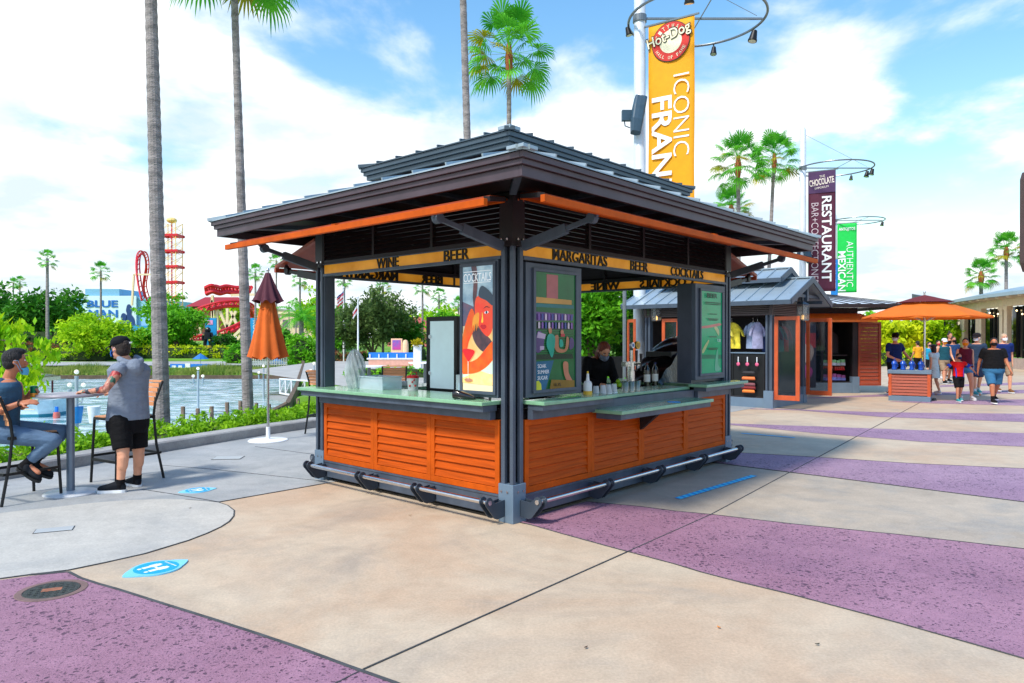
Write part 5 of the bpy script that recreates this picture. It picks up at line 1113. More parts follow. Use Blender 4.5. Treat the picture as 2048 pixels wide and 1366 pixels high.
for lab, nm, x0, x1, y, z0, z1, rgb in gd:
    t = empty(nm, (8.6+x0, 21+y, z0), 0, lab, nm.replace('_', ' ')); b = MB(); n = 5; rr = random.Random(len(lab)); W_ = (x1-x0)
    if nm == 'round_board': b.lathe([(0.001, 0), (W_/2, 0), (W_/2, .03), (.001, .03)], n=20); b.v = [(v[0]+W_/2, -v[2], v[1]+W_/2) for v in b.v]; b.build('board', mat('g_'+nm, lin(*rgb)), t); continue
    if nm == 'hanging_jacket': b.loft([((W_/2, .1, 0), W_*.45, .08), ((W_/2, .1, (z1-z0)*.8), W_*.42, .08), ((W_/2, .1, z1-z0), W_*.15, .05)], 12); b.build('fabric', mat('g_'+nm, lin(*rgb), .8), t, smooth=True); continue
    for k in range(n):
        w2 = W_/n; hh_ = (z1-z0)*(0.75+rr.random()*.25); b.box(k*w2+.005, (k+1)*w2-.005, 0, .2, 0, hh_*.48); b.cur = 1; b.box(k*w2+.012, (k+1)*w2-.012, .01, .2, hh_*.5, hh_); b.cur = 0
    b.build('goods', [mat('g_'+nm+str(rgb[0]), lin(*rgb), .6, var=.3, scale=9), mat('g2_'+nm, lin(*[min(255, int(c*.6+rr.random()*110)) for c in rgb]), .6, var=.3, scale=9)], t)
# lit sign in the glass: poster panel behind the door between stalls
t = empty('poster_stand', (xat(1613, 19.6), 19.6, 0.25), 0.0, 'tall dark poster with red sunset and pale shape behind the second glass door', 'poster')
MB().box(-.26, .26, 0, .04, 0, 1.75).build('poster_panel', mat('poster_night', lin(30, 36, 62), .3), t); MB().box(-.25, .25, -.006, -.001, 1.1, 1.5).build('poster_band', mat('poster_red', lin(150, 40, 56), .3, var=.4, scale=3), t)
b = MB(); b.prism([(x, -.007, z) for x, z in curve([(-.12, .75), (.1, .72), (.2, 1.0), (.1, 1.2), (-.08, 1.15)], 4)], (0, -.004, 0)); b.build('poster_shape', mat('poster_grey', lin(150, 140, 140), .4), t)
b = MB(); b.prism([(x, -.007, z) for x, z in curve([(-.14, .3), (.1, .28), (.16, .5), (0, .62), (-.12, .5)], 4)], (0, -.004, 0)); b.build('poster_shape', mat('poster_magenta', lin(150, 50, 130), .4), t)
# --- cart with the open umbrella
cartc = (xat(1821, 18.55), 18.55)
Ct = empty('vending_cart', (cartc[0], cartc[1], 0), R_(-33), 'small red louvred wooden cart under the open orange umbrella', 'cart')
CW, CD = 0.47, 0.40
MB().box(-CW, CW, -CD, CD, 0.0, 0.13).box(-CW-.02, CW+.02, -CD-.02, CD+.02, 0.70, 0.79).build('cart_frame', M_metal2, Ct, bevel=.004)
for sx in (-1, 1):
    for sy in (-1, 1): MB().box(sx*CW, sx*(CW-.07), sy*CD, sy*(CD-.07), .13, .70).build('corner_stile', mat('red_orange_door_wood', (0.52, 0.085, 0.02)), Ct)
MB().box(-CW+.03, CW-.03, -CD+.03, CD-.03, .13, .70).build('cart_core', M_dark, Ct)
b = MB()
for k in range(7):
    z = .15+k*.078
    for s_ in (-1, 1):
        y = s_*(CD-.012); b._a([(-CW+.07, y, z), (CW-.07, y, z), (CW-.07, y-s_*.02, z+.078), (-CW+.07, y-s_*.02, z+.078)], [(0,1,2,3)]); x = s_*(CW-.012); b._a([(x, -CD+.07, z), (x, CD-.07, z), (x-s_*.02, CD-.07, z+.078), (x-s_*.02, -CD+.07, z+.078)], [(0,1,2,3)])
b.build('cart_slats', M_redwood, Ct)
U = empty('open_umbrella', (xat(1849, 18.6), 18.6, 0), 0.15, 'open orange umbrella with a maroon top vent standing over the cart', 'umbrella')
MU = mat('umbrella_orange', lin(240, 128, 40), 0.8, var=.06, scale=3, transl=0.35); MU2 = mat('umbrella_maroon', lin(112, 40, 44), 0.8, var=.1, transl=0.2)
RU, zr_, za = 1.50, 2.16, 2.66
b = MB(); ns = 8
for k in range(ns):
    a0, a1 = 2*math.pi*k/ns, 2*math.pi*(k+1)/ns
    def P_(u, v, a0=a0, a1=a1):
        a = a0+(a1-a0)*u; sag = 0.05*math.sin(math.pi*u)*v; rr_ = RU*v*(1-0.05*math.sin(math.pi*u)*v); return (rr_*math.cos(a), rr_*math.sin(a), za-(za-zr_)*v**1.15-sag*.6)
    b.grid(lambda u, v: P_(u, 0.30+0.70*v), 5, 6)
    e0, e1 = Vector(P_(0, 1)), Vector(P_(1, 1)); b._a([tuple(e0), tuple(e1), (e1.x, e1.y, e1.z-.05), (e0.x, e0.y, e0.z-.05)], [(0,1,2,3)])
b.build('canopy', MU, U); b = MB()
for k in range(ns):
    a0, a1 = 2*math.pi*k/ns, 2*math.pi*(k+1)/ns
    b.grid(lambda u, v: (0.56*RU*0.8*v*math.cos(a0+(a1-a0)*u), 0.56*RU*0.8*v*math.sin(a0+(a1-a0)*u), za+0.075-(0.20)*v**1.1), 4, 3)
b.build('canopy_vent', MU2, U); MB().cyl((0, 0, .1), (0, 0, za+.12), .027, n=12).ell((0, 0, za+.14), .03, 8, 6).build('pole', M_steel, U, smooth=True)
b = MB()
for k in range(ns): a = 2*math.pi*k/ns; b.bar((0.03*math.cos(a), .03*math.sin(a), za-.05), (RU*.97*math.cos(a), RU*.97*math.sin(a), zr_+.0), .018, .012); b.bar((0.05*math.cos(a), .05*math.sin(a), 2.05), (RU*.5*math.cos(a), RU*.5*math.sin(a), 2.38), .014, .014)
b.build('ribs', M_steel, U)
MB().cyl((0, 0, 0.005), (0, 0, .06), .28, .26, 20).build('umbrella_base', M_black, U)
for k in range(8):
    lx, ly = -0.36+(k % 4)*0.20, -0.22+(k//4)*0.26; ca_, sa_ = math.cos(R_(-33)), math.sin(R_(-33)); x = cartc[0]+lx*ca_-ly*sa_; y = cartc[1]+lx*sa_+ly*ca_
    t = empty('novelty_cup', (x, y, 0.79), 0, ('front row', 'back row')[k//4]+' blue novelty cup on the cart, '+('far left', 'second from left', 'third from left', 'far right')[k % 4], 'cup', 'blue cups on the cart')
    MB().lathe([(0.045, 0), (0.055, 0.02), (0.04, 0.07), (0.05, 0.12), (0.065, 0.16), (0.05, 0.20), (0.03, 0.23), (0.001, .235)], n=14).build('cup_body', mat('cup_blue', lin(24, 84, 190), 0.25, var=.25, scale=20), t, smooth=True)
    b = MB(); b.tube([(.05, 0, .05), (.085, 0, .08), (.085, 0, .13), (.05, 0, .15)], .010, 6); b.tube([(0, 0, .2), (.01, 0, .28), (.03, .01, .30)], .006, 5); b.build('cup_handle', mat('cup_blue', lin(24, 84, 190)), t)
# ================================================================ LAMP MASTS, BANNERS
M_mast = mat('mast_white_paint', lin(206, 214, 222), 0.4, 0.1, var=0.06, scale=2)
M_ring = mat('ring_grey_metal', lin(120, 128, 134), 0.35, 0.5)
M_spk = mat('speaker_slate', lin(48, 76, 96), 0.5, 0.1)
def mast(label, x, y, zring=10.15, ztop=12.2, r=0.165, ringr=1.80, lamps=((20, 1), (100, 1), (190, 0)), off=None, speaker=None, rz=0):
    t = empty('lamp_mast', (x, y, 0), 0, label, 'lamp mast', 'tall lamp masts with banners'); n = 72
    MB().lathe([(r*1.5, 0), (r*1.5, .04), (r, .06), (r, 5.0), (r*.97, 5.01), (r*.92, ztop-.1), (r*.5, ztop), (.001, ztop+.01)], n=20).build('mast_pole', M_mast, t, smooth=True)
    cx_, cy_ = off or (ringr-0.15, 0)
    ring = [(cx_+ringr*math.cos(a), cy_+ringr*math.sin(a), zring) for a in [2*math.pi*k/n for k in range(n)]]
    rg = MB().tube(ring, 0.036, 8, closed=True).build('light_ring', M_ring, t, smooth=True)
    b = MB(); b.bar((0, 0, zring+.02), (cx_+ringr*.98, cy_, zring+.02), .05, .05); b.bar((cx_+.1, cy_-ringr*.98, zring+.03), (cx_+.1, cy_+ringr*.98, zring+.03), .022, .022); b.cyl((0, 0, zring-.08), (0, 0, zring+.10), r*1.12, n=20); b.tube([(0, 0, ztop-.3), (cx_+ringr*.9, cy_, zring+.1)], .008, 5); b.build('ring_braces', M_ring, rg)
    for a, big in lamps:
        a = R_(a); p = Vector((cx_+ringr*math.cos(a), cy_+ringr*math.sin(a), zring)); s_ = 1.0 if big else .75
        d = Vector((-.25*math.cos(a), -.25*math.sin(a), -1)).normalized()
        b = MB(); b.cyl(p, p-Vector((0, 0, .16)), .02, n=8); q = p-Vector((0, 0, .22)); b.cyl(q-d*.16*s_, q+d*.10*s_, .075*s_, .115*s_, 16); b.cyl(q+d*.10*s_, q+d*.14*s_, .125*s_, .125*s_, 16); f = b.build('floodlight', M_black, t, smooth=True)
        MB().cyl(q+d*.141*s_, q+d*.146*s_, .10*s_, n=16).build('lamp_glass', M_steel, f)
    if speaker:
        sx, sz, fl = speaker; b = MB(); T = Matrix.Translation((sx, -.12, sz)) @ Matrix.Rotation(R_(fl), 4, 'Y') @ Matrix.Rotation(R_(-12), 4, 'X'); b.T = T
        b.loft([((0, 0, -.52), .13, .13), ((-.02, -.04, -.2), .16, .17), ((-.02, -.05, .2), .17, .18), ((.0, 0, .52), .165, .14)], 16, pw=.45)
        s_ = b.build('loudspeaker', M_spk, t, bevel=0); b = MB(); b.box(sx-.42, sx-.10, -.08, .06, sz-.12, sz+.16); b.bar((sx-.1, 0, sz), (0, 0, sz), .06, .06); b.tube([(sx-.35, 0, sz-.12), (sx-.33, 0, sz-.25), (sx-.2, 0, sz-.3)], .015, 6); b.build('speaker_bracket', M_spk, s_)
    return t
def banner(label, x0, y0, x1, y1, zt, zb, m, words, name='hanging_banner', extra=None, flutter=.02):
    A = Vector((x0, y0, 0)); Bv = Vector((x1, y1, 0)); d = Bv-A; W_ = d.length; d.normalize(); H = zt-zb
    t = empty(name, (x0, y0, zb), 0, label, 'banner', 'banners hanging from the lamp masts'); nrm = Vector((d.y, -d.x, 0))
    g = lambda u, v: tuple(d*W_*u+Vector((0, 0, H*v))+nrm*flutter*math.sin(u*5+v*9)*math.sin(v*math.pi))
    b = MB(); b.grid(g, 8, 30); o = b.build('banner_cloth', m, t, smooth=True); o.modifiers.clear(); md = o.modifiers.new('solid', 'SOLIDIFY'); md.thickness = .006; md.offset = 0
    MB().bar(tuple(-d*.12+Vector((0, 0, H+.03))), tuple(d*(W_+.12)+Vector((0, 0, H+.03))), .04, .04).build('banner_rod', M_ring, t)
    # writing runs down the cloth: letters' up points right, reading direction down
    for s_, u0, u1, v1, v0, mm, bold in words:
        org = d*W_*u0+Vector((0, 0, H*v1))+nrm*(flutter+.012); text('banner_lettering', s_, frame(org, (0, 0, -1), d), H*(v1-v0), W_*(u1-u0), mm, o, depth=.004, bold=bold)
    if extra: extra(t, o, d, nrm, W_, H)
    return t
x1_ = xat(1279, 19.2)
mast('nearest tall white lamp mast behind the kiosk, with loudspeaker and ring of floodlights', x1_, 19.2, lamps=((92, 1), (172, 0), (18, 1), (250, 1), (60, 0)), off=(1.52, 0), speaker=(-.06, 7.55, 10))
x2_ = xat(1605, 36); mast('second tall lamp mast, beside the purple restaurant banner', x2_, 36, lamps=((355, 1), (10, 1), (130, 0), (40, 0)), off=(1.6, 0), speaker=(.15, 5.9, -14))
x3_ = xat(1669, 52); mast('third and farthest lamp mast, beside the green banner', x3_, 52, ztop=10.6, lamps=((0, 1), (130, 0)), off=(1.65, 0), speaker=(.8, 6.9, -14))
M_by = mat('banner_yellow', lin(250, 176, 14), 0.7, var=.05, transl=.2); M_bp = mat('banner_plum', lin(92, 34, 62), 0.7, var=.08, transl=.2); M_bg = mat('banner_green', lin(16, 208, 86), 0.7, var=.06, transl=.2); M_bb = mat('banner_blue', lin(20, 130, 214), .7, transl=.2)
def logo1(t, o, d, nrm, W_, H):
    c = d*W_*.5+Vector((0, 0, H*.905)); 
    def disc(r, off, m, nm, n=36):
        b = MB(); b.prism([tuple(c+d*r*math.cos(a)+Vector((0, 0, r*math.sin(a)))+nrm*(.03+off)) for a in [2*math.pi*k/n for k in range(n)]], tuple(nrm*.003)); return b.build(nm, m, o)
    R0 = W_*.40; cr = mat('logo_cream', lin(240, 232, 200), .6); rd_ = mat('logo_red', lin(206, 40, 30), .6)
    disc(R0*1.04, 0, M_lett, 'logo_rim'); disc(R0, .004, rd_, 'logo_disc'); disc(R0*.60, .008, cr, 'logo_disc')
    def arcword(s_, a0, a1, r, hh_, flip):
        for k, ch in enumerate(s_):
            if ch == ' ': continue
            a = a0+(a1-a0)*k/(len(s_)-1); p = c+d*r*math.cos(a)+Vector((0, 0, r*math.sin(a)))+nrm*.045; rad = d*math.cos(a)+Vector((0, 0, math.sin(a))); yv = -rad if flip else rad; xv = yv.cross(-nrm)*-1; xv = yv.cross(nrm)
            text('logo_lettering', ch, frame(p-xv*hh_*.35, xv, yv), hh_*.7, hh_, cr, o, depth=.003)
    arcword('CITYWALK', R_(155), R_(25), R0*.68, W_*.085, False); arcword('HALL OF FAME', R_(-150), R_(-30), R0*.92, W_*.065, True)
    org = c-d*W_*.47-Vector((0, 0, W_*.14))+nrm*.06; xd = (d+Vector((0, 0, .22))).normalized(); yd = Vector((0, 0, 1))-xd*xd.z; 
    text('logo_lettering', 'Hot-Dog', frame(org-nrm*.004-d*.01+Vector((0, 0, -.02)), xd, yd), W_*.98, W_*.32, M_lett, o, depth=.003, bold=.045)
    text('logo_lettering', 'Hot-Dog', frame(org+nrm*.01, xd, yd), W_*.95, W_*.28, cr, o, depth=.003, bold=.01)
tA = at(1298, 55, 19.0); tB = at(1390, 33, 18.3)
banner('large yellow banner with a red hot dog badge and white words running down', tA.x, tA.y, tB.x, tB.y, tA.z, 4.3, M_by, [('ICONIC', .56, .90, .745, .365, M_white, -.012), ('FRANKS', .08, .53, .655, .10, M_white, .02)], extra=logo1)
def logo2(t, o, d, nrm, W_, H):
    b = MB(); org = Vector((0, 0, H*.82)); b.prism([tuple(Vector(p)+nrm*.03) for p in (org, org+d*W_, org+d*W_+Vector((0, 0, H*.18)), org+Vector((0, 0, H*.18)))], tuple(nrm*.003)); b.build('banner_head_panel', mat('banner_violet', lin(70, 40, 84), .7), o)
    xd = (d+Vector((0, 0, .12))).normalized(); yd = Vector((0, 0, 1)); yd = (yd-xd*yd.dot(xd)); cr = mat('logo_cream2', lin(226, 216, 206), .6)
    text('logo_lettering', 'CHOCOLATE', frame(d*W_*.06+Vector((0, 0, H*.875))+nrm*.045, xd, yd), W_*.9, W_*.26, cr, o, depth=.004, bold=.02)
    text('logo_lettering', 'THE', frame(d*W_*.42+Vector((0, 0, H*.945))+nrm*.045, xd, yd), W_*.2, W_*.09, cr, o, depth=.004); text('logo_lettering', 'EMPORIUM', frame(d*W_*.25+Vector((0, 0, H*.85))+nrm*.045, xd, yd), W_*.5, W_*.08, cr, o, depth=.004)
a = at(1617, 346, 36); b2 = at(1672, 341, 35.4)
banner('plum purple banner reading RESTAURANT beside the second mast', a.x, a.y, b2.x, b2.y, a.z, 3.95, M_bp, [('RESTAURANT', .50, .86, .79, .08, M_white, .02), ('BAR+CONFECTIONERY', .12, .38, .74, .02, mat('faded_white', lin(206, 190, 200)), -.01)], extra=logo2)
def logo3(t, o, d, nrm, W_, H): text('logo_lettering', 'ANTOJITOS', frame(d*W_*.08+Vector((0, 0, H*.885))+nrm*.045, d, (0, 0, 1)), W_*.84, W_*.22, M_white, o, depth=.004, bold=.02)
a = at(1675, 449, 51.6); b2 = at(1714, 447, 51)
banner('bright green banner reading AUTHENTIC MEXICAN', a.x, a.y, b2.x, b2.y, a.z, 4.9, M_bg, [('AUTHENTIC', .48, .82, .74, .08, M_white, -.01), ('MEXICAN', .04, .44, .60, -.12+.14, M_white, .02)], extra=logo3)
a = at(1662, 520, 50.2); b2 = at(1676, 519, 50); banner('narrow sliver of a blue banner between the plum and green ones', a.x, a.y, b2.x, b2.y, a.z, 4.6, M_bb, [('LIVE', .2, .7, .9, .2, M_white, 0)])
# pale slim post beside the first mast seen through the kiosk
t = empty('slim_post', (xat(1249, 17.2), 17.2, 0), 0, 'slim grey post just left of the nearest white mast, seen through the kiosk', 'post'); MB().cyl((0, 0, 0), (0, 0, 3.0), .045, n=12).cyl((0, 0, 0), (0, 0, .03), .12, n=16).build('post_shaft', M_ring, t, smooth=True); MB().tube([(-.3, .1, 3.05), (0, 0, 2.98), (.5, -.1, 2.85)], .02, 6).build('cross_arm', M_ring, t)
# --- folded umbrella near the kerb
fu = G(536, 881); t = empty('folded_umbrella', fu, 0, 'folded orange market umbrella with maroon top on a white disc base', 'umbrella'); dep = fu.y
zt = lambda py: zat(py, dep)
M_fold = mat('umbrella_cloth_orange', lin(206, 96, 22), 0.8, var=.14, scale=3); M_fold2 = mat('umbrella_cloth_maroon', lin(84, 34, 50), 0.8, var=.14, scale=3)
def folded(z0, z1, r0, r1, m, nm, nfold, ph):
    b = MB(); b.grid(lambda u, v: ((lambda a, rr, zz: (rr*math.cos(a), rr*math.sin(a), zz))(2*math.pi*u, (r0+(r1-r0)*v)*(1+0.36*(1-v*.5)*math.sin(nfold*2*math.pi*u+ph+v*1.5)*(.6+.4*math.sin(2*math.pi*u*2+1))), z0+(z1-z0)*v+(0.025*math.sin(nfold*2*math.pi*u) if v < .01 else 0))), 96, 14)
    return b.build(nm, m, t, smooth=True)
folded(zt(716), zt(598), .235, .085, M_fold, 'folded_canopy', 8, 0); folded(zt(604), zt(546), .185, .035, M_fold2, 'folded_vent', 8, .6)
MB().cyl((0, 0, .01), (0, 0, zt(541)), .021, n=12).ell((0, 0, zt(540)), .03, 8, 6).build('pole', M_steel, t, smooth=True)
MB().lathe([(.001, .035), (.06, .034), (.29, .022), (.30, .012), (.30, .004)], n=40).cyl((0, 0, .03), (0, 0, .22), .032, n=12).build('umbrella_base', M_white, t, smooth=True)
b = MB(); b.tube([(.115*math.cos(a), .115*math.sin(a), zt(618)) for a in [k*math.pi/8 for k in range(16)]], .008, 5, closed=True); b.tube([(.05, -.12, zt(618)), (.03, -.16, zt(630)), (.05, -.15, zt(640))], .006, 5); b.build('tie_strap', M_fold, t)
# --- bar table and chairs
tc = G(141, 986); tb_ = empty('bar_table', tc, 0, 'round grey bar height table between the two customers', 'table', 'bar height tables'); zt_ = zat(787, tc.y)
MB().lathe([(.001, zt_), (.30, zt_), (.307, zt_-.008), (.307, zt_-.022), (.28, zt_-.03), (.001, zt_-.03)], n=44).build('tabletop', mat('table_grey', lin(150, 146, 156), 0.35, .1), tb_, smooth=True)
MB().cyl((0, 0, .03), (0, 0, zt_-.03), .038, n=20).build('pedestal', mat('table_column', lin(110, 126, 144), 0.35, .4), tb_, smooth=True)
MB().lathe([(.001, .034), (.05, .034), (.24, .02), (.25, .012), (.25, .004)], n=44).build('table_base', mat('table_base_metal', lin(206, 210, 214), 0.4, .1), tb_, smooth=True)
M_slat = mat('chair_slat_wood', lin(214, 150, 104), 0.55, var=.12, scale=6, stretch=(1, 1, 6))
def bar_chair(label, x, y, rz, grp='bar chairs with slatted backs', z0=0.0, seat=.735, back=1.11):
    """faces +y locally"""
    t = empty('bar_chair', (x, y, z0), rz, label, 'chair', grp); hw = .215; sy = .215
    def leg(pts, nm): MB().tube(pts, .0145, 8).build(nm, M_black, t, smooth=True)
    for s_ in (-1, 1):
        leg([(s_*(hw+.02), sy+.03, 0), (s_*hw, sy, seat-.02)], 'front_leg'); leg([(s_*(hw+.02), -sy-.10, 0), (s_*(hw+.005), -sy-.02, .4), (s_*hw, -sy+.01, seat), (s_*hw, -sy-.01, seat+.15), (s_*hw, -sy-.10, back)], 'rear_leg')
        b = MB(); b.bar((s_*hw, -sy, seat-.02), (s_*hw, sy, seat-.02), .026, .03); b.build('seat_rail', M_black, t); b = MB(); b.bar((s_*(hw+.012), -sy-.06, .30), (s_*(hw+.012), sy+.015, .30), .02, .026); b.build('side_rail', M_black, t)
    b = MB(); b.bar((-hw, sy, seat-.02), (hw, sy, seat-.02), .026, .03); b.bar((-hw, -sy, seat-.02), (hw, -sy, seat-.02), .026, .03); b.build('seat_frame', M_black, t); MB().bar((-hw-.01, sy+.018, .26), (hw+.01, sy+.018, .26), .02, .03).build('footrest', M_black, t); MB().bar((-hw-.01, -sy-.07, .30), (hw+.01, -sy-.07, .30), .02, .026).build('stretcher', M_black, t)
    b = MB(); 
    for k in range(6): y_ = -sy+.02+k*.072; b.box(-hw+.016, hw-.016, y_, y_+.058, seat-.006, seat+.008)
    b.build('seat', M_slat, t)
    b = MB()
    for k in range(5): z = seat+.10+k*.052; yy = -sy-.005-.085*max(0, (z-seat-.13))/(back-seat-.15)*.95; b.box(-hw+.015, hw-.015, yy-.006, yy+.006, z, z+.046)
    b.bar((-hw, -sy-.10, back), (hw, -sy-.10, back), .022, .022); b.build('backrest', [M_slat], t); return t
bar_chair('bar chair standing behind the person in grey, slatted back to the right', -4.35, 8.03, R_(150))
bar_chair('bar chair under the seated person in blue at the left edge', -4.90, 7.147, math.atan2(-.45, .89), seat=.66, back=1.04)
# ================================================================ FAR SIDE
M_blueb = mat('pale_blue_render', lin(140, 196, 228), 0.7, var=.06, scale=.2)
D = 180; x0, x1 = xat(142, D), xat(318, D)
t = empty('blue_theatre', (x0, D, 1.8), 0, 'pale blue theatre block with a raised middle and a large poster wall', 'building')
MB().box(0, x1-x0, 0, 25, 0, zat(598, D)-1.8).build('wall', M_blueb, t); MB().box(xat(172, D)-x0, xat(240, D)-x0, -.3, 12, 0, zat(578, D)-1.8).build('stair_tower', mat('mid_blue_render', lin(120, 176, 210), .7), t)
MB().box(xat(140, D)-x0, xat(320, D)-x0, -.15, .5, zat(600, D)-1.8, zat(594, D)-1.8).build('parapet', mat('mid_blue_render', lin(120, 176, 210)), t)
sx0, sx1 = xat(171, D)-x0, xat(276, D)-x0; sz0, sz1 = zat(668, D)-1.8, zat(592, D)-1.8
sg = MB().box(sx0, sx1, -.9, -.35, sz0, sz1).build('poster_wall', mat('poster_wall_white', lin(206, 230, 240), .6, var=.03), t)
M_bl = mat('poster_blue', lin(16, 104, 190), .5)
text('poster_lettering', 'BLUE', frame((xat(179, D)-x0, -1.0, zat(615, D)-1.8), (1, 0, 0), (0, 0, 1)), xat(240, D)-xat(179, D), 1.75, M_bl, sg, depth=.1, bold=.03)
text('poster_lettering', 'MAN', frame((xat(182, D)-x0, -1.0, zat(635, D)-1.8), (1, 0, 0), (0, 0, 1)), xat(240, D)-xat(182, D), 1.9, M_bl, sg, depth=.1, bold=.03)
b = MB()
for cx_, s_ in ((262, 1.0), (252, .7)):
    X = xat(cx_, D)-x0; z = zat(668, D)-1.8; H_ = 7.4*s_; b.prism([(X+u*1.1, -1.0-.12*(s_ < 1), z+v*H_) for u, v in curve([(-1.2, 0), (1.2, 0), (1.3, .45), (.8, .62), (.5, .68), (.7, .85), (.3, .99), (-.3, .98), (-.6, .8), (-.4, .66), (-1.0, .58), (-1.4, .4)], 4)], (0, -.1, 0))
b.build('poster_figure', mat('poster_navy', lin(22, 62, 120), .5), sg)
MB().box(sx0+8, sx1+4, -2, -.91, 0, 3.0).build('entrance_canopy', mat('canopy_blue', lin(40, 150, 210), .5), t)
# tower of the coaster
M_ty = mat('coaster_yellow_hazed', lin(244, 206, 130), .6); M_tr = mat('coaster_red', lin(214, 30, 46), .45); M_tc = mat('coaster_cream', lin(236, 214, 180), .6)  # yellow is paled to put distance haze into the paint
D = 170; X = xat(344, D); t = empty('coaster_tower', (X, D, 2), 0, 'tall yellow lattice lift tower of the roller coaster with red collars', 'coaster tower'); b = MB(); H_ = zat(446, D)-2; r_ = 1.75
for sx in (-1, 1):
    for sy in (-1, 1): b.cyl((sx*r_, sy*r_, 0), (sx*r_, sy*r_, H_), .10, n=6)
nl = 14
for k in range(nl):
    z0, z1 = H_*k/nl, H_*(k+1)/nl
    for s_ in (-1, 1):
        b.bar((-r_, s_*r_, z0), (r_, s_*r_, z1), .09, .09); b.bar((r_, s_*r_, z0), (-r_, s_*r_, z1),   .08, .08); b.bar((s_*r_, -r_, z0), (s_*r_, r_, z1), .08, .08)
b.build('lattice', M_ty, t); b = MB(); b.bar((0, 0, 0), (0, 0, H_+.8), .22, .22)
for k, py in enumerate((472, 503, 534, 565, 595)):
    z = zat(py, D)-2
    for s_ in (-1, 1): b.box(-r_-.5, r_+.5, s_*r_-.2, s_*r_+.2, z-.25, z+.25); b.box(s_*r_-.3, s_*r_+.3, -r_, r_, z-.34, z+.34)
b.build('red_collars', M_tr, t); b = MB(); b.ell((0, 0, H_+.6), (1.2, 1.2, .7), 10, 6); b.build('tower_top', M_ty, t)
def track(label, pts, r, gap, m, D, sup=None, name='coaster_track'):
    P = [at(px, py, D+dd) for px, py, dd in pts]; c = P[0].copy(); t = empty(name, c, 0, label, 'coaster track'); Q = []
    for k in range(len(P)-1):
        p0, p1, p2, p3 = P[max(k-1, 0)], P[k], P[k+1], P[min(k+2, len(P)-1)]
        for j in range(6): u = j/6; Q.append(0.5*((2*p1)+(p2-p0)*u+(2*p0-5*p1+4*p2-p3)*u*u+(3*p1-p0-3*p2+p3)*u**3)-c)
    Q.append(P[-1]-c); b = MB(); b.tube(Q, r, 7); b.tube([q+Vector((0, 1.2, gap)) for q in Q], r*.7, 6); b.tube([q+Vector((0, -.4, gap)) for q in Q], r*.7, 6)
    for q in Q[::2]: b.bar(q, q+Vector((0, 1.2, gap)), r*.6, r*.6); b.bar(q, q+Vector((0, -.4, gap)), r*.6, r*.6)
    b.build('rails', m, t)
    if sup:
        b = MB()
        for a0, a1 in sup: b.bar(at(*a0, D+2)-c, at(*a1, D+2)-c, .38, .38)
        b.build('supports', M_tc, t)
    return t
track('tall red coaster loop left of the lattice tower', [(284, 600, 0), (278, 575, 1), (274, 540, 3), (276, 515, 6), (284, 507, 8), (291, 516, 10), (293, 540, 12), (288, 575, 14), (296, 605, 16)], .22, .7, M_tr, 160, [((264, 610), (268, 548)), ((268, 548), (302, 548))])
track('long curved red coaster track behind the palms', [(366, 650, 0), (380, 636, 0), (410, 622, 1), (445, 613, 2), (480, 612, 4), (500, 618, 6), (505, 632, 8), (498, 645, 9)], .26, .8, M_tr, 110,
      [((386, 700), (388, 634)), ((398, 700), (402, 630)), ((436, 690), (434, 618)), ((470, 690), (440, 622)), ((438, 690), (472, 622)), ((455, 688), (455, 616)), ((490, 685), (462, 622)), ((468, 690), (500, 640)), ((486, 690), (484, 616))])
track('lower red coaster rail running down to the left', [(372, 683, 0), (400, 680, 0), (440, 672, 1), (470, 660, 3), (498, 645, 5)], .26, .7, M_tr, 104, [((380, 690), (410, 672)), ((420, 690), (450, 660)), ((450, 690), (485, 655)), ((360, 690), (400, 668))])
track('upper twisted red coaster track over the curved one', [(412, 587, 0), (425, 582, 0), (440, 586, 1), (455, 583, 2), (476, 586, 3), (500, 584, 4)], .40, 1.0, M_tr, 118, [((425, 640), (425, 590)), ((424, 600), (428, 640)), ((462, 590), (520, 588))])
t = empty('station_roof', at(370, 612, 125), 0, 'low red roof of the coaster station behind the curved track', 'roof'); b = MB(); b._a([(0, 0, 0), (26, 0, 0), (24, 8, 0), (2, 8, 0), (6, 4, 2.2), (20, 4, 2.2)], [(0,1,5,4), (1,2,5), (2,3,4,5), (3,0,4), (3,2,1,0)]); t.scale = (.42, .6, .8); b.build('roof_sheet', mat('maroon_roof', lin(150, 30, 44), .6), t); MB().box(2, 24, 1, 7, -6, -.01).build('station_wall', mat('station_brown', lin(120, 70, 50), .8), t)
# blue panel with the dark sculpture, banner with writing
D = 78; X = xat(421, D); t = empty('tall_billboard', (X, D, hgt(X, D)), 0, 'tall cyan panel with a dark sculptural figure in front', 'panel'); w_ = 11*D/F_PX; z1 = zat(636, D)-hgt(X, D)
MB().box(-w_, w_, 0, .3, .4, z1).build('panel_board', mat('panel_cyan', lin(24, 150, 214), .5, var=.15, scale=1), t); MB().box(-w_*.5, w_*.45, -.04, -.001, z1*.78, z1*.93).build('panel_badge', mat('panel_pink', lin(214, 150, 190), .5, var=.3, scale=3), t)
zb = 0; b = MB(); s_ = .85
b.ell((0, -.7, 2.35*s_), (.34, .3, .34), 10, 8); b.tube([(0, -.7, 2.1*s_), (0, -.7, 1.2*s_)], [.35, .42], 10); 
for q in (-1, 1): b.tube([(q*.35, -.7, 2.0*s_), (q*.55, -.7, 1.5*s_), (q*.5, -.7, 1.0*s_)], [.17, .14, .12], 8); b.tube([(q*.22, -.7, 1.2*s_), (q*.3, -.7, .6), (q*.34, -.7, 0)], [.22, .2, .22], 8)
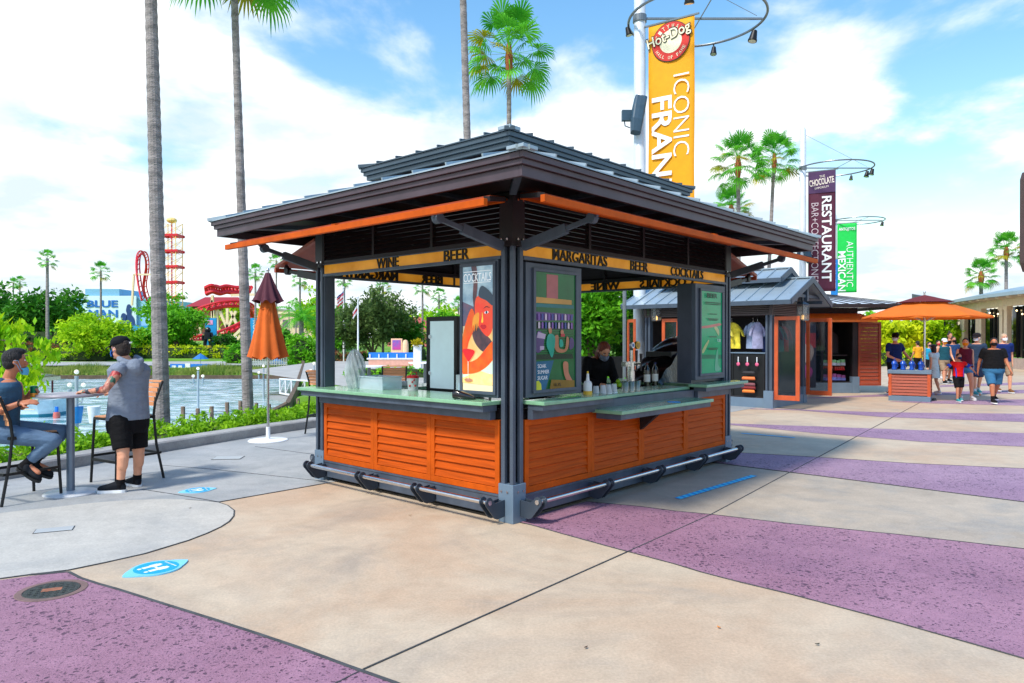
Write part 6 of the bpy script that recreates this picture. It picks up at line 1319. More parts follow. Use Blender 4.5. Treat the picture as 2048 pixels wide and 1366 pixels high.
b.build('dark_figure', mat('sculpture_black', lin(18, 20, 34), .4), t); b = MB(); b.box(-.45, .45, -.9, -.5, 0, .35); b.ell((-.35, -.9, 1.5), .13, 8, 6); b.ell((.3, -.95, .9), .13, 8, 6); b.build('bright_patches', mat('sculpture_patches', lin(40, 70, 200), .4, var=.8, scale=3, col2=lin(230, 200, 40)), t)
D = 82; X = xat(507, D); t = empty('music_banner', (X, D, hgt(X, D)), 0, 'cyan banner with white lettering running down beside the slim palm', 'banner'); z1 = zat(636, D)-hgt(X, D); z0_ = zat(690, D)-hgt(X, D); w_ = 9*D/F_PX
bo = MB().box(-w_, w_, 0, .08, z0_, z1).build('banner_cloth', mat('panel_cyan', lin(24, 150, 214)), t); MB().cyl((w_+.06, .04, 0), (w_+.06, .04, z1+.1), .05, n=8).build('banner_pole', M_ring, t)
text('banner_lettering', 'ROCK IT', frame((-w_*.1, -.02, z1-.3), (0, 0, -1), (1, 0, 0)), (z1-z0_)*.95, w_*.8, M_white, bo, depth=.02)
MB().box(-w_, w_, .005, .075, z0_-.9, z0_-.01).build('yellow_foot', M_ty, t)
t = empty('warning_panel', (xat(441, 76), 76, hgt(xat(441, 76), 76)), 0, 'small yellow stand right of the dark sculpture', 'stand'); MB().box(-.1, .1, 0, .1, 0, .9).prism([(-.35, 0, .9), (.35, 0, .9), (0, 0, 1.9)], (0, .06, 0)).build('stand_body', M_ty, t)
# pale walls and buildings in the middle distance
D = 120
for (pa, pb, pt, dd, rgb, lab, nm, cat) in ((560, 668, 628, 150, (232, 200, 176), 'pale peach building behind the kiosk post', 'peach_building', 'building'), (505, 545, 620, 170, (224, 190, 170), 'small cream building behind the slim palm', 'cream_building', 'building')):
    X = xat(pa, dd); t = empty(nm, (X, dd, 2), 0, lab, cat); W_ = xat(pb, dd)-X; Z = zat(pt, dd)-2; MB().box(0, W_, 0, 12, 0, Z).build('wall', mat('w_'+nm, lin(*rgb), .8, var=.05), t); MB().box(-.3, W_+.3, -.3, 12.3, Z, Z+.5).build('cornice', M_tc, t); b = MB()
    for k in range(5): b.box(W_*(k+.25)/5, W_*(k+.75)/5, -.03, .02, Z*.4, Z*.75)
    b.build('windows', mat('dim_window', lin(120, 110, 120), .3), t)
D = 82; X = xat(775, D); W_ = xat(870, D)-X; t = empty('pink_building', (X, D, hgt(X, D)), 0, 'pink building with a rust red hipped roof behind the oaks', 'building'); z = zat(664, D)-hgt(X, D); MB().box(0, W_, 0, 10, 0, z).build('wall', mat('pink_render', lin(222, 130, 130), .8, var=.06), t)
b = MB(); zz_ = zat(638, D)-hgt(X, D); b._a([(-.5, -.5, z), (W_+.5, -.5, z), (W_+.5, 10.5, z), (-.5, 10.5, z), (W_*.2, 5, zz_+.4), (W_*.55, 5, zz_+.4)], [(0,1,5,4), (1,2,5), (2,3,4,5), (3,0,4), (3,2,1,0)]); b.build('roof', mat('rust_roof', lin(176, 84, 74), .8, var=.15, scale=1), t); MB().box(-.5, W_+.5, -.55, -.5, z-.25, z).build('fascia_board', M_tc, t)
b = MB(); 
for k in range(4): b.box(W_*(k+.3)/4, W_*(k+.6)/4, -.03, .02, z*.2, z*.7)
b.build('windows', mat('dim_window', lin(120, 110, 120)), t)
D = 47; X = xat(793, D); g0 = hgt(X, D); t = empty('picture_sign', (X, D, g0), 0, 'peach framed picture sign with a magenta and blue poster', 'sign'); w_ = 11*D/F_PX; z0_, z1 = zat(703, D)-g0, zat(677, D)-g0
MB().box(-w_, w_, 0, .25, 0, z1).build('sign_frame', mat('peach_frame', lin(246, 200, 160), .7), t); MB().box(-w_*.75, w_*.75, -.03, -.001, z0_+.12, z1-.1).build('sign_picture', mat('sign_picture', lin(226, 40, 130), .4, var=0, scale=1.6, col2=lin(30, 110, 200)), t)
t = empty('peach_pillar', (xat(811, D), D, g0), 0, 'peach rounded pillar beside the picture sign', 'pillar'); MB().lathe([(.20, 0), (.20, 1.25), (.17, 1.4), (.12, 1.52), (.001, 1.55)], n=14).build('pillar_shaft', mat('peach_frame', lin(246, 200, 160)), t, smooth=True)
D = 42; X = xat(737, D); t = empty('barrier_wall', (X, D, 0), 0, 'low pink wall topped by a bright blue barrier inside the kiosk opening', 'wall'); W_ = xat(827, D)-X
MB().box(0, W_, 0, .3, 0, zat(718, D)).build('pink_wall', mat('pink_wall', lin(222, 168, 150), .8, var=.1), t); MB().box(-.1, W_, -.03, .33, zat(719, D)+.002, zat(716, D)).build('wall_coping', M_white, t); MB().box(0, W_, .05, .2, zat(716, D)+.003, zat(705, D)).build('blue_barrier', mat('barrier_blue', lin(20, 120, 220), .5), t)
b = MB()
for k in range(5): b.box(W_*(k+.1)/5, W_*(k+.1)/5+.06, -.02, .04, zat(716, D)+.003, zat(708, D))
b.build('barrier_posts', M_white, t)
D = 38; X = xat(835, D); t = empty('white_planter', (X, D, 0), 0, 'white square planter pillar with yellow flowers', 'planter'); MB().box(-.20, .20, -.2, .2, 0, zat(692, D)).box(-.24, .24, -.24, .24, zat(692, D)+.001, zat(690, D)).build('planter_body', M_white, t, bevel=.01); leafcloud('flowers', [((0, 0, zat(690, D)+.12), (.28, .28, .16))], 400, .07, ML_gold, 71, t)
# paved strip and terracotta terrace behind the kiosk
pv = MB().poly([(-13.5, 51, -.02), (-13.5, 36, -.02), (-5.5, 24, -.02), (-1.0, 24, -.02), (2, 36, -.02), (2, 51, -.02)]); struct(pv.build('garden_path', mat('garden_path_grey', lin(168, 166, 160), .8, var=.15, scale=1.2)))
# flagpoles
def flagpole(label, px, D, ptop, flagpy, cols, zb=None, w_=.9, side=-1):
    X = xat(px, D); g0 = hgt(X, D); t = empty('flagpole', (X, D, g0), 0, label, 'flagpole'); zt_ = zat(ptop, D)-g0; MB().cyl((0, 0, 0), (0, 0, zt_), .06, .035, 8).ell((0, 0, zt_), .08, 8, 6).build('pole', M_white, t); a, b_ = zat(flagpy[0], D)-g0, zat(flagpy[1], D)-g0
    n = len(cols); fl = None
    for k, m_ in enumerate(cols):
        zb_, zt2 = b_+(a-b_)*k/n, b_+(a-b_)*(k+1)/n; b = MB(); b.grid(lambda u, v: (side*w_*u*(.6+.1*math.sin(v*3)), .08*math.sin(u*7+k), zb_+(zt2-zb_)*v-u*.45), 8, 2); o = b.build('flag' if k == 0 else 'stripe', m_, fl or t); fl = fl or o
    return t
MR = mat('flag_red', lin(206, 60, 80), .7, transl=.3); MW = mat('flag_white', lin(236, 232, 236), .7, transl=.3); MBl = mat('flag_blue', lin(50, 70, 130), .7, transl=.3)
flagpole('flagpole with a limp red and white striped flag beside the palm', 687.5, 57, 575, (582, 604), [MR, MW, MR, MW, MR, MBl], w_=.8)
flagpole('white flagpole with a small white flag, above the wrapped object on the counter', 716, 44, 594, (608, 624), [MW, MR, MW], w_=.5)
# lamps with globes, benches and fences over the water
M_globe = mat('globe_glass', lin(250, 244, 226), .2, emit=.25)
def globe_lamp(label, px, D, pytop, zb, n=3, sp=.35, bucket=None, r=.11):
    X = xat(px, D); t = empty('globe_lamp', (X, D, zb), 0, label, 'lamp', 'globe lamps by the water'); zt_ = zat(pytop, D)-zb; b = MB(); b.cyl((0, 0, 0), (0, 0, zt_-.15), .05, .04, 10)
    offs = [0] if n == 1 else [(-1)**k*sp*((k+1)//2) for k in range(n)]
    for k, o_ in enumerate(offs):
        if o_: b.tube([(0, 0, zt_-.8), (o_*.7, 0, zt_-.75), (o_, 0, zt_-.5)], .02, 6)
        zz_ = zt_-(.0 if o_ == 0 else .32); b.cyl((o_, 0, zz_-.3), (o_, 0, zz_-.1), .03, .05, 8)
    b.build('lamp_post', mat('lamp_grey', lin(168, 182, 190), .4, .2), t)
    for o_ in offs: MB().ell((o_, 0, zt_-(.0 if o_ == 0 else .32)), r, 10, 8).build('globe', M_globe, t, smooth=True)
    if bucket:
        for k, (dx, m_) in enumerate(bucket): MB().lathe([(.10, zt_-1.25), (.15, zt_-.85), (.15, zt_-.84), (.001, zt_-.86)], (dx, 0, 0), 14).build('hanging_pot', m_, t, smooth=True)
globe_lamp('three globe lamp with a blue pot, right behind the bar table', 153, 17.5, 744, WZ-.4, 3, .17, bucket=((0, mat('pot_blue', lin(30, 130, 200), .4)), (.42, M_white)), r=.055)
globe_lamp('three globe lamp standing in the water between the two big palms', 396, 30, 737, WZ-.4, 3, .20, r=.065)
globe_lamp('white globe lamp left of the folded umbrella pole', 527, 34, 732, WZ-.4, 2, .22, r=.065)
globe_lamp('cyan stemmed globe lamp beside the left kiosk post', 628, 32, 727, WZ-.4, 2, .15, r=.065)
# dock railings
t = empty('dock_railing', (xat(640, 24), 24, -.2), 0, 'white dock railing sloping down towards the water left of the kiosk', 'railing'); b = MB(); P0 = Vector((0, 0, .35)); P1 = at(560, 757, 30)-Vector((xat(640, 24), 24, -.2)); P2 = at(536, 800, 19)-Vector((xat(640, 24), 24, -.2))
for (a, c_) in ((P0, P1), (P0+Vector((0, 0, -.6)), P1+Vector((0, 0, -.6)))): b.bar(a, c_, .06, .06)
for k in range(7): q = P0+(P1-P0)*k/6; b.bar(q, q-Vector((0, 0, .6)), .05, .05)
for k in range(6): q = P0+(P1-P0)*k/6; q2 = P0+(P1-P0)*(k+1)/6; b.bar(q, q2-Vector((0, 0, .6)), .03, .03)
b.build('rails', M_white, t); b = MB(); b.bar(P0-Vector((0, 0, .75)), P1-Vector((0, 0, .75)), 1.1, .12); b.build('gangway', mat('deck_grey', lin(150, 150, 146), .8), t)
t = empty('rope_fence', (xat(372, 15), 15.2, WZ), 0, 'row of weathered posts with a rope rail along the water edge', 'fence'); b = MB()
for k in range(9):
    px = 366+k*29; q = at(px, 812-k*1.5, 15.2+k*.35); q = q-Vector((xat(372, 15), 15.2, WZ)); b.tube([(q.x, q.y, -.6), (q.x+.03*math.sin(k*3), q.y, q.z+.06*math.sin(k*5))], .045, 7)
pf = b.build('fence_posts', mat('weathered_post', lin(140, 120, 104), .9, var=.3), t); b = MB(); pts = []
for k in range(9): px = 366+k*29; q = at(px, 826-k*1.5, 15.2+k*.35)-Vector((xat(372, 15), 15.2, WZ)); pts.append(q); 
b.tube(pts, .014, 5); b.build('rope_rail', M_white, t)
# far fence on the shore path
def railfence(label, pa, pb, D, h, m, n, hb=None, name='picket_railing', nr=2):
    X = xat(pa, D); g0 = hgt(X, D); t = empty(name, (X, D, g0), 0, label, 'railing'); W_ = xat(pb, D)-X; b = MB()
    for k in range(nr): b.box(0, W_, 0, .04, h*(k+1)/nr-.05, h*(k+1)/nr)
    for k in range(n+1): b.box(W_*k/n-.025, W_*k/n+.025, -.01, .05, 0, h)
    b.build('rails', m, t)
railfence('long pale railing on the far bank below the golden hedge', 500, 640, 57.5, .95, mat('pale_rail', lin(190, 196, 196), .6), 40)
railfence('black iron fence under the trees behind the bartender', 1150, 1262, 19.5, 1.15, M_black, 34, name='iron_fence')
# blue canopy boat shed
D = 57.3; X = xat(340, D); t = empty('blue_barrier_boards', (X, D, hgt(X, D)), 0, 'row of blue and white boards across the lake beside the thick palm', 'barrier'); g0 = hgt(X, D); b = MB(); 
for a, c_ in ((340, 369), (381, 418)): b.box(xat(a, D)-X, xat(c_, D)-X, 0, .1, zat(741, D)-g0, zat(728, D)-g0)
b.build('blue_boards', mat('barrier_blue', lin(20, 120, 220)), t); b = MB()
for a, c_ in ((344, 352), (357, 364)): b.box(xat(a, D)-X, xat(c_, D)-X, -.03, -.001, zat(739, D)-g0, zat(731, D)-g0)
b.box(xat(370, D)-X, xat(380, D)-X, 0, .1, zat(741, D)-g0, zat(727, D)-g0); b.build('white_panels', M_white, t)
def small_umb(label, px, D, pt, w_px):
    X = xat(px, D); g0 = hgt(X, D); t = empty('patio_umbrella', (X, D, g0), 0, label, 'umbrella', 'small blue patio umbrellas'); z = zat(pt, D)-g0; w_ = w_px*D/F_PX/2; MB().lathe([(w_, z-.45), (w_*.5, z-.2), (.02, z), (.001, z+.02)], n=10, cap=False).build('canopy', mat('patio_blue', lin(30, 110, 180), .6), t); MB().cyl((0, 0, 0), (0, 0, z), .03, n=6).build('pole', M_white, t)
small_umb('small blue patio umbrella over the blue boards across the lake', 401, 58.2, 707, 32); small_umb('small blue patio umbrella peeking right of the folded one', 555, 58.2, 716, 34)
# boat at the left edge
D = 27; t = empty('tour_boat', (xat(58, D), D, WZ), R_(4), 'pale open boat with cream canopy moored on the lake at the left', 'boat'); s_ = D/F_PX
b = MB(); 
hull = [(-6.0, .95), (-4, 1.0), (-1, 1.0), (.8, .9), (1.15, .55)]
for z0_, z1, k0, k1 in ((-.25, .12, .86, .92), (.12, .62, .92, 1.0)):
    b._a([(x, -y*k0, z0_) for x, y in hull]+[(x, y*k0, z0_) for x, y in reversed(hull)]+[(x, -y*k1, z1) for x, y in hull]+[(x, y*k1, z1) for x, y in reversed(hull)], [(i, (i+1) % 10, 10+(i+1) % 10, 10+i) for i in range(10)]+[tuple(range(10, 20))])
b.m = [0 if i < 11 else 1 for i in range(len(b.f))]
b.build('hull', [mat('boat_teal', lin(40, 130, 150), .4), mat('boat_white', lin(206, 224, 230), .4)], t); b = MB()
for y in (-1.02, 1.02): b.box(-6, .9, y-.03, y+.03, .60, .68); b.box(-6, .8, y-.02, y+.0, .30, .33)
b.build('gunwale', mat('boat_cream', lin(222, 204, 164), .6), t); b = MB()
for x in (-4.5, -2.2, .35):
    for y in (-.9, .9): b.cyl((x, y, .6), (x, y, 1.42), .035, n=8)
b.build('canopy_posts', mat('boat_maroon', lin(110, 30, 36), .5), t); b = MB(); b.grid(lambda u, v: (-5.6+6.1*u, -1.15+2.3*v, 1.42+.14*math.sin(v*math.pi)), 4, 8); b.box(-5.6, .5, -1.15, -1.13, 1.28, 1.42); b.box(-5.6, .5, 1.13, 1.15, 1.28, 1.42); b.box(.5, .52, -1.15, 1.15, 1.28, 1.42); b.build('canopy', mat('boat_cream', lin(222, 204, 164)), t)
t = empty('buoy', at(113, 775, 26)-Vector((0, 0, .1)), 0, 'small blue and red marker buoy beside the boat', 'buoy'); t.location.z = WZ; MB().lathe([(.08, -.1), (.12, .05), (.10, .22), (.001, .24)], n=12).build('buoy_body', mat('buoy_red', lin(214, 110, 100), .5), t, smooth=True); MB().cyl((0, 0, .22), (0, 0, .42), .06, n=10).build('buoy_top', mat('barrier_blue', lin(20, 120, 220)), t)
# --- the curved restaurant on the right
T_ = empty('restaurant', (24.3, 34, 0), 0, 'cream columned restaurant with a pale curved roof and dark glazed front', 'restaurant')
pts = [Vector((30.6, 49.5, 0)), Vector((29.2, 46.2, 0)), Vector((27.9, 42.6, 0)), Vector((26.9, 39.0, 0)), Vector((26.3, 35.6, 0)), Vector((26.2, 32.2, 0)), Vector((26.5, 29, 0))]; O3 = Vector((24.3, 34, 0)); P = [p-O3 for p in pts]
M_cream = mat('cream_timber', lin(226, 206, 178), .6, var=.08); M_rroof = mat('pale_blue_roof', lin(150, 172, 186), .45, .2, var=.06, scale=.6)
ins = lambda k, d: P[k]+((P[min(k+1, 6)]-P[max(k-1, 0)]).normalized().cross(Vector((0, 0, 1))))*-d
b = MB()
for k in range(6): b.bar(P[k]+Vector((0, 0, .28)), P[k+1]+Vector((0, 0, .28)), .35, .55)
b.build('low_wall', mat('taupe_wall', lin(176, 156, 146), .8), T_); b = MB()
for k in range(6): b.bar(P[k]+Vector((0, 0, 3.55)), P[k+1]+Vector((0, 0, 3.55)), .3, .4)
b.build('lintel', M_cream, T_)
for k in range(7):
    for e in (-.28, .28):
        d = (P[min(k+1, 6)]-P[max(k-1, 0)]).normalized(); c = P[k]+d*e; MB().box(c.x-.13, c.x+.13, c.y-.13, c.y+.13, .1, 3.4).box(c.x-.17, c.x+.17, c.y-.17, c.y+.17, 3.15, 3.36).build('column', M_cream, T_, bevel=.01)
b = MB()
for k in range(6):
    a = P[k]+Vector((.45, 0, 0)); c = P[k+1]+Vector((.45, 0, 0)); b.bar(a+Vector((0, 0, 1.95)), c+Vector((0, 0, 1.95)), .04, 2.75)
b.build('glazing', mat('restaurant_glass', lin(18, 26, 34), .08, var=.3, scale=.6, spec=.8), T_); b = MB(); b2_ = MB()
for k in range(6):
    for j in range(1, 6): q = P[k]+(P[k+1]-P[k])*j/6+Vector((.38, 0, 0)); b.box(q.x-.03, q.x+.03, q.y-.03, q.y+.03, .55, 3.35)
    for j in range(1, 6): q = P[k]+(P[k+1]-P[k])*j/6+Vector((.32, 0, 0)); b2_.ell((q.x, q.y, 3.0+.12*math.sin(j*2.1)), .05, 6, 4)
b.build('mullions', M_black, T_); b2_.build('string_lights', mat('warm_bulbs', (1, .75, .4), emit=2.5, var=.01), T_)
b = MB()
for k in range(6):
    for j in range(0, 3): q = P[k]+(P[k+1]-P[k])*j/3; b.bar(q+Vector((-1.05, 0, 3.82)), q+Vector((.3, 0, 3.82)), .22, .22)
b.build('rafter_ends', M_cream, T_); b = MB(); vs = []
for k in range(7): o1 = P[k]+Vector((-1.3, 0, 3.97)); o2 = P[k]+Vector((1.6, 0, 4.55)); o3 = P[k]+Vector((9, 0, 5.0)); vs += [o1, o2, o3, o1-Vector((0, 0, .18)), o3-Vector((0, 0, .7))]
fs = []
for k in range(6): a, c = k*5, (k+1)*5; fs += [(a, c, c+1, a+1), (a+1, c+1, c+2, a+2), (a+3, c+3, c, a), (a+4, c+4, c+3, a+3), (a+2, c+2, c+4, a+4)]
fs += [(0, 1, 2, 4, 3), (33, 34, 32, 31, 30)]
b._a(vs, fs); b.build('curved_roof', M_rroof, T_)
t = empty('rear_roof', at(1870, 600, 52), 0, 'dark slate pent roof beyond the restaurant, over the umbrella top', 'roof'); MB()._a([(0, 0, 0), (3.2, 0, -.15), (3.2, 3, .1), (0, 3, .6), (0, 0, -.25), (3.2, 0, -.4), (3.2, 3, -.4), (0, 3, -.25)], [(0,1,2,3), (7,6,5,4), (0,4,5,1), (1,5,6,2), (2,6,7,3), (3,7,4,0)]).build('roof_sheet', M_roofb, t); MB().box(.2, 3, .5, 2.8, -4.6, -.4).build('rear_wall', M_cream, t)
t = empty('corner_sign', (at(2038, 500, 20).x+.27, 20, 0), 0, 'tall dark sign with an amber lettered edge at the right picture edge', 'sign'); zc = zat(340, 20); zb_ = zat(545, 20)
b = MB(); b.prism([(0, 0, zb_+.3), (.08, 0, zb_+.05), (.3, 0, zb_), (1.6, 0, zb_), (1.6, 0, zc), (.06, 0, zc), (0, 0, zc-.2)], (0, .35, 0)); b.build('sign_case', mat('sign_case', lin(78, 58, 56), .5), t); MB().box(.05, 1.5, -.03, -.001, zat(418, 20), zat(350, 20)).build('amber_letters', mat('amber_letters', lin(230, 170, 50), .5, var=.4, scale=5), t); MB().cyl((1.2, .2, 0), (1.2, .2, zb_), .1, n=10).build('sign_post', M_black, t)
t = empty('cafe_table', (xat(2030, 37.5), 36.2, 0), 0, 'teal metal cafe table by the restaurant front', 'table'); mt_ = mat('teal_metal', lin(30, 84, 84), .4, .3); MB().cyl((0, 0, 1.0), (0, 0, 1.04), .4, n=16).build('tabletop', mt_, t); MB().cyl((0, 0, 0), (0, 0, 1.0), .04, n=8).cyl((0, 0, 0), (0, 0, .03), .25, n=14).build('pedestal', mt_, t)
t = empty('street_lamp', (xat(1889, 47), 47, 0), 0, 'thin dark lamp post behind the crowd', 'lamp post'); MB().cyl((0, 0, 0), (0, 0, 3.6), .05, n=8).build('lamp_shaft', M_black, t); MB().ell((0, 0, 3.7), (.14, .14, .16), 8, 6).build('lamp_head', M_black, t)
# ================================================================ PEOPLE
SKIN = {}
def skin(nm, rgb): return mat('skin_'+nm, lin(*rgb), 0.5, var=0.06, scale=12, spec=0.35)
def cloth(nm, rgb, v=0.12): return mat('cloth_'+nm, lin(*rgb), 0.85, var=v, scale=9, bump=0.9, bscale=11, stretch=(1, 1, 1.8), spec=0.2)
BLOBS = []
def capsule(b, p0, p1, r0, r1, flat=False, n=12):
    p0 = Vector(p0); p1 = Vector(p1)
    if flat: b.cyl(p0, p1, r0, r1, n); return
    d = p1-p0; L_ = d.length; d.normalize(); pts = []; rr = []
    for a in (-1.0, -0.85, -0.5): pts.append(p0+d*r0*a); rr.append(max(0.0008, r0*math.sqrt(max(0, 1-a*a))))
    for k in range(4): u = k/3; pts.append(p0+(p1-p0)*u); rr.append(r0+(r1-r0)*u)
    for a in (0.5, 0.85, 1.0): pts.append(p1+d*r1*a); rr.append(max(0.0008, r1*math.sqrt(max(0, 1-a*a))))
    b.tube(pts, rr, n)
def blob(name, b, m, parent, vox=0.012, smooth_it=3, post=None):
    o = b.build(name, m, parent); md = o.modifiers.new('r', 'REMESH'); md.mode = 'VOXEL'; md.voxel_size = vox; md.use_smooth_shade = True
    if smooth_it: sm = o.modifiers.new('s', 'SMOOTH'); sm.factor = 0.5; sm.iterations = smooth_it
    BLOBS.append((o, post)); return o
def finish_blobs():
    bpy.context.view_layer.update(); dg = bpy.context.evaluated_depsgraph_get(); res = []
    for o, post in BLOBS: res.append(bpy.data.meshes.new_from_object(o.evaluated_get(dg), depsgraph=dg))
    for (o, post), me in zip(BLOBS, res):
        ms = list(o.data.materials); o.modifiers.clear(); nm = o.data.name; old = o.data; o.data = me; me.name = nm
        if post: post(me)
        bpy.data.meshes.remove(old)
    BLOBS.clear()
def hand(b, wr, d, palm_n, s, side, curl=0.5):
    """wr wrist, d direction of hand, palm_n palm normal, thumb on 'side' vector"""
    d = d.normalized(); pn = (palm_n-d*palm_n.dot(d)).normalized(); sd_ = d.cross(pn).normalized()*side
    c = wr+d*0.045*s
    for k in range(4):
        o_ = (k-1.5)*0.021*s; capsule(b, wr+d*0.012*s+sd_*o_*0.6, wr+d*0.085*s+sd_*o_, 0.0155*s, 0.0125*s, n=8)
        ln = (0.036, 0.041, 0.038, 0.030)[k]*s; a = wr+d*0.088*s+sd_*o_; q = (d*math.cos(curl*0.7)+pn*math.sin(curl*0.7)); e = a+q*ln; q2 = (d*math.cos(curl*1.6)+pn*math.sin(curl*1.6)); f = e+q2*ln*0.85
        capsule(b, a, e, 0.0095*s, 0.0088*s, n=8); capsule(b, e, f, 0.0088*s, 0.0075*s, n=8)
    a = wr+d*0.025*s-sd_*0.028*s; e = a+(d*0.6-sd_*0.8+pn*0.3).normalized()*0.04*s; f = e+(d*0.95-sd_*0.1+pn*0.4).normalized()*0.032*s
    capsule(b, wr+d*0.02*s, a, 0.015*s, 0.013*s, n=8); capsule(b, a, e, 0.0125*s, 0.0105*s, n=8); capsule(b, e, f, 0.0105*s, 0.009*s, n=8)
def figure(label, loc, J, s=1.0, g=1.0, sk=None, top=None, bot=None, shoe=None, sock=None, hair=None, hat=None, mask=None, vox=0.014, extra=None, female=False, curls=(0.5, 0.5), handn=None, sole=None, post=None, chub=None):
    """J holds joint positions relative to loc. rt/fw: torso right and forward, hr/hf: head right and forward"""
    t = empty('person', loc, 0, label, 'person', 'people on the plaza'); rt, fw = J['rt'], J['fw']; hr, hf = J['hr'], J['hf']; up = hr.cross(hf)
    P, C = J['pelvis'], J['neck']; sp = C-P; W = g; chub = chub or g
    def rings(infl=0.0, lo=-0.10, hi=1.0, sh=1.0):
        T = [(-0.16, .150, .112), (0.0, .165, .120), (0.22, .150, .112), (0.45, .148, .112), (0.68, .160, .118), (0.86, .172, .110), (0.95, .135, .085), (1.0, .075, .062)]
        if female: T = [(-0.16, .150, .112), (0.0, .168, .122), (0.22, .140, .100), (0.45, .128, .095), (0.66, .140, .122), (0.86, .148, .095), (0.95, .115, .075), (1.0, .060, .055)]
        o = []
        for u, a, b_ in T:
            if u < lo-1e-6 or u > hi+1e-6: continue
            gg = W*(1+(chub-1)*0.8*math.exp(-((u-0.2)/0.35)**2)); o.append((P+sp*u, (a*gg*s+infl)*(sh if u > 0.8 else 1), b_*gg*s+infl*1.1))
        return o
    b = MB(); b.loft(rings(), 18, rt, fw)
    # neck and head
    H = J['head']; capsule(b, C-up*0.03*s, H-up*0.06*s-hf*0.015*s, 0.056*s*(0.9 if female else 1), 0.052*s*(0.9 if female else 1))
    hb = MB(); hb.ell((0, 0, 0.02*s), (0.076*s, 0.095*s, 0.098*s), 16, 12); hb.ell((0, 0.028*s, -0.045*s), (0.056*s, 0.058*s, 0.062*s), 14, 10)
    hb.ell((0, 0.078*s, -0.088*s), (0.022*s, 0.018*s, 0.018*s), 8, 6)
    capsule(hb, (0, 0.088*s, 0.012*s), (0, 0.106*s, -0.026*s), 0.009*s, 0.014*s, n=8); hb.ell((0, 0.094*s, -0.052*s), (0.022*s, 0.010*s, 0.008*s), 8, 6)
    for e in (-1, 1): hb.ell((e*0.078*s, -0.005*s, -0.005*s), (0.010*s, 0.020*s, 0.030*s), 8, 6)
    HM = Matrix(((hr.x, hf.x, up.x, H.x), (hr.y, hf.y, up.y, H.y), (hr.z, hf.z, up.z, H.z), (0, 0, 0, 1)))
    b.T = HM; b._a(hb.v, hb.f); b.T = None
    # limbs
    for k, sd_ in (('l', -1), ('r', 1)):
        sh, el, wr = J['sh'+k], J['el'+k], J['wr'+k]; ag = 0.9+0.35*(g-1)
        capsule(b, sh, el, 0.050*s*g*(0.82 if female else 1), 0.039*s*ag); capsule(b, el, wr, 0.041*s*ag, 0.026*s); capsule(b, el+(wr-el)*0.12, el+(wr-el)*0.4, 0.042*s*ag, 0.036*s*ag)
        d = J.get('hd'+k, (wr-el)).normalized(); pn = J.get('pn'+k, -rt*sd_); hand(b, wr, d, pn, s, J.get('th'+k, sd_), curls[0 if k == 'l' else 1])
        hp, kn, an, toe = J['hp'+k], J['kn'+k], J['an'+k], J['toe'+k]; lg = 0.85+0.5*(g-1)
        capsule(b, hp, kn, 0.086*s*g, 0.056*s*(1+0.5*(g-1))); capsule(b, kn, an, 0.054*s*(1+0.5*(g-1)), 0.036*s)
        kd = (an-kn); bk = J['fw'] if 'bk' not in J else J['bk']; capsule(b, kn+kd*0.12-bk*0.016*s, kn+kd*0.42-bk*0.018*s, 0.050*s*(1+0.6*(g-1)), 0.045*s*(1+0.6*(g-1)))
        capsule(b, an, toe, 0.036*s, 0.026*s)
    body = blob('body', b, sk, t, vox*0.8, 2, post)
    # eyes and mouth
    eb = MB(); eb.T = HM
    for e in (-1, 1): eb.ell((e*0.031*s, 0.083*s, 0.012*s), (0.013*s, 0.008*s, 0.008*s), 8, 6)
    eo = eb.build('eyes', M_white, t); pb = MB(); pb.T = HM
    for e in (-1, 1): pb.ell((e*0.031*s, 0.0885*s, 0.012*s), (0.006*s, 0.005*s, 0.006*s), 8, 6); 
    pb.build('pupils', M_lett, eo); bb = MB(); bb.T = HM
    for e in (-1, 1): bb.box(e*0.031*s-0.017*s, e*0.031*s+0.017*s, 0.084*s, 0.092*s, 0.030*s, 0.036*s)
    bb.build('brows', M_lett, eo)
    # hair
    if hair:
        hm, style = hair; b = MB(); b.T = HM
        b.ell((0, -0.014*s, 0.036*s), (0.084*s, 0.098*s, 0.094*s), 16, 12); b.ell((0, -0.04*s, -0.012*s), (0.078*s, 0.066*s, 0.072*s), 14, 10)
        if style == 'top': b.ell((0, 0.018*s, 0.10*s), (0.062*s, 0.085*s, 0.040*s), 12, 8)
        if style == 'long':
            b.ell((0, -0.055*s, -0.08*s), (0.080*s, 0.050*s, 0.13*s), 14, 10); b.ell((0.06*s, -0.01*s, -0.05*s), (0.028*s, 0.045*s, 0.10*s), 10, 8); b.ell((-0.06*s, -0.01*s, -0.05*s), (0.028*s, 0.045*s, 0.10*s), 10, 8)
        if style == 'bun': b.ell((0, -0.05*s, 0.15*s), (0.035*s, 0.035*s, 0.05*s), 10, 8)
        if style == 'tail': b.ell((0, -0.115*s, -0.03*s), (0.03*s, 0.03*s, 0.09*s), 10, 8)
        blob('hair', b, hm, t, vox*0.75, 1)
    if hat:
        b = MB(); b.T = HM @ Matrix.Rotation(R_(-8), 4, 'X'); b.lathe([(0.094*s, 0.044*s), (0.099*s, 0.055*s), (0.094*s, 0.09*s), (0.07*s, 0.125*s), (0.03*s, 0.14*s), (0.001, 0.143*s)], (0, -0.008*s, 0), 18, cap=False)
        h_ = b.build('cap', hat, t, smooth=True); b = MB(); b.T = HM @ Matrix.Rotation(R_(-8), 4, 'X')
        [b.grid(lambda u, v: ((u-0.5)*0.17*s, (0.070+v*(0.105-0.06*(u-0.5)**2*4))*s, (zq-0.03*(u-0.5)**2*4-0.022*v)*s), 8, 4) for zq in (.066, .060)]
        b.build('cap_bill', hat, h_, smooth=True)
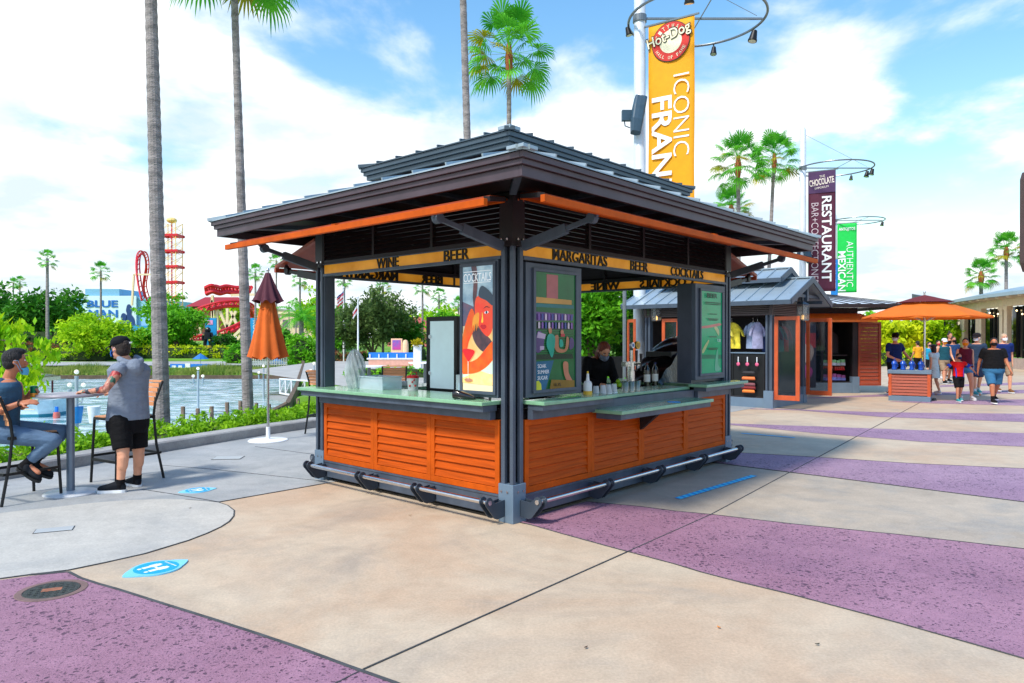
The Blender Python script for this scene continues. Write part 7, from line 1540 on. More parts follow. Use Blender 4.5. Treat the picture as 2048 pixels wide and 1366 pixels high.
    if mask:
        mm, low = mask; b = MB(); b.T = HM; z = -0.10 if low else -0.046
        b.grid(lambda u, v: (math.sin((u-0.5)*2.6)*0.068*s, (math.cos((u-0.5)*2.6)*0.078+0.030+0.012*math.sin(v*3.14))*s, (z+(v-0.5)*0.088*(1-0.5*abs(u-0.5)*1.2))*s), 12, 6)
        b.grid(lambda u, v: (math.sin((u-0.5)*2.6)*0.066*s, (math.cos((u-0.5)*2.6)*0.076+0.028+0.012*math.sin(v*3.14))*s, (z+(v-0.5)*0.086*(1-0.5*abs(u-0.5)*1.2))*s), 12, 6)
        k_ = b.build('face_mask', mm, t, smooth=True)
        b = MB(); b.T = HM
        for e in (-1, 1):
            b.tube([(e*0.066*s, 0.05*s, (z+0.02)*s), (e*0.082*s, 0.02*s, 0.012*s), (e*0.086*s, -0.018*s, 0.012*s)], 0.0025*s, 5); b.tube([(e*0.066*s, 0.05*s, (z-0.02)*s), (e*0.082*s, 0.01*s, -0.03*s), (e*0.086*s, -0.018*s, -0.01*s)], 0.0025*s, 5)
        b.build('ear_loops', mm, k_)
    # clothes
    if top:
        mm, kind = top; b = MB()
        b.loft(rings(0.016*s, J.get('hem', -0.16), 0.95 if kind != 'hood' else 1.0, 1.05), 20, rt, fw)
        if kind in ('tee', 'long', 'short'):
            for k in 'lr':
                sh, el, wr = J['sh'+k], J['el'+k], J['wr'+k]; f = 0.62 if kind == 'tee' else (0.35 if kind == 'short' else 1.0); capsule(b, sh-(el-sh).normalized()*0.01*s, sh+(el-sh)*f*0.5, 0.066*s*g, 0.064*s*g)
                b.cyl(sh+(el-sh)*f*0.3, sh+(el-sh)*f, 0.064*s*g, 0.062*s*g, 14)
                if kind == 'long': b.cyl(el, wr, 0.054*s, 0.042*s, 12); capsule(b, el, el+(wr-el)*.3, 0.056*s, 0.052*s)
        elif kind in ('tank', 'hood'):
            for k in 'lr':
                sh = J['sh'+k]; capsule(b, C-up*0.02*s+(sh-C)*0.35, C+(sh-C)*(0.55 if kind == 'tank' else 0.95)+Vector((0, 0, 0.012*s)), 0.048*s, (0.045 if kind == 'tank' else 0.066)*s*g)
        if kind == 'hood':
            b.tube([C-fw*0.02*s+rt*0.10*s*math.cos(a)-fw*0.085*s*math.sin(a)*1.1+Vector((0, 0, 0.02*s-0.035*s*math.sin(a))) for a in [x*math.pi/8 for x in range(-2, 11)]], 0.034*s, 10)
            b.ell(tuple(C-fw*0.125*s-Vector((0, 0, 0.055*s))), (0.085*s, 0.085*s, 0.09*s), 12, 8)
        blob('shirt', b, mm, t, vox, 2)
    if bot:
        mm, kind = bot; b = MB(); r_ = [(P+sp*u, (a*W*(1+(chub-1)*.6)*s+0.012*s), b_*W*(1+(chub-1)*.6)*s+0.014*s) for u, a, b_ in ((-0.22, .150, .118), (-0.10, .165, .122), (0.04, .165, .120), (0.13, .158, .115))]
        b.loft(r_, 20, rt, fw)
        for k in 'lr':
            hp, kn, an = J['hp'+k], J['kn'+k], J['an'+k]
            if kind == 'shorts':
                f = J.get('shortlen', 0.93); capsule(b, hp, hp+(kn-hp)*0.3, 0.103*s*g, 0.098*s*g); b.cyl(hp+(kn-hp)*0.1, hp+(kn-hp)*f, 0.103*s*g, 0.088*s*(1+0.6*(g-1)), 16)
            elif kind == 'hot': capsule(b, hp, hp+(kn-hp)*0.2, 0.098*s*g, 0.096*s*g); b.cyl(hp, hp+(kn-hp)*0.32, 0.10*s*g, 0.094*s*g, 14)
            elif kind == 'trousers':
                capsule(b, hp, kn, 0.102*s*g, 0.076*s); capsule(b, kn, kn+(an-kn)*0.3, 0.078*s, 0.070*s); b.cyl(kn, kn+(an-kn)*J.get('cuff', 0.94), 0.072*s, 0.052*s, 14)
        if kind == 'skirt': b.loft([(P-Vector((0, 0, 0.36*s)), .215*s, .18*s), (P-Vector((0, 0, 0.1*s)), .185*s, .145*s), (P+Vector((0, 0, 0.06*s)), .155*s, .12*s)], 18, rt, fw)
        blob('shorts' if kind in ('shorts', 'hot') else kind, b, mm, t, vox, 2)
    for k in 'lr':
        an, toe, kn = J['an'+k], J['toe'+k], J['kn'+k]; d = (toe-an); d2 = Vector((d.x, d.y, 0)).normalized() if 'shoez' not in J else d.normalized(); dn = (an-kn).normalized(); up_ = J.get('shoeup', Vector((0, 0, 1)))
        if sock:
            b = MB(); b.cyl(an-dn*(0.10 if J.get('sockh') is None else J['sockh'])*s, an+dn*0.03*s, 0.044*s, 0.043*s, 12); b.build('sock', sock, t, smooth=True)
        if shoe:
            b = MB(); q = d2.cross(up_).normalized(); base = an-up_*0.055*s-d2*0.03*s
            for u, wv, hv in ((0.0, .034, .048), (0.05, .038, .050), (0.10, .040, .042), (0.15, .046, .034), (0.20, .046, .028), (0.245, .034, .022)):
                pass
            rg = [(base+d2*u*s+up_*(hv*0.8)*s, wv*s, hv*s) for u, wv, hv in ((-0.022, .018, .030), (0.0, .034, .050), (0.05, .040, .056), (0.10, .042, .046), (0.15, .048, .036), (0.20, .047, .029), (0.235, .034, .023), (0.25, .014, .014))]
            b.loft(rg, 14, q, up_); so = b.build('shoe', shoe, t, smooth=True)
            b = MB(); pl_ = []
            for u, wv in ((-0.025, .022), (0.0, .038), (0.05, .041), (0.10, .043), (0.15, .051), (0.20, .050), (0.24, .036), (0.256, .014)): pl_.append((u, wv))
            pts = [base+d2*u*s+q*wv*s-up_*0.026*s for u, wv in pl_]+[base+d2*u*s-q*wv*s-up_*0.026*s for u, wv in reversed(pl_)]
            b.prism([tuple(p) for p in pts], tuple(up_*0.028*s)); b.build('sole', sole or M_white, so)
    if extra: extra(t, J, s)
    return t
def pose(h=1.75, yaw=0, g=1.0, stride=0.0, headyaw=None, arml=None, armr=None, female=False, lean=0.0):
    """walking or standing skeleton; stride>0 puts the right foot forward"""
    s = h/1.75; f = Vector((-math.sin(yaw), math.cos(yaw), 0)); r = Vector((math.cos(yaw), math.sin(yaw), 0)); hy = yaw if headyaw is None else headyaw
    hf = Vector((-math.sin(hy), math.cos(hy), 0)); hr = Vector((math.cos(hy), math.sin(hy), 0)); V3 = lambda x, y, z: r*x*s+f*y*s+Vector((0, 0, z*s))
    st = abs(stride); drop = 0.12*st*st
    J = dict(rt=r, fw=f, hf=hf, hr=hr, pelvis=V3(0, 0, 0.95-drop), neck=V3(0, 0.01+lean, 1.475-drop), head=V3(0, 0.03+lean*1.3, 1.625-drop))
    hw = 0.092*(1+0.5*(g-1)); sw = (0.165 if female else 0.19)*(1+0.6*(g-1))
    for k, sg in (('l', -1), ('r', 1)):
        ph = stride*sg
        J['hp'+k] = V3(sg*hw, 0, 0.90-drop); 
        if ph >= 0: J['kn'+k] = V3(sg*(hw+0.005), 0.06+0.24*ph, 0.50-0.03*ph-drop*.3); J['an'+k] = V3(sg*(hw+0.005), 0.01+0.36*ph, 0.085+0.03*ph)
        else: J['kn'+k] = V3(sg*(hw+0.005), 0.03+0.10*ph, 0.50-drop*.5); J['an'+k] = V3(sg*(hw+0.005), 0.40*ph, 0.10-0.08*ph)
        fz = 0.035 if ph >= 0 else 0.02; J['toe'+k] = J['an'+k]+f*0.15*s; J['toe'+k].z = fz*s+ (0.03*ph*s if ph > 0 else 0)
        a = arml if k == 'l' else armr; J['sh'+k] = V3(sg*sw, 0.0+lean, 1.40-drop)
        if a: J['el'+k] = V3(*a[0]); J['wr'+k] = V3(*a[1])
        else: J['el'+k] = V3(sg*(sw+0.05*g), -0.03-0.12*ph, 1.12-drop); J['wr'+k] = V3(sg*(sw+0.06*g), 0.05-0.30*ph, 0.88-drop+0.04*st)
    return J, s

# ---- the man standing at the bar table, back to us
sk1 = mat('skin_fair', lin(222, 160, 128), 0.5, var=0.07, scale=10, spec=0.35)
M_tat = bpy.data.materials.new('tattooed_skin'); M_tat.use_nodes = True
def _tat():
    t = M_tat.node_tree; b = t.nodes['Principled BSDF']; b.inputs['Roughness'].default_value = 0.5
    tc_ = t.nodes.new('ShaderNodeTexCoord'); v = t.nodes.new('ShaderNodeTexVoronoi'); v.inputs['Scale'].default_value = 17; n = t.nodes.new('ShaderNodeTexNoise'); n.inputs['Scale'].default_value = 26; n.inputs['Detail'].default_value = 5
    mx_ = t.nodes.new('ShaderNodeMixRGB'); mx_.inputs[0].default_value = 0.06; t.links.new(tc_.outputs['Object'], mx_.inputs[1]); t.links.new(n.outputs['Color'], mx_.inputs[2]); t.links.new(mx_.outputs[0], v.inputs['Vector'])
    s = t.nodes.new('ShaderNodeSeparateColor'); t.links.new(v.outputs['Color'], s.inputs[0]); r = t.nodes.new('ShaderNodeValToRGB'); r.color_ramp.interpolation = 'CONSTANT'
    el = r.color_ramp.elements; el[0].color = (*lin(206, 142, 116), 1); el[1].position = 0.28; el[1].color = (*lin(184, 62, 58), 1)
    for p, c in ((0.45, (64, 110, 88)), (0.58, (190, 126, 104)), (0.70, (60, 62, 74)), (0.82, (176, 84, 66)), (0.92, (206, 142, 116))): e = el.new(p); e.color = (*lin(*c), 1)
    t.links.new(s.outputs[0], r.inputs[0]); m2 = t.nodes.new('ShaderNodeMixRGB'); m2.blend_type = 'MULTIPLY'; m2.inputs[0].default_value = 0.6; r2 = t.nodes.new('ShaderNodeValToRGB'); r2.color_ramp.elements[0].position = .42; r2.color_ramp.elements[1].position = .5; r2.color_ramp.elements[0].color = (.25, .25, .3, 1)
    t.links.new(n.outputs[0], r2.inputs[0]); t.links.new(r.outputs[0], m2.inputs[1]); t.links.new(r2.outputs[0], m2.inputs[2]); t.links.new(m2.outputs[0], b.inputs['Base Color'])
_tat()
O1 = Vector((xat(250, 7.55), 7.55, 0))
def rel(px, py, dep, O): return at(px, py, dep)-O
f1 = Vector((-0.80, 0.60, 0)).normalized(); r1 = Vector((f1.y, -f1.x, 0))
hf1 = Vector((-0.93, 0.36, 0.0)).normalized(); hr1 = Vector((hf1.y, -hf1.x, 0))
J1 = dict(rt=r1, fw=f1, hf=hf1, hr=hr1, pelvis=rel(256, 838, 7.58, O1), neck=rel(259, 722, 7.58, O1), head=rel(241, 697, 7.55, O1))
J1.update(shl=rel(237, 742, 7.38, O1), ell=rel(211, 778, 7.22, O1), wrl=rel(176, 782, 7.30, O1), shr=rel(281, 742, 7.78, O1), elr=rel(262, 782, 7.95, O1), wrr=rel(222, 786, 7.98, O1))
J1.update(hpl=rel(240, 842, 7.47, O1), knl=rel(246, 905, 7.40, O1), anl=rel(240, 968, 7.42, O1), toel=rel(208, 978, 7.40, O1))
J1.update(hpr=rel(272, 842, 7.68, O1), knr=rel(277, 902, 7.68, O1), anr=rel(274, 958, 7.72, O1), toer=rel(258, 966, 7.82, O1))
J1['hdl'] = Vector((-1, 0.15, 0.0)); J1['pnl'] = Vector((0, 0.2, -1)); J1['thl'] = 1; J1['hdr'] = Vector((-1, -.3, 0)); J1['pnr'] = Vector((0, 0, -1)); J1['thr'] = 1; J1['hem'] = -0.1; J1['shortlen'] = 0.88; J1['sockh'] = 0.06
J1['bk'] = f1
def post1(me):
    me.materials.append(M_tat); sh = J1['shl']; el = J1['ell']; wr = J1['wrl']
    for p in me.polygons:
        c = Vector(p.center)
        for a, b_, r_ in ((sh, el, 0.075), (el, wr, 0.06)):
            u = max(-0.3, min(0.97, (c-a).dot(b_-a)/(b_-a).length_squared))
            if (c-(a+(b_-a)*u)).length < r_ and u > -0.25: p.material_index = 1
M_goggle = mat('bright_plastic', lin(30, 140, 96), 0.4)
def ex1(t, J, s):
    up = Vector((0, 0, 1)); H = J['head']; hf = J['hf']
    b = MB(); b.ell(tuple(H+hf*0.112+up*-0.006), (0.035, 0.03, 0.022), 12, 8); b.build('mask_valve', M_goggle, t, smooth=True)
    b = MB(); q = J['hr']; b.box(-.02, .02, -.001, .001, 0, .012); c = H-hf*0.105+up*0.055; text('cap_lettering', 'NY', frame(c-q*0.02*-1-hf*0.0, -q*-1, (0, 0, 1)), 0.035, 0.022, M_white, t, depth=0.004)
figure('person in grey sleeveless hoodie and black shorts, tattooed arm on the bar table', O1, J1, s=0.99, g=1.14, chub=1.16, sk=sk1, top=(cloth('heather_grey', (124, 134, 150)), 'hood'), bot=(cloth('black', (16, 16, 19)), 'shorts'),
    shoe=cloth('black_knit', (26, 30, 36)), sock=cloth('black', (16, 16, 19)), hair=(mat('hair_brown', lin(44, 32, 26), 0.6, var=.45, scale=30, bump=1.0, bscale=55, stretch=(1.6, 1.6, .5)), 'short'), hat=cloth('cap_black', (20, 24, 30)), mask=(cloth('mask_bright', (40, 90, 170)), False), vox=0.009, extra=ex1, post=post1, curls=(0.9, 0.6))
# ---- the seated man at the left edge
sk2 = mat('skin_tan', lin(186, 118, 86), 0.5, var=0.07, scale=10, spec=0.35)
O2 = Vector((xat(25, 7.02), 7.02, 0)); f2 = Vector((0.80, 0.60, 0)).normalized(); r2 = Vector((f2.y, -f2.x, 0)); hf2 = Vector((0.75, 0.66, 0.02)).normalized(); hr2 = Vector((hf2.y, -hf2.x, 0)).normalized()
J2 = dict(rt=r2, fw=f2, hf=hf2, hr=hr2, pelvis=rel(6, 858, 7.02, O2), neck=rel(14, 757, 7.02, O2), head=rel(29, 722, 7.04, O2))
J2.update(shr=rel(-9, 772, 6.90, O2), elr=rel(-16, 826, 6.82, O2), wrr=rel(40, 805, 6.92, O2), shl=rel(34, 770, 7.16, O2), ell=rel(44, 812, 7.28, O2), wrl=rel(60, 786, 7.24, O2))
J2.update(hpr=rel(4, 866, 6.93, O2), knr=rel(106, 880, 7.06, O2), anr=rel(50, 928, 7.00, O2), toer=rel(72, 952, 7.06, O2), hpl=rel(22, 858, 7.12, O2), knl=rel(124, 862, 7.42, O2), anl=rel(66, 925, 7.16, O2), toel=rel(56, 945, 7.10, O2))
J2['hdr'] = Vector((0.95, 0.25, 0.12)); J2['pnr'] = Vector((0, .5, -.8)); J2['hdl'] = Vector((0.6, -0.1, 0.3)); J2['pnl'] = Vector((0.4, -1, 0)); J2['thl'] = -1; J2['hem'] = 0.0; J2['cuff'] = 0.80; J2['shoez'] = 1; J2['shoeup'] = Vector((0.45, 0.0, 0.88)).normalized(); J2['sockh'] = .13
J2['toer'] = J2['anr']+Vector((0.14, -0.02, -0.075)); J2['toel'] = J2['anl']+Vector((0.13, 0.03, -0.065))
def ex2(t, J, s):
    b = MB(); b.tube([J['wrr']+Vector((0, .034*math.cos(a), .034*math.sin(a))) for a in [k*math.pi/6 for k in range(12)]], 0.006, 6, closed=True); b.build('bracelet', M_lett, t)
    b = MB(); c = J['neck']; b.loft([(c-Vector((0, 0, .02)), .085, .07), (c-Vector((0, 0, .0)), .078, .066)], 16, J['rt'], J['fw']); b.build('shirt_collar', cloth('collar_pale', (110, 156, 190)), t)
figure('seated person in blue tank top and grey joggers holding a green can', O2, J2, s=0.98, g=1.02, sk=sk2, top=(cloth('blue_tank', (52, 84, 110)), 'tank'), bot=(cloth('jogger_grey', (92, 116, 142)), 'trousers'),
    shoe=cloth('black_knit', (26, 30, 36)), sole=M_black, sock=cloth('black', (16, 16, 19)), hair=(mat('hair_black', lin(16, 14, 18), 0.6, var=.45, scale=30, bump=1.0, bscale=55, stretch=(1.6, 1.6, .5)), 'top'), mask=(cloth('mask_blue', (96, 178, 216), 0.03), True), vox=0.009, extra=ex2, curls=(0.9, 0.35))
# can held by the seated man
c = J2['wrl']+O2+Vector((0.07, -0.045, 0.02)); t = empty('drink_can', c, 0, 'green drink can with an orange foot held by the seated person', 'can')
MB().lathe([(0.028, -0.055), (0.034, -0.045), (0.034, 0.055), (0.028, 0.062), (0.001, 0.060)], n=18).build('can_body', mat('can_green', lin(20, 120, 84), 0.3, 0.5), t, smooth=True)
MB().lathe([(0.0345, -0.046), (0.0348, -0.012), (0.0344, -0.010)], n=18, cap=False).build('can_band', mat('can_orange', lin(226, 140, 40), 0.35, 0.3), t, smooth=True)
# ---- the walkers
SKN = dict(f=mat('skin_fair', lin(222, 160, 128)), m=mat('skin_mid', lin(196, 132, 100), 0.5, var=.06), d=mat('skin_dark', lin(134, 84, 58), 0.5, var=.06), t=sk2)
HB = mat('hair_dark_brown', lin(40, 26, 22), 0.6, var=.45, scale=30, bump=1.0, bscale=55, stretch=(1.6, 1.6, .5)); HG = mat('hair_grey_blond', lin(196, 170, 140), 0.6, var=.45, scale=30, bump=1.0, bscale=55, stretch=(1.6, 1.6, .5)); HBL = mat('hair_black', lin(16, 14, 18), 0.6, var=.45, scale=30, bump=1.0, bscale=55, stretch=(1.6, 1.6, .5)); HR_ = mat('hair_auburn', lin(120, 52, 28), 0.6, var=.45, scale=30, bump=1.0, bscale=55, stretch=(1.6, 1.6, .5))
WM = cloth('mask_white', (236, 240, 244), .03); BK = cloth('black', (16, 16, 19)); OM = cloth('mask_orange', (232, 140, 24), .1)
def walker(label, px, pyfeet, pytop, yaw_deg, skn, top, bot, hair, shoe, dep=None, **k):
    dep = dep or 1.6*F_PX/(pyfeet-677); h = zat(pytop, dep)-0.01; po = {q: k.pop(q) for q in ('stride', 'headyaw', 'arml', 'armr', 'lean') if q in k}; female = k.get('female', False); g = k.get('g', 1.0)
    J, s = pose(h, R_(yaw_deg), g, female=female, **po); ek = {q: k.pop(q) for q in ('hem', 'shortlen') if q in k}; J.update(ek)
    return figure(label, (xat(px, dep), dep, 0), J, s=s, sk=SKN[skn], top=top, bot=bot, hair=hair, shoe=shoe, **k)
BS = cloth('shoe_black', (22, 22, 24)); WS = cloth('shoe_white', (214, 214, 216), .05); TS = cloth('shoe_teal', (60, 150, 156))
def bag(t, J, s):
    w_ = J['wrl']; b = MB(); b.loft([(w_-Vector((0, 0, .46)), .13, .05), (w_-Vector((0, 0, .30)), .14, .06), (w_-Vector((0, 0, .08)), .12, .03)], 8, J['rt'], J['fw'], pw=.6); return b
walker('person in navy polo, black cap and white mask standing behind the small cart', 1789, 791, 665, 200, 'f', (cloth('navy', (22, 44, 104)), 'tee'), (BK, 'shorts'), (HB, 'short'), BS, g=1.18, hat=BK, mask=(WM, False), sock=WS, stride=-0.25, headyaw=R_(140), armr=((0.28, 0.02, 1.12), (0.16, 0.20, 1.02)), arml=((-0.36, 0.02, 1.18), (-0.44, 0.18, 0.96)), shortlen=.95)
walker('person in black t-shirt and blue denim shorts walking ahead of the group', 1987, 807, 669, 165, 't', (BK, 'tee'), (cloth('denim', (52, 104, 142)), 'shorts'), (HBL, 'short'), BS, g=1.22, chub=1.35, mask=(BK, False), sock=BK, stride=0.75, headyaw=R_(150), hem=-.1)
def exkid(t, J, s):
    b = MB(); rt, fw = J['rt'], J['fw']; P = J['pelvis']; C = J['neck']
    for sg in (-1, 1): b.loft([(P+(C-P)*-.1+rt*sg*.115*s, .045*s, .125*s), (P+(C-P)*.2+rt*sg*.115*s, .04*s, .12*s), (P+(C-P)*.55+rt*sg*.135*s, .028*s, .10*s)], 12, rt, fw)
    b.build('side_panels', cloth('royal_blue', (30, 70, 190)), t)
    for k in 'lr': b = MB(); b.cyl(J['el'+k]-(J['el'+k]-J['sh'+k])*.45, J['el'+k], .072*s, .070*s, 12); b.build('sleeve_band', cloth('royal_blue', (30, 70, 190)), t)
walker('child in a red shirt with blue sides and black shorts, in front of the group', 1917, 804, 705, 175, 'm', (cloth('bright_red', (214, 24, 26)), 'short'), (BK, 'shorts'), (HB, 'short'), TS, mask=(cloth('mask_navy', (30, 36, 76)), False), stride=0.35, arml=((-0.36, 0.0, 1.27), (-0.5, 0.02, 1.12)), armr=((0.36, 0.0, 1.27), (0.5, 0.02, 1.12)), extra=exkid, g=1.05)
walker('person in maroon tank top with orange mask and sunglasses walking behind the child', 1930, 800, 674, 172, 'f', (cloth('maroon', (96, 26, 46)), 'tank'), (cloth('denim_light', (70, 140, 186)), 'hot'), (HB, 'short'), WS, female=True, g=1.12, mask=(OM, False), stride=-0.4, headyaw=R_(145))
walker('person in slate t-shirt, flat dark cap and white mask at the middle of the group', 1953, 791, 664, 165, 'f', (cloth('slate_tee', (44, 62, 84)), 'tee'), (cloth('navy_short', (28, 44, 72)), 'shorts'), (HB, 'short'), TS, hat=cloth('cap_dark', (34, 28, 32)), mask=(WM, False), stride=0.45, sock=cloth('sock_pale', (200, 214, 222)), headyaw=R_(120))
walker('grey haired person in navy shirt and white mask at the right of the group', 2007, 786, 665, 170, 'f', (cloth('navy', (22, 44, 104)), 'tee'), (cloth('khaki', (150, 128, 104)), 'shorts'), (HG, 'short'), cloth('sandal', (120, 84, 54)), mask=(WM, False), stride=-0.4, g=1.08)
tb = walker('person in teal tank top, white cap and orange mask carrying a black bag', 1888, 768, 675, 178, 'f', (cloth('teal_tank', (28, 78, 92)), 'tank'), (cloth('khaki', (150, 128, 104)), 'shorts'), (HB, 'short'), BS, hat=cloth('cap_white', (220, 224, 230)), mask=(OM, False), stride=0.5, g=1.1)
walker('person in patterned navy shirt half hidden behind the group', 1906, 766, 672, 175, 'm', (cloth('patterned_navy', (36, 66, 110), .4), 'tee'), (BK, 'shorts'), (HB, 'short'), BS, stride=-0.3, mask=(BK, False))
walker('person in pale dress and long brown hair right of the cart', 1868, 790, 687, 20, 'f', (cloth('pale_mint', (196, 218, 222)), 'short'), (cloth('pale_mint', (196, 218, 222)), 'skirt'), (HB, 'long'), WS, female=True, stride=-0.35, g=1.0)
walker('far person in yellow and black top walking away beyond the cart', 1836, 753, 681, 5, 'm', (cloth('yellow_top', (224, 160, 40)), 'tee'), (BK, 'trousers'), (HBL, 'short'), BS, stride=0.3)
walker('far person in cyan top with navy mask behind the umbrella pole', 1858, 757, 683, 178, 'f', (cloth('cyan_top', (40, 150, 190)), 'tee'), (BK, 'shorts'), (HB, 'short'), WS, mask=(cloth('mask_navy', (30, 36, 76)), False), stride=0.3, female=True)
walker('far tall person in black beyond the group, dark hair tied on top', 1899, 757, 664, 176, 'm', (BK, 'tee'), (BK, 'trousers'), (HB, 'bun'), BS, stride=-0.3)
walker('small far person with red face mask between cart and group', 1876, 758, 680, 178, 'f', (cloth('white_top', (224, 226, 230)), 'tee'), (cloth('denim_light', (70, 140, 186)), 'shorts'), (HB, 'long'), WS, mask=(cloth('mask_red', (190, 40, 50)), False), stride=0.2, female=True)
# far diners seen beyond the stall doors are left to the stalls part
# ---- the bartender, head bent, inside the kiosk's far side
Jb, sb = pose(1.66, R_(200), 0.98, female=True, lean=0.10, arml=((-0.22, 0.14, 1.16), (-0.10, 0.36, 1.10)), armr=((0.22, 0.14, 1.16), (0.10, 0.36, 1.10)))
yb = R_(200); fwb = Vector((-math.sin(yb), math.cos(yb), 0)); Jb['head'] = Jb['head']+fwb*0.09-Vector((0, 0, 0.08)); Jb['hf'] = (fwb*0.80-Vector((0, 0, 0.60))).normalized(); Jb['hr'] = Vector((math.cos(yb), math.sin(yb), 0))
BTP = (xat(1190, 9.2), 9.2, -0.02)
figure('bartender with auburn hair and patterned mask bending over in a black shirt', BTP, Jb, s=sb, sk=SKN['f'], top=(BK, 'long'), bot=(BK, 'trousers'), hair=(HR_, 'long'), shoe=BS, mask=(cloth('mask_patterned', (120, 132, 150), .5), False), female=True, vox=0.011)
# black carrier bag in the hand of the teal tank top person
hp = tb.location+Vector((-0.42, -0.2, 0.30)); t = empty('carrier_bag', hp, 0.1, 'black carrier bag hanging from the hand of the teal tank top person', 'bag')
b = MB(); b.loft([((0, 0, -.03), .17, .06), ((0, 0, .15), .18, .07), ((0, 0, .36), .15, .04)], 12, pw=.55); b.build('bag_body', mat('black_plastic', lin(20, 22, 26), 0.25, bump=.4), t)
MB().tube([(-.07, 0, .35), (-.03, 0, .45), (.03, 0, .45), (.07, 0, .35)], .008, 6).build('bag_handle', M_black, t)
# ================================================================ THINGS ON AND IN THE KIOSK
def kt(name, x, y, z, label, cat, rz=0, group=None): return empty(name, kw(x, y, z), KR+rz, label, cat, group)
CT = 1.0555
# the frosted fridge, standing behind the poster
fx, fy = 0.70, 1.42
t = kt('display_fridge', fx, fy, 1.0, 'upright glass door fridge with a frosted pane and two round stickers', 'fridge', rz=0.0)
b = MB(); w_ = .49; h_ = .84; e = .05
b.box(0, .04, 0, e, 0, h_); b.box(0, .04, w_-e, w_, 0, h_); b.box(0, .04, e, w_-e, h_-e, h_); b.box(0, .04, e, w_-e, 0, e*1.1); b.box(.04, .42, 0, .02, 0, h_); b.box(.04, .42, w_-.02, w_, 0, h_); b.box(.04, .42, .02, w_-.02, h_-.02, h_); b.box(.04, .42, .02, w_-.02, 0, .03); b.box(.40, .42, .02, w_-.02, .03, h_-.02); b.build('fridge_case', M_black, t, bevel=.004)
MB().box(.012, .02, e, w_-e, e*1.1, h_-e-.0).build('frosted_door', mat('frosted_pane', lin(190, 216, 222), .3, var=.08, scale=2, emit=.25), t)  # faint glow put into the pane to brighten it, no lamp behind
for z in (.22, .62):
    b = MB(); b.cyl((-.004, w_-.06, z), (.0, w_-.06, z), .022, n=16); b.build('round_sticker', M_white, t)
t = kt('fridge_stand', .62, 1.38, .10, 'dark cabinet under the glass door fridge', 'cabinet'); MB().box(0, .55, 0, .62, 0, .895).build('cabinet_body', M_black, t)
# bottle shelf between fridge and poster
t = kt('bottle_rack', .62, .86, .98, 'dark rack of liquor bottles between the fridge and the poster', 'rack'); b = MB()
for z in (.0, .26, .50): b.box(0, .30, 0, .44, z, z+.02)
for y in (0, .42): 
    for x in (0, .28): b.box(x, x+.02, y, y+.02, 0.02, .50)
b.build('rack_frame', M_black, t)
def bottle(label, p, h, r, mg, ml, grp, mc=None, neck=.33):
    t = empty('bottle', p, 0, label, 'bottle', grp); MB().lathe([(r, 0), (r, h*(1-neck)-.02), (r*.8, h*(1-neck)+.015), (r*.36, h*(1-neck)+.05), (r*.34, h*.93)], n=14).build('bottle_glass', mg, t, smooth=True)
    MB().lathe([(r*.40, h*.92), (r*.40, h), (.001, h+.001)], n=12).build('bottle_cap', mc or M_black, t, smooth=True); MB().lathe([(r+.001, h*.18), (r+.001, h*.5)], n=14, cap=False).build('bottle_label', ml, t, smooth=True)
    return t
def bmat(nm, rgb): return mat('bottle_'+nm, lin(*rgb), .08, var=.05, spec=.8)
lw = mat('label_white', lin(226, 226, 220), .6)
specs = [('red capped rose bottle on the rack top by the poster', .0, .40, .52, .30, .035, 'rose', (196, 60, 60)), ('navy blue bottle on the rack top by the poster', .0, .30, .52, .30, .035, 'navy', (24, 52, 120)), ('amber bottle on the middle shelf, left', .0, .38, .28, .20, .034, 'amber', (190, 110, 30)), ('clear bottle on the middle shelf, right', .0, .28, .28, .20, .034, 'clear', (190, 204, 210)), ('orange bottle on the middle shelf behind', .1, .33, .28, .21, .034, 'orange', (226, 130, 40)),
         ('golden bottle on the lowest shelf, left', .0, .39, .02, .22, .036, 'gold', (206, 150, 40)), ('dark brown bottle on the lowest shelf, middle', .0, .30, .02, .22, .036, 'brown', (90, 50, 30)), ('teal bottle on the lowest shelf, behind the golden one', .1, .35, .02, .21, .036, 'teal', (40, 110, 100))]
for lab, x, y, z, h, r, nm, rgb in specs: bottle(lab, kw(.64+x, .86+y, .98+z+.001), h, r, bmat(nm, rgb), lw, 'bottles in the liquor rack', mc=mat('cap_red', lin(200, 40, 40)) if nm == 'rose' else None)
# wrapped tap on the left counter
p = k_ = kw(.10, 2.40, CT); t = empty('wrapped_tap_tower', p, 0, 'tap tower wrapped in crumpled clear plastic on the left counter', 'tap tower')
r = random.Random(5); b = MB()
def wr(u, v):
    a = 2*math.pi*u; rr = (.062+.03*math.sin(math.pi*min(1, v*1.15))**.7)*(1+.22*math.sin(5*a+v*4)*(.5+.5*math.cos(3*a))+.10*math.sin(11*a+v*13)); rr *= (1 if v < .8 else max(.03, math.sqrt(max(0, 1-((v-.8)/.2)**2)))); return (rr*math.cos(a)*1.05, rr*math.sin(a), .43*v)
b.grid(wr, 60, 22); b.build('plastic_wrap', mat('clear_plastic', lin(186, 200, 206), .12, alpha=.62, var=.25, scale=8, spec=.9, bump=.5), t); MB().cyl((0, 0, 0), (0, 0, .36), .035, .03, 14).box(-.05, .05, -.03, .03, .28, .36).build('tap_column', M_steel, t, smooth=True)
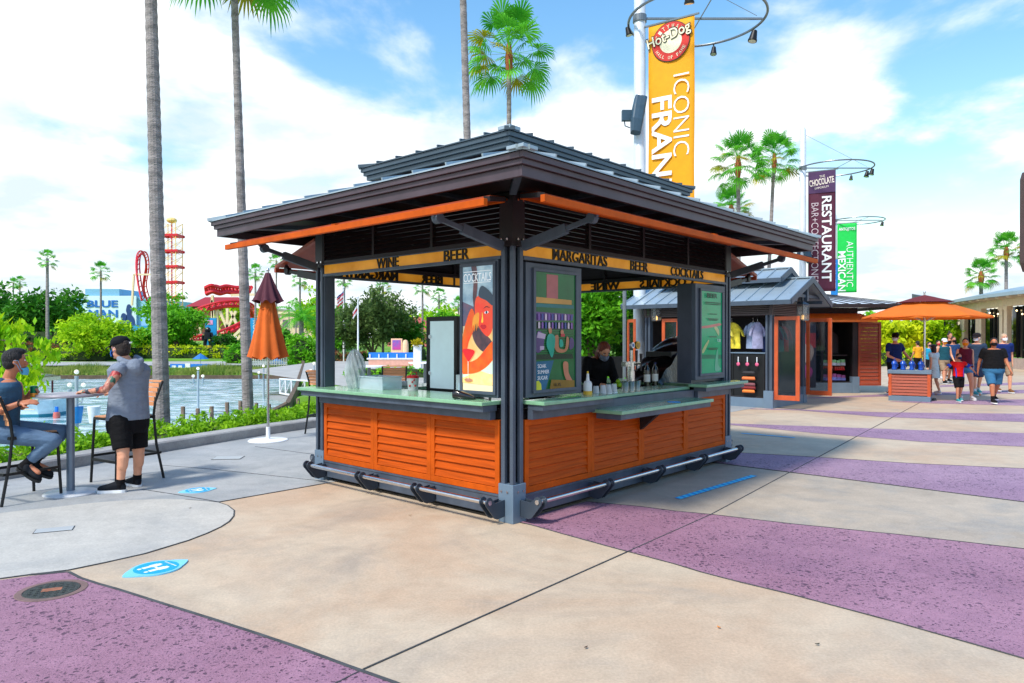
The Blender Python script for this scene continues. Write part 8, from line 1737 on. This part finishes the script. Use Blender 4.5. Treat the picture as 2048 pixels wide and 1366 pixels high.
# clear plastic tubs
t = kt('ice_tub', .10, 1.92, CT, 'clear rectangular plastic tub on the left counter', 'tub'); b = MB(); X, Y, Z = .26, .42, .14
for q in ((0, .006, 0, Y, 0, Z), (X-.006, X, 0, Y, 0, Z), (.006, X-.006, 0, .006, 0, Z), (.006, X-.006, Y-.006, Y, 0, Z), (.006, X-.006, .006, Y-.006, 0, .006)): b.box(*q)
b.box(-.012, X+.012, -.012, 0, Z-.01, Z); b.box(-.012, X+.012, Y, Y+.012, Z-.01, Z); b.box(-.012, 0, 0, Y, Z-.01, Z); b.box(X, X+.012, 0, Y, Z-.01, Z); b.build('tub_shell', mat('tub_plastic', lin(214, 232, 240), .08, alpha=.45, var=.05, spec=.9), t); b = MB()
for k in range(26): b.ell((.04+.18*r.random(), .04+.34*r.random(), .02+.04*r.random()), (.025, .03, .018), 6, 4)
b.build('packets', mat('blue_white_packets', lin(120, 176, 206), .4, var=.4, scale=30), t)
t = kt('tray', .30, 2.35, 1.021, 'white tray on the back counter beside the wrapped tap', 'tray'); t.location = kw(.55, 2.66, 1.0205); MB().box(0, .55, 0, .28, 0, .06).build('tray_body', M_white, t, bevel=.01)
# red topped tub
t = kt('snack_bucket', .36, 1.50, CT, 'white bucket with red lid and red print beside the fridge', 'bucket'); t.location = kw(.34, 1.98-.42, CT); t.location = kw(.33, 1.70, CT)
MB().lathe([(.052, 0), (.062, .13), (.063, .135)], n=20).build('bucket_body', mat('bucket_grey', lin(206, 208, 212), .5), t, smooth=True); MB().lathe([(.067, .13), (.067, .15), (.055, .158), (.001, .16)], n=20).build('bucket_lid', mat('lid_red', lin(206, 30, 40), .4), t, smooth=True); b = MB()
for k, (a, z) in enumerate(((3.4, .05), (3.9, .09), (4.4, .05), (4.2, .11))): b.ell((.058*math.cos(a), .058*math.sin(a), z), (.012, .012, .012), 6, 4)
b.tube([(-.06, 0, .13), (-.03, -.02, .19), (.03, -.02, .19), (.06, 0, .13)], .004, 5); b.build('red_print', mat('lid_red', lin(206, 30, 40)), t)
# card reader / hand scanner lying by the poster
t = kt('card_reader', -.11, .50, CT, 'black handheld card reader lying on the left counter before the poster', 'card reader', rz=.5); b = MB(); b.loft([((0, -.11, .015), .020, .014), ((0, -.07, .025), .036, .024), ((0, 0, .036), .042, .034), ((0, .06, .045), .046, .042), ((0, .09, .04), .036, .034)], 14, (1, 0, 0), (0, 0, 1), pw=.7); b.build('reader_body', mat('gloss_black', lin(18, 19, 22), .15, spec=.7), t, smooth=True); b = MB(); b.tube([(.04, -.05, .008), (.08, -.12, .006), (.02, -.2, .006), (-.06, -.24, .006), (-.1, -.4+.12, .006)], .004, 5); b.build('reader_cable', M_black, t)
t = kt('napkin_holder', .20, .80, CT, 'small clear holder with condiment packets beside the card reader', 'holder'); MB().box(-.06, .06, -.05, .05, 0, .20).build('holder_shell', mat('tub_plastic', lin(214, 232, 240)), t); MB().box(-.045, .045, -.035, .035, .005, .12).build('packets', mat('blue_white_packets', lin(120, 176, 206)), t)
# right side: squeeze bottle, cups, taps
def onr(px, py, y): # point on plane y of kiosk at counter height from a pixel: helper for measuring only
    d = ray(px, py); c, s = math.cos(KR), math.sin(KR); o = Vector((-0.0079, -6.1437, CAM_H)); ox, oy = o.x*c+o.y*s, -o.x*s+o.y*c; dx, dy = d.x*c+d.y*s, -d.x*s+d.y*c; q = (y-oy)/dy; return ox+dx*q, CAM_H+d.z*q
x, z = onr(1172, 780, .02); t = kt('squeeze_bottle', x, .0, CT, 'white squeeze bottle with a yellow tip on the right counter', 'bottle')
MB().lathe([(.040, 0), (.042, .01), (.042, .105), (.034, .125), (.018, .135), (.016, .15), (.011, .20), (.008, .205)], n=18).build('bottle_body', mat('milky_plastic', lin(222, 224, 222), .4), t, smooth=True); MB().lathe([(.010, .205), (.007, .225), (.001, .228)], n=10).build('bottle_tip', mat('tip_yellow', lin(236, 200, 30), .4), t, smooth=True); MB().lathe([(.0432, .0), (.0434, .035)], n=18, cap=False).build('mustard_line', mat('mustard', lin(230, 180, 60), .5), t, smooth=True)
m_cup = mat('clear_cup', lin(206, 216, 224), .1, alpha=.62, var=.1, spec=.8)
for k, (px, yy) in enumerate(((1192, .12), (1206, .14), (1217, .16), (1228, .18))):
    x, z = onr(px, 775, yy); t = kt('plastic_cup', x, yy, 1.0225 if x > 1.3 else CT, 'upturned clear plastic cup on the right counter, '+('left end of the row', 'second in the row', 'third in the row', 'right end of the row')[k], 'cup', group='upturned cups by the taps'); MB().lathe([(.036, 0), (.033, .04), (.026, .095), (.001, .096)], n=16).build('cup_body', m_cup, t, smooth=True); MB().lathe([(.037, 0), (.038, .004), (.037, .008)], n=16, cap=False).build('cup_rim', M_white, t)
for k, (px, yy) in enumerate(((1250, .20), (1262, .20), (1274, .22))):
    x, z = onr(px, 775, yy); t = kt('shaker_tin', x, yy, 1.0225, 'steel shaker tin on the ledge below the beer taps, '+('left one', 'middle one', 'right one')[k], 'shaker', group='steel tins on the ledge'); MB().lathe([(.030, 0), (.040, .10), (.041, .102), (.001, .09)], n=18).build('tin_body', M_steel, t, smooth=True)
x, z = onr(1262, 770, .42); t = kt('beer_tap', x, .42, 1.0225, 'steel beer tap tower with a gold round badge and a dark handle', 'beer tap'); MB().cyl((0, 0, 0), (0, 0, .30), .045, n=18).lathe([(.06, 0), (.06, .02), (.046, .03)], n=18).box(-.16, .16, -.03, .03, .255, .31).build('tap_body', M_steel, t, smooth=True)
for k, (dx, col_, nm) in enumerate(((-.09, (206, 214, 226), 'pale'), (.02, (196, 156, 60), 'gold'), (.12, (70, 60, 64), 'dark'))):
    b = MB(); b.cyl((dx, -.06, .27), (dx, -.06, .20), .010, n=8); b.cyl((dx, -.06, .30), (dx, -.06, .44 if k < 2 else .40), .012, .018, 10); b.bar((dx, -.01, .28), (dx, -.07, .28), .018, .018); h = b.build('tap_handle', M_steel if k < 1 else M_dark, t, smooth=True)
    if k < 2: b = MB(); b.cyl((dx, -.085, .50), (dx, -.055, .50), .045 if k else .034, n=20); b.build('handle_badge', mat('badge_'+nm, lin(*col_), .3, .6), h); b = MB(); b.cyl((dx, -.088, .50), (dx, -.0855, .50), .028 if k else .02, n=16); b.build('badge_centre', mat('badge_c_'+nm, lin(*((160, 120, 40) if k else (40, 90, 160))), .3), h)
for k, px in enumerate((1294, 1310)):
    x, z = onr(px, 770, .50); bottle('dark wine bottle with white label beside the black bag, '+('left one', 'right one')[k], kw(x, .50, 1.0225-.0), .28, .038, bmat('wine', (20, 22, 20)), lw, 'wine bottles by the black bag', mc=mat('cap_navy', lin(20, 30, 90)) if k else mat('cap_maroon', lin(90, 20, 30)), neck=.3)
# black draped cover
x, z = onr(1345, 740, .9); t = kt('black_cover', x, .95, 1.0, 'black plastic cover draped over equipment behind the beer menu board', 'cover'); b = MB(); xs_ = [(-.75, .02), (-.62, .14), (-.40, .34), (-.15, .52), (.15, .62), (.45, .62)]
b.grid(lambda u, v: (lambda X: (X, -.28+.56*v, (0.04 if v in (0, 1) else 1)*max(.02, interp([(-.75, .03), (-.5, .22), (-.2, .44), (.1, .60), (.45, .64)], X))*(1-.35*abs(v-.5)**2*4*.6)+.018*math.sin(X*22+v*9)))(-.75+1.2*u), 30, 14); b.build('cover_sheet', mat('black_vinyl', lin(16, 18, 22), .28, bump=.5, scale=5, spec=.5), t, smooth=True)
MB().box(-.3, .42, -.2, .2, 0, .42).build('covered_box', M_black, t)
t = kt('register_stand', 2.2, 1.75, .06, 'dark undercounter behind the serving ledge', 'cabinet'); t.location = kw(1.5, .55, .065); MB().box(0, 1.5, 0, .3, 0, .90).build('cabinet_body', M_dark, t)
x, z = onr(1205, 745, 1.4); t = kt('till_shelf', x-.1, 1.45, .06, 'green topped side shelf in front of the bartender', 'shelf'); MB().box(-.2, .3, -.2, .2, .86, .93).build('shelf_body', M_metal, t); MB().box(-.24, .34, -.24, .24, .931, .965).build('shelf_top', M_green, t, bevel=.004); MB().box(-.15, .25, -.15, .15, 0, .86).build('shelf_base', M_dark, t)
x, z = onr(1237, 770, .75); t = kt('lime_pile', x, .75, 1.0, 'bright green limes beside the taps', 'limes'); b = MB()
for q in ((0, 0, .03), (.05, .01, .03), (-.04, .03, .03), (.02, .02, .075)): b.ell(q, .03, 10, 8)
b.build('limes', mat('lime_green', lin(150, 206, 30), .4), t, smooth=True); MB().box(-.09, .1, -.05, .08, -.015, 0).build('lime_tray', M_black, t)
# chairs and tables behind the kiosk
for k, (px, D, rz, lab) in enumerate(((786, 13.2, .25, 'slatted bar chair seen through the kiosk, right behind the left counter'), (655, 12.2, -.3, 'slatted bar chair partly hidden by the left kiosk post'))): bar_chair(lab, xat(px, D), D, rz+math.pi*0, seat=.72, back=zat(731 if k == 0 else 741, D))
for k, (px, D) in enumerate(((738, 14.4), (850, 16.5))):
    t = empty('bar_table', (xat(px, D), D, 0), 0, ('pale bar table behind the wrapped tap tower', 'pale bar table behind the frosted fridge')[k], 'table', 'bar height tables'); MB().lathe([(.001, 1.05), (.38, 1.05), (.385, 1.03), (.001, 1.02)], n=30).build('tabletop', M_white, t); MB().cyl((0, 0, 0), (0, 0, 1.02), .035, n=12).cyl((0, 0, 0), (0, 0, .02), .26, n=24).build('pedestal', M_ring, t)
# tables and diners beyond the stall door
for k, (px, D, lab, top_) in enumerate(((1297, 26, 'far diner in pale blue top sitting beyond the stall door', (170, 200, 220)), (1318, 26.5, 'far diner in dark plum top beyond the stall door', (80, 50, 80)))):
    J, s = pose(1.68, R_(150+60*k), 1.0); J = {a: (v-Vector((0, 0, .42)) if isinstance(v, Vector) and a not in ('rt', 'fw', 'hf', 'hr') and a[:2] not in ('an', 'to') else v) for a, v in J.items()}
    for q, sg in (('l', -1), ('r', 1)): J['kn'+q] = J['hp'+q]+J['fw']*.42; J['an'+q] = J['kn'+q]-Vector((0, 0, .40)); J['toe'+q] = J['an'+q]+J['fw']*.15-Vector((0, 0, .05))
    figure(lab, (xat(px, D), D, 0.0), J, s=s, sk=SKN['f'], top=(cloth('d%d' % k, top_), 'tee'), bot=(cloth('denim', (52, 104, 142)), 'trousers'), hair=(HB, 'short'), shoe=BS, vox=.018)
    t = empty('patio_chair', (xat(px, D), D, 0), R_(150+60*k), 'dark chair under the %s far diner' % ('first', 'second')[k], 'chair'); MB().box(-.22, .22, -.22, .22, .40, .43).build('seat', M_black, t); MB().box(-.22, .22, -.24, -.21, .44, .9).build('backrest', M_black, t)
    for sx in (-1, 1):
        for sy in (-1, 1): MB().box(sx*.2-.015, sx*.2+.015, sy*.2-.015, sy*.2+.015, 0, .4).build('leg', M_black, t)
# fallen leaves on the paving
for px, py, rz_, rgb, lab in ((820, 1032, .3, (92, 84, 40), 'small curled brown leaf on the tan slab below the left foot rail'), (380, 1017, 1.2, (110, 100, 70), 'dry leaf on the pale round slab'), (1171, 1298, .8, (70, 50, 36), 'tiny dark leaf low in the middle of the tan slab'),
                           (1437, 1258, 2.0, (214, 130, 40), 'orange leaf on the tan slab below the mauve band'), (1634, 1292, .2, (60, 60, 44), 'dark leaf low on the right tan slab'), (15, 971, .6, (104, 80, 50), 'brown leaf on the grey pavement at the left edge')):
    c = G(px, py); t = empty('fallen_leaf', (c.x, c.y, .006), rz_, lab, 'leaf', 'fallen leaves on the paving'); b = MB(); b.grid(lambda u, v: ((u-.5)*.030, (v-.5)*.014*math.sin(max(.05, u)*math.pi), .002+.004*abs(v-.5)+.003*(u-.5)**2*4), 6, 4); b.build('leaf_blade', mat('leaf_%d' % rgb[0], lin(*rgb), .8), t)
finish_blobs() if 'finish_blobs' in globals() else None
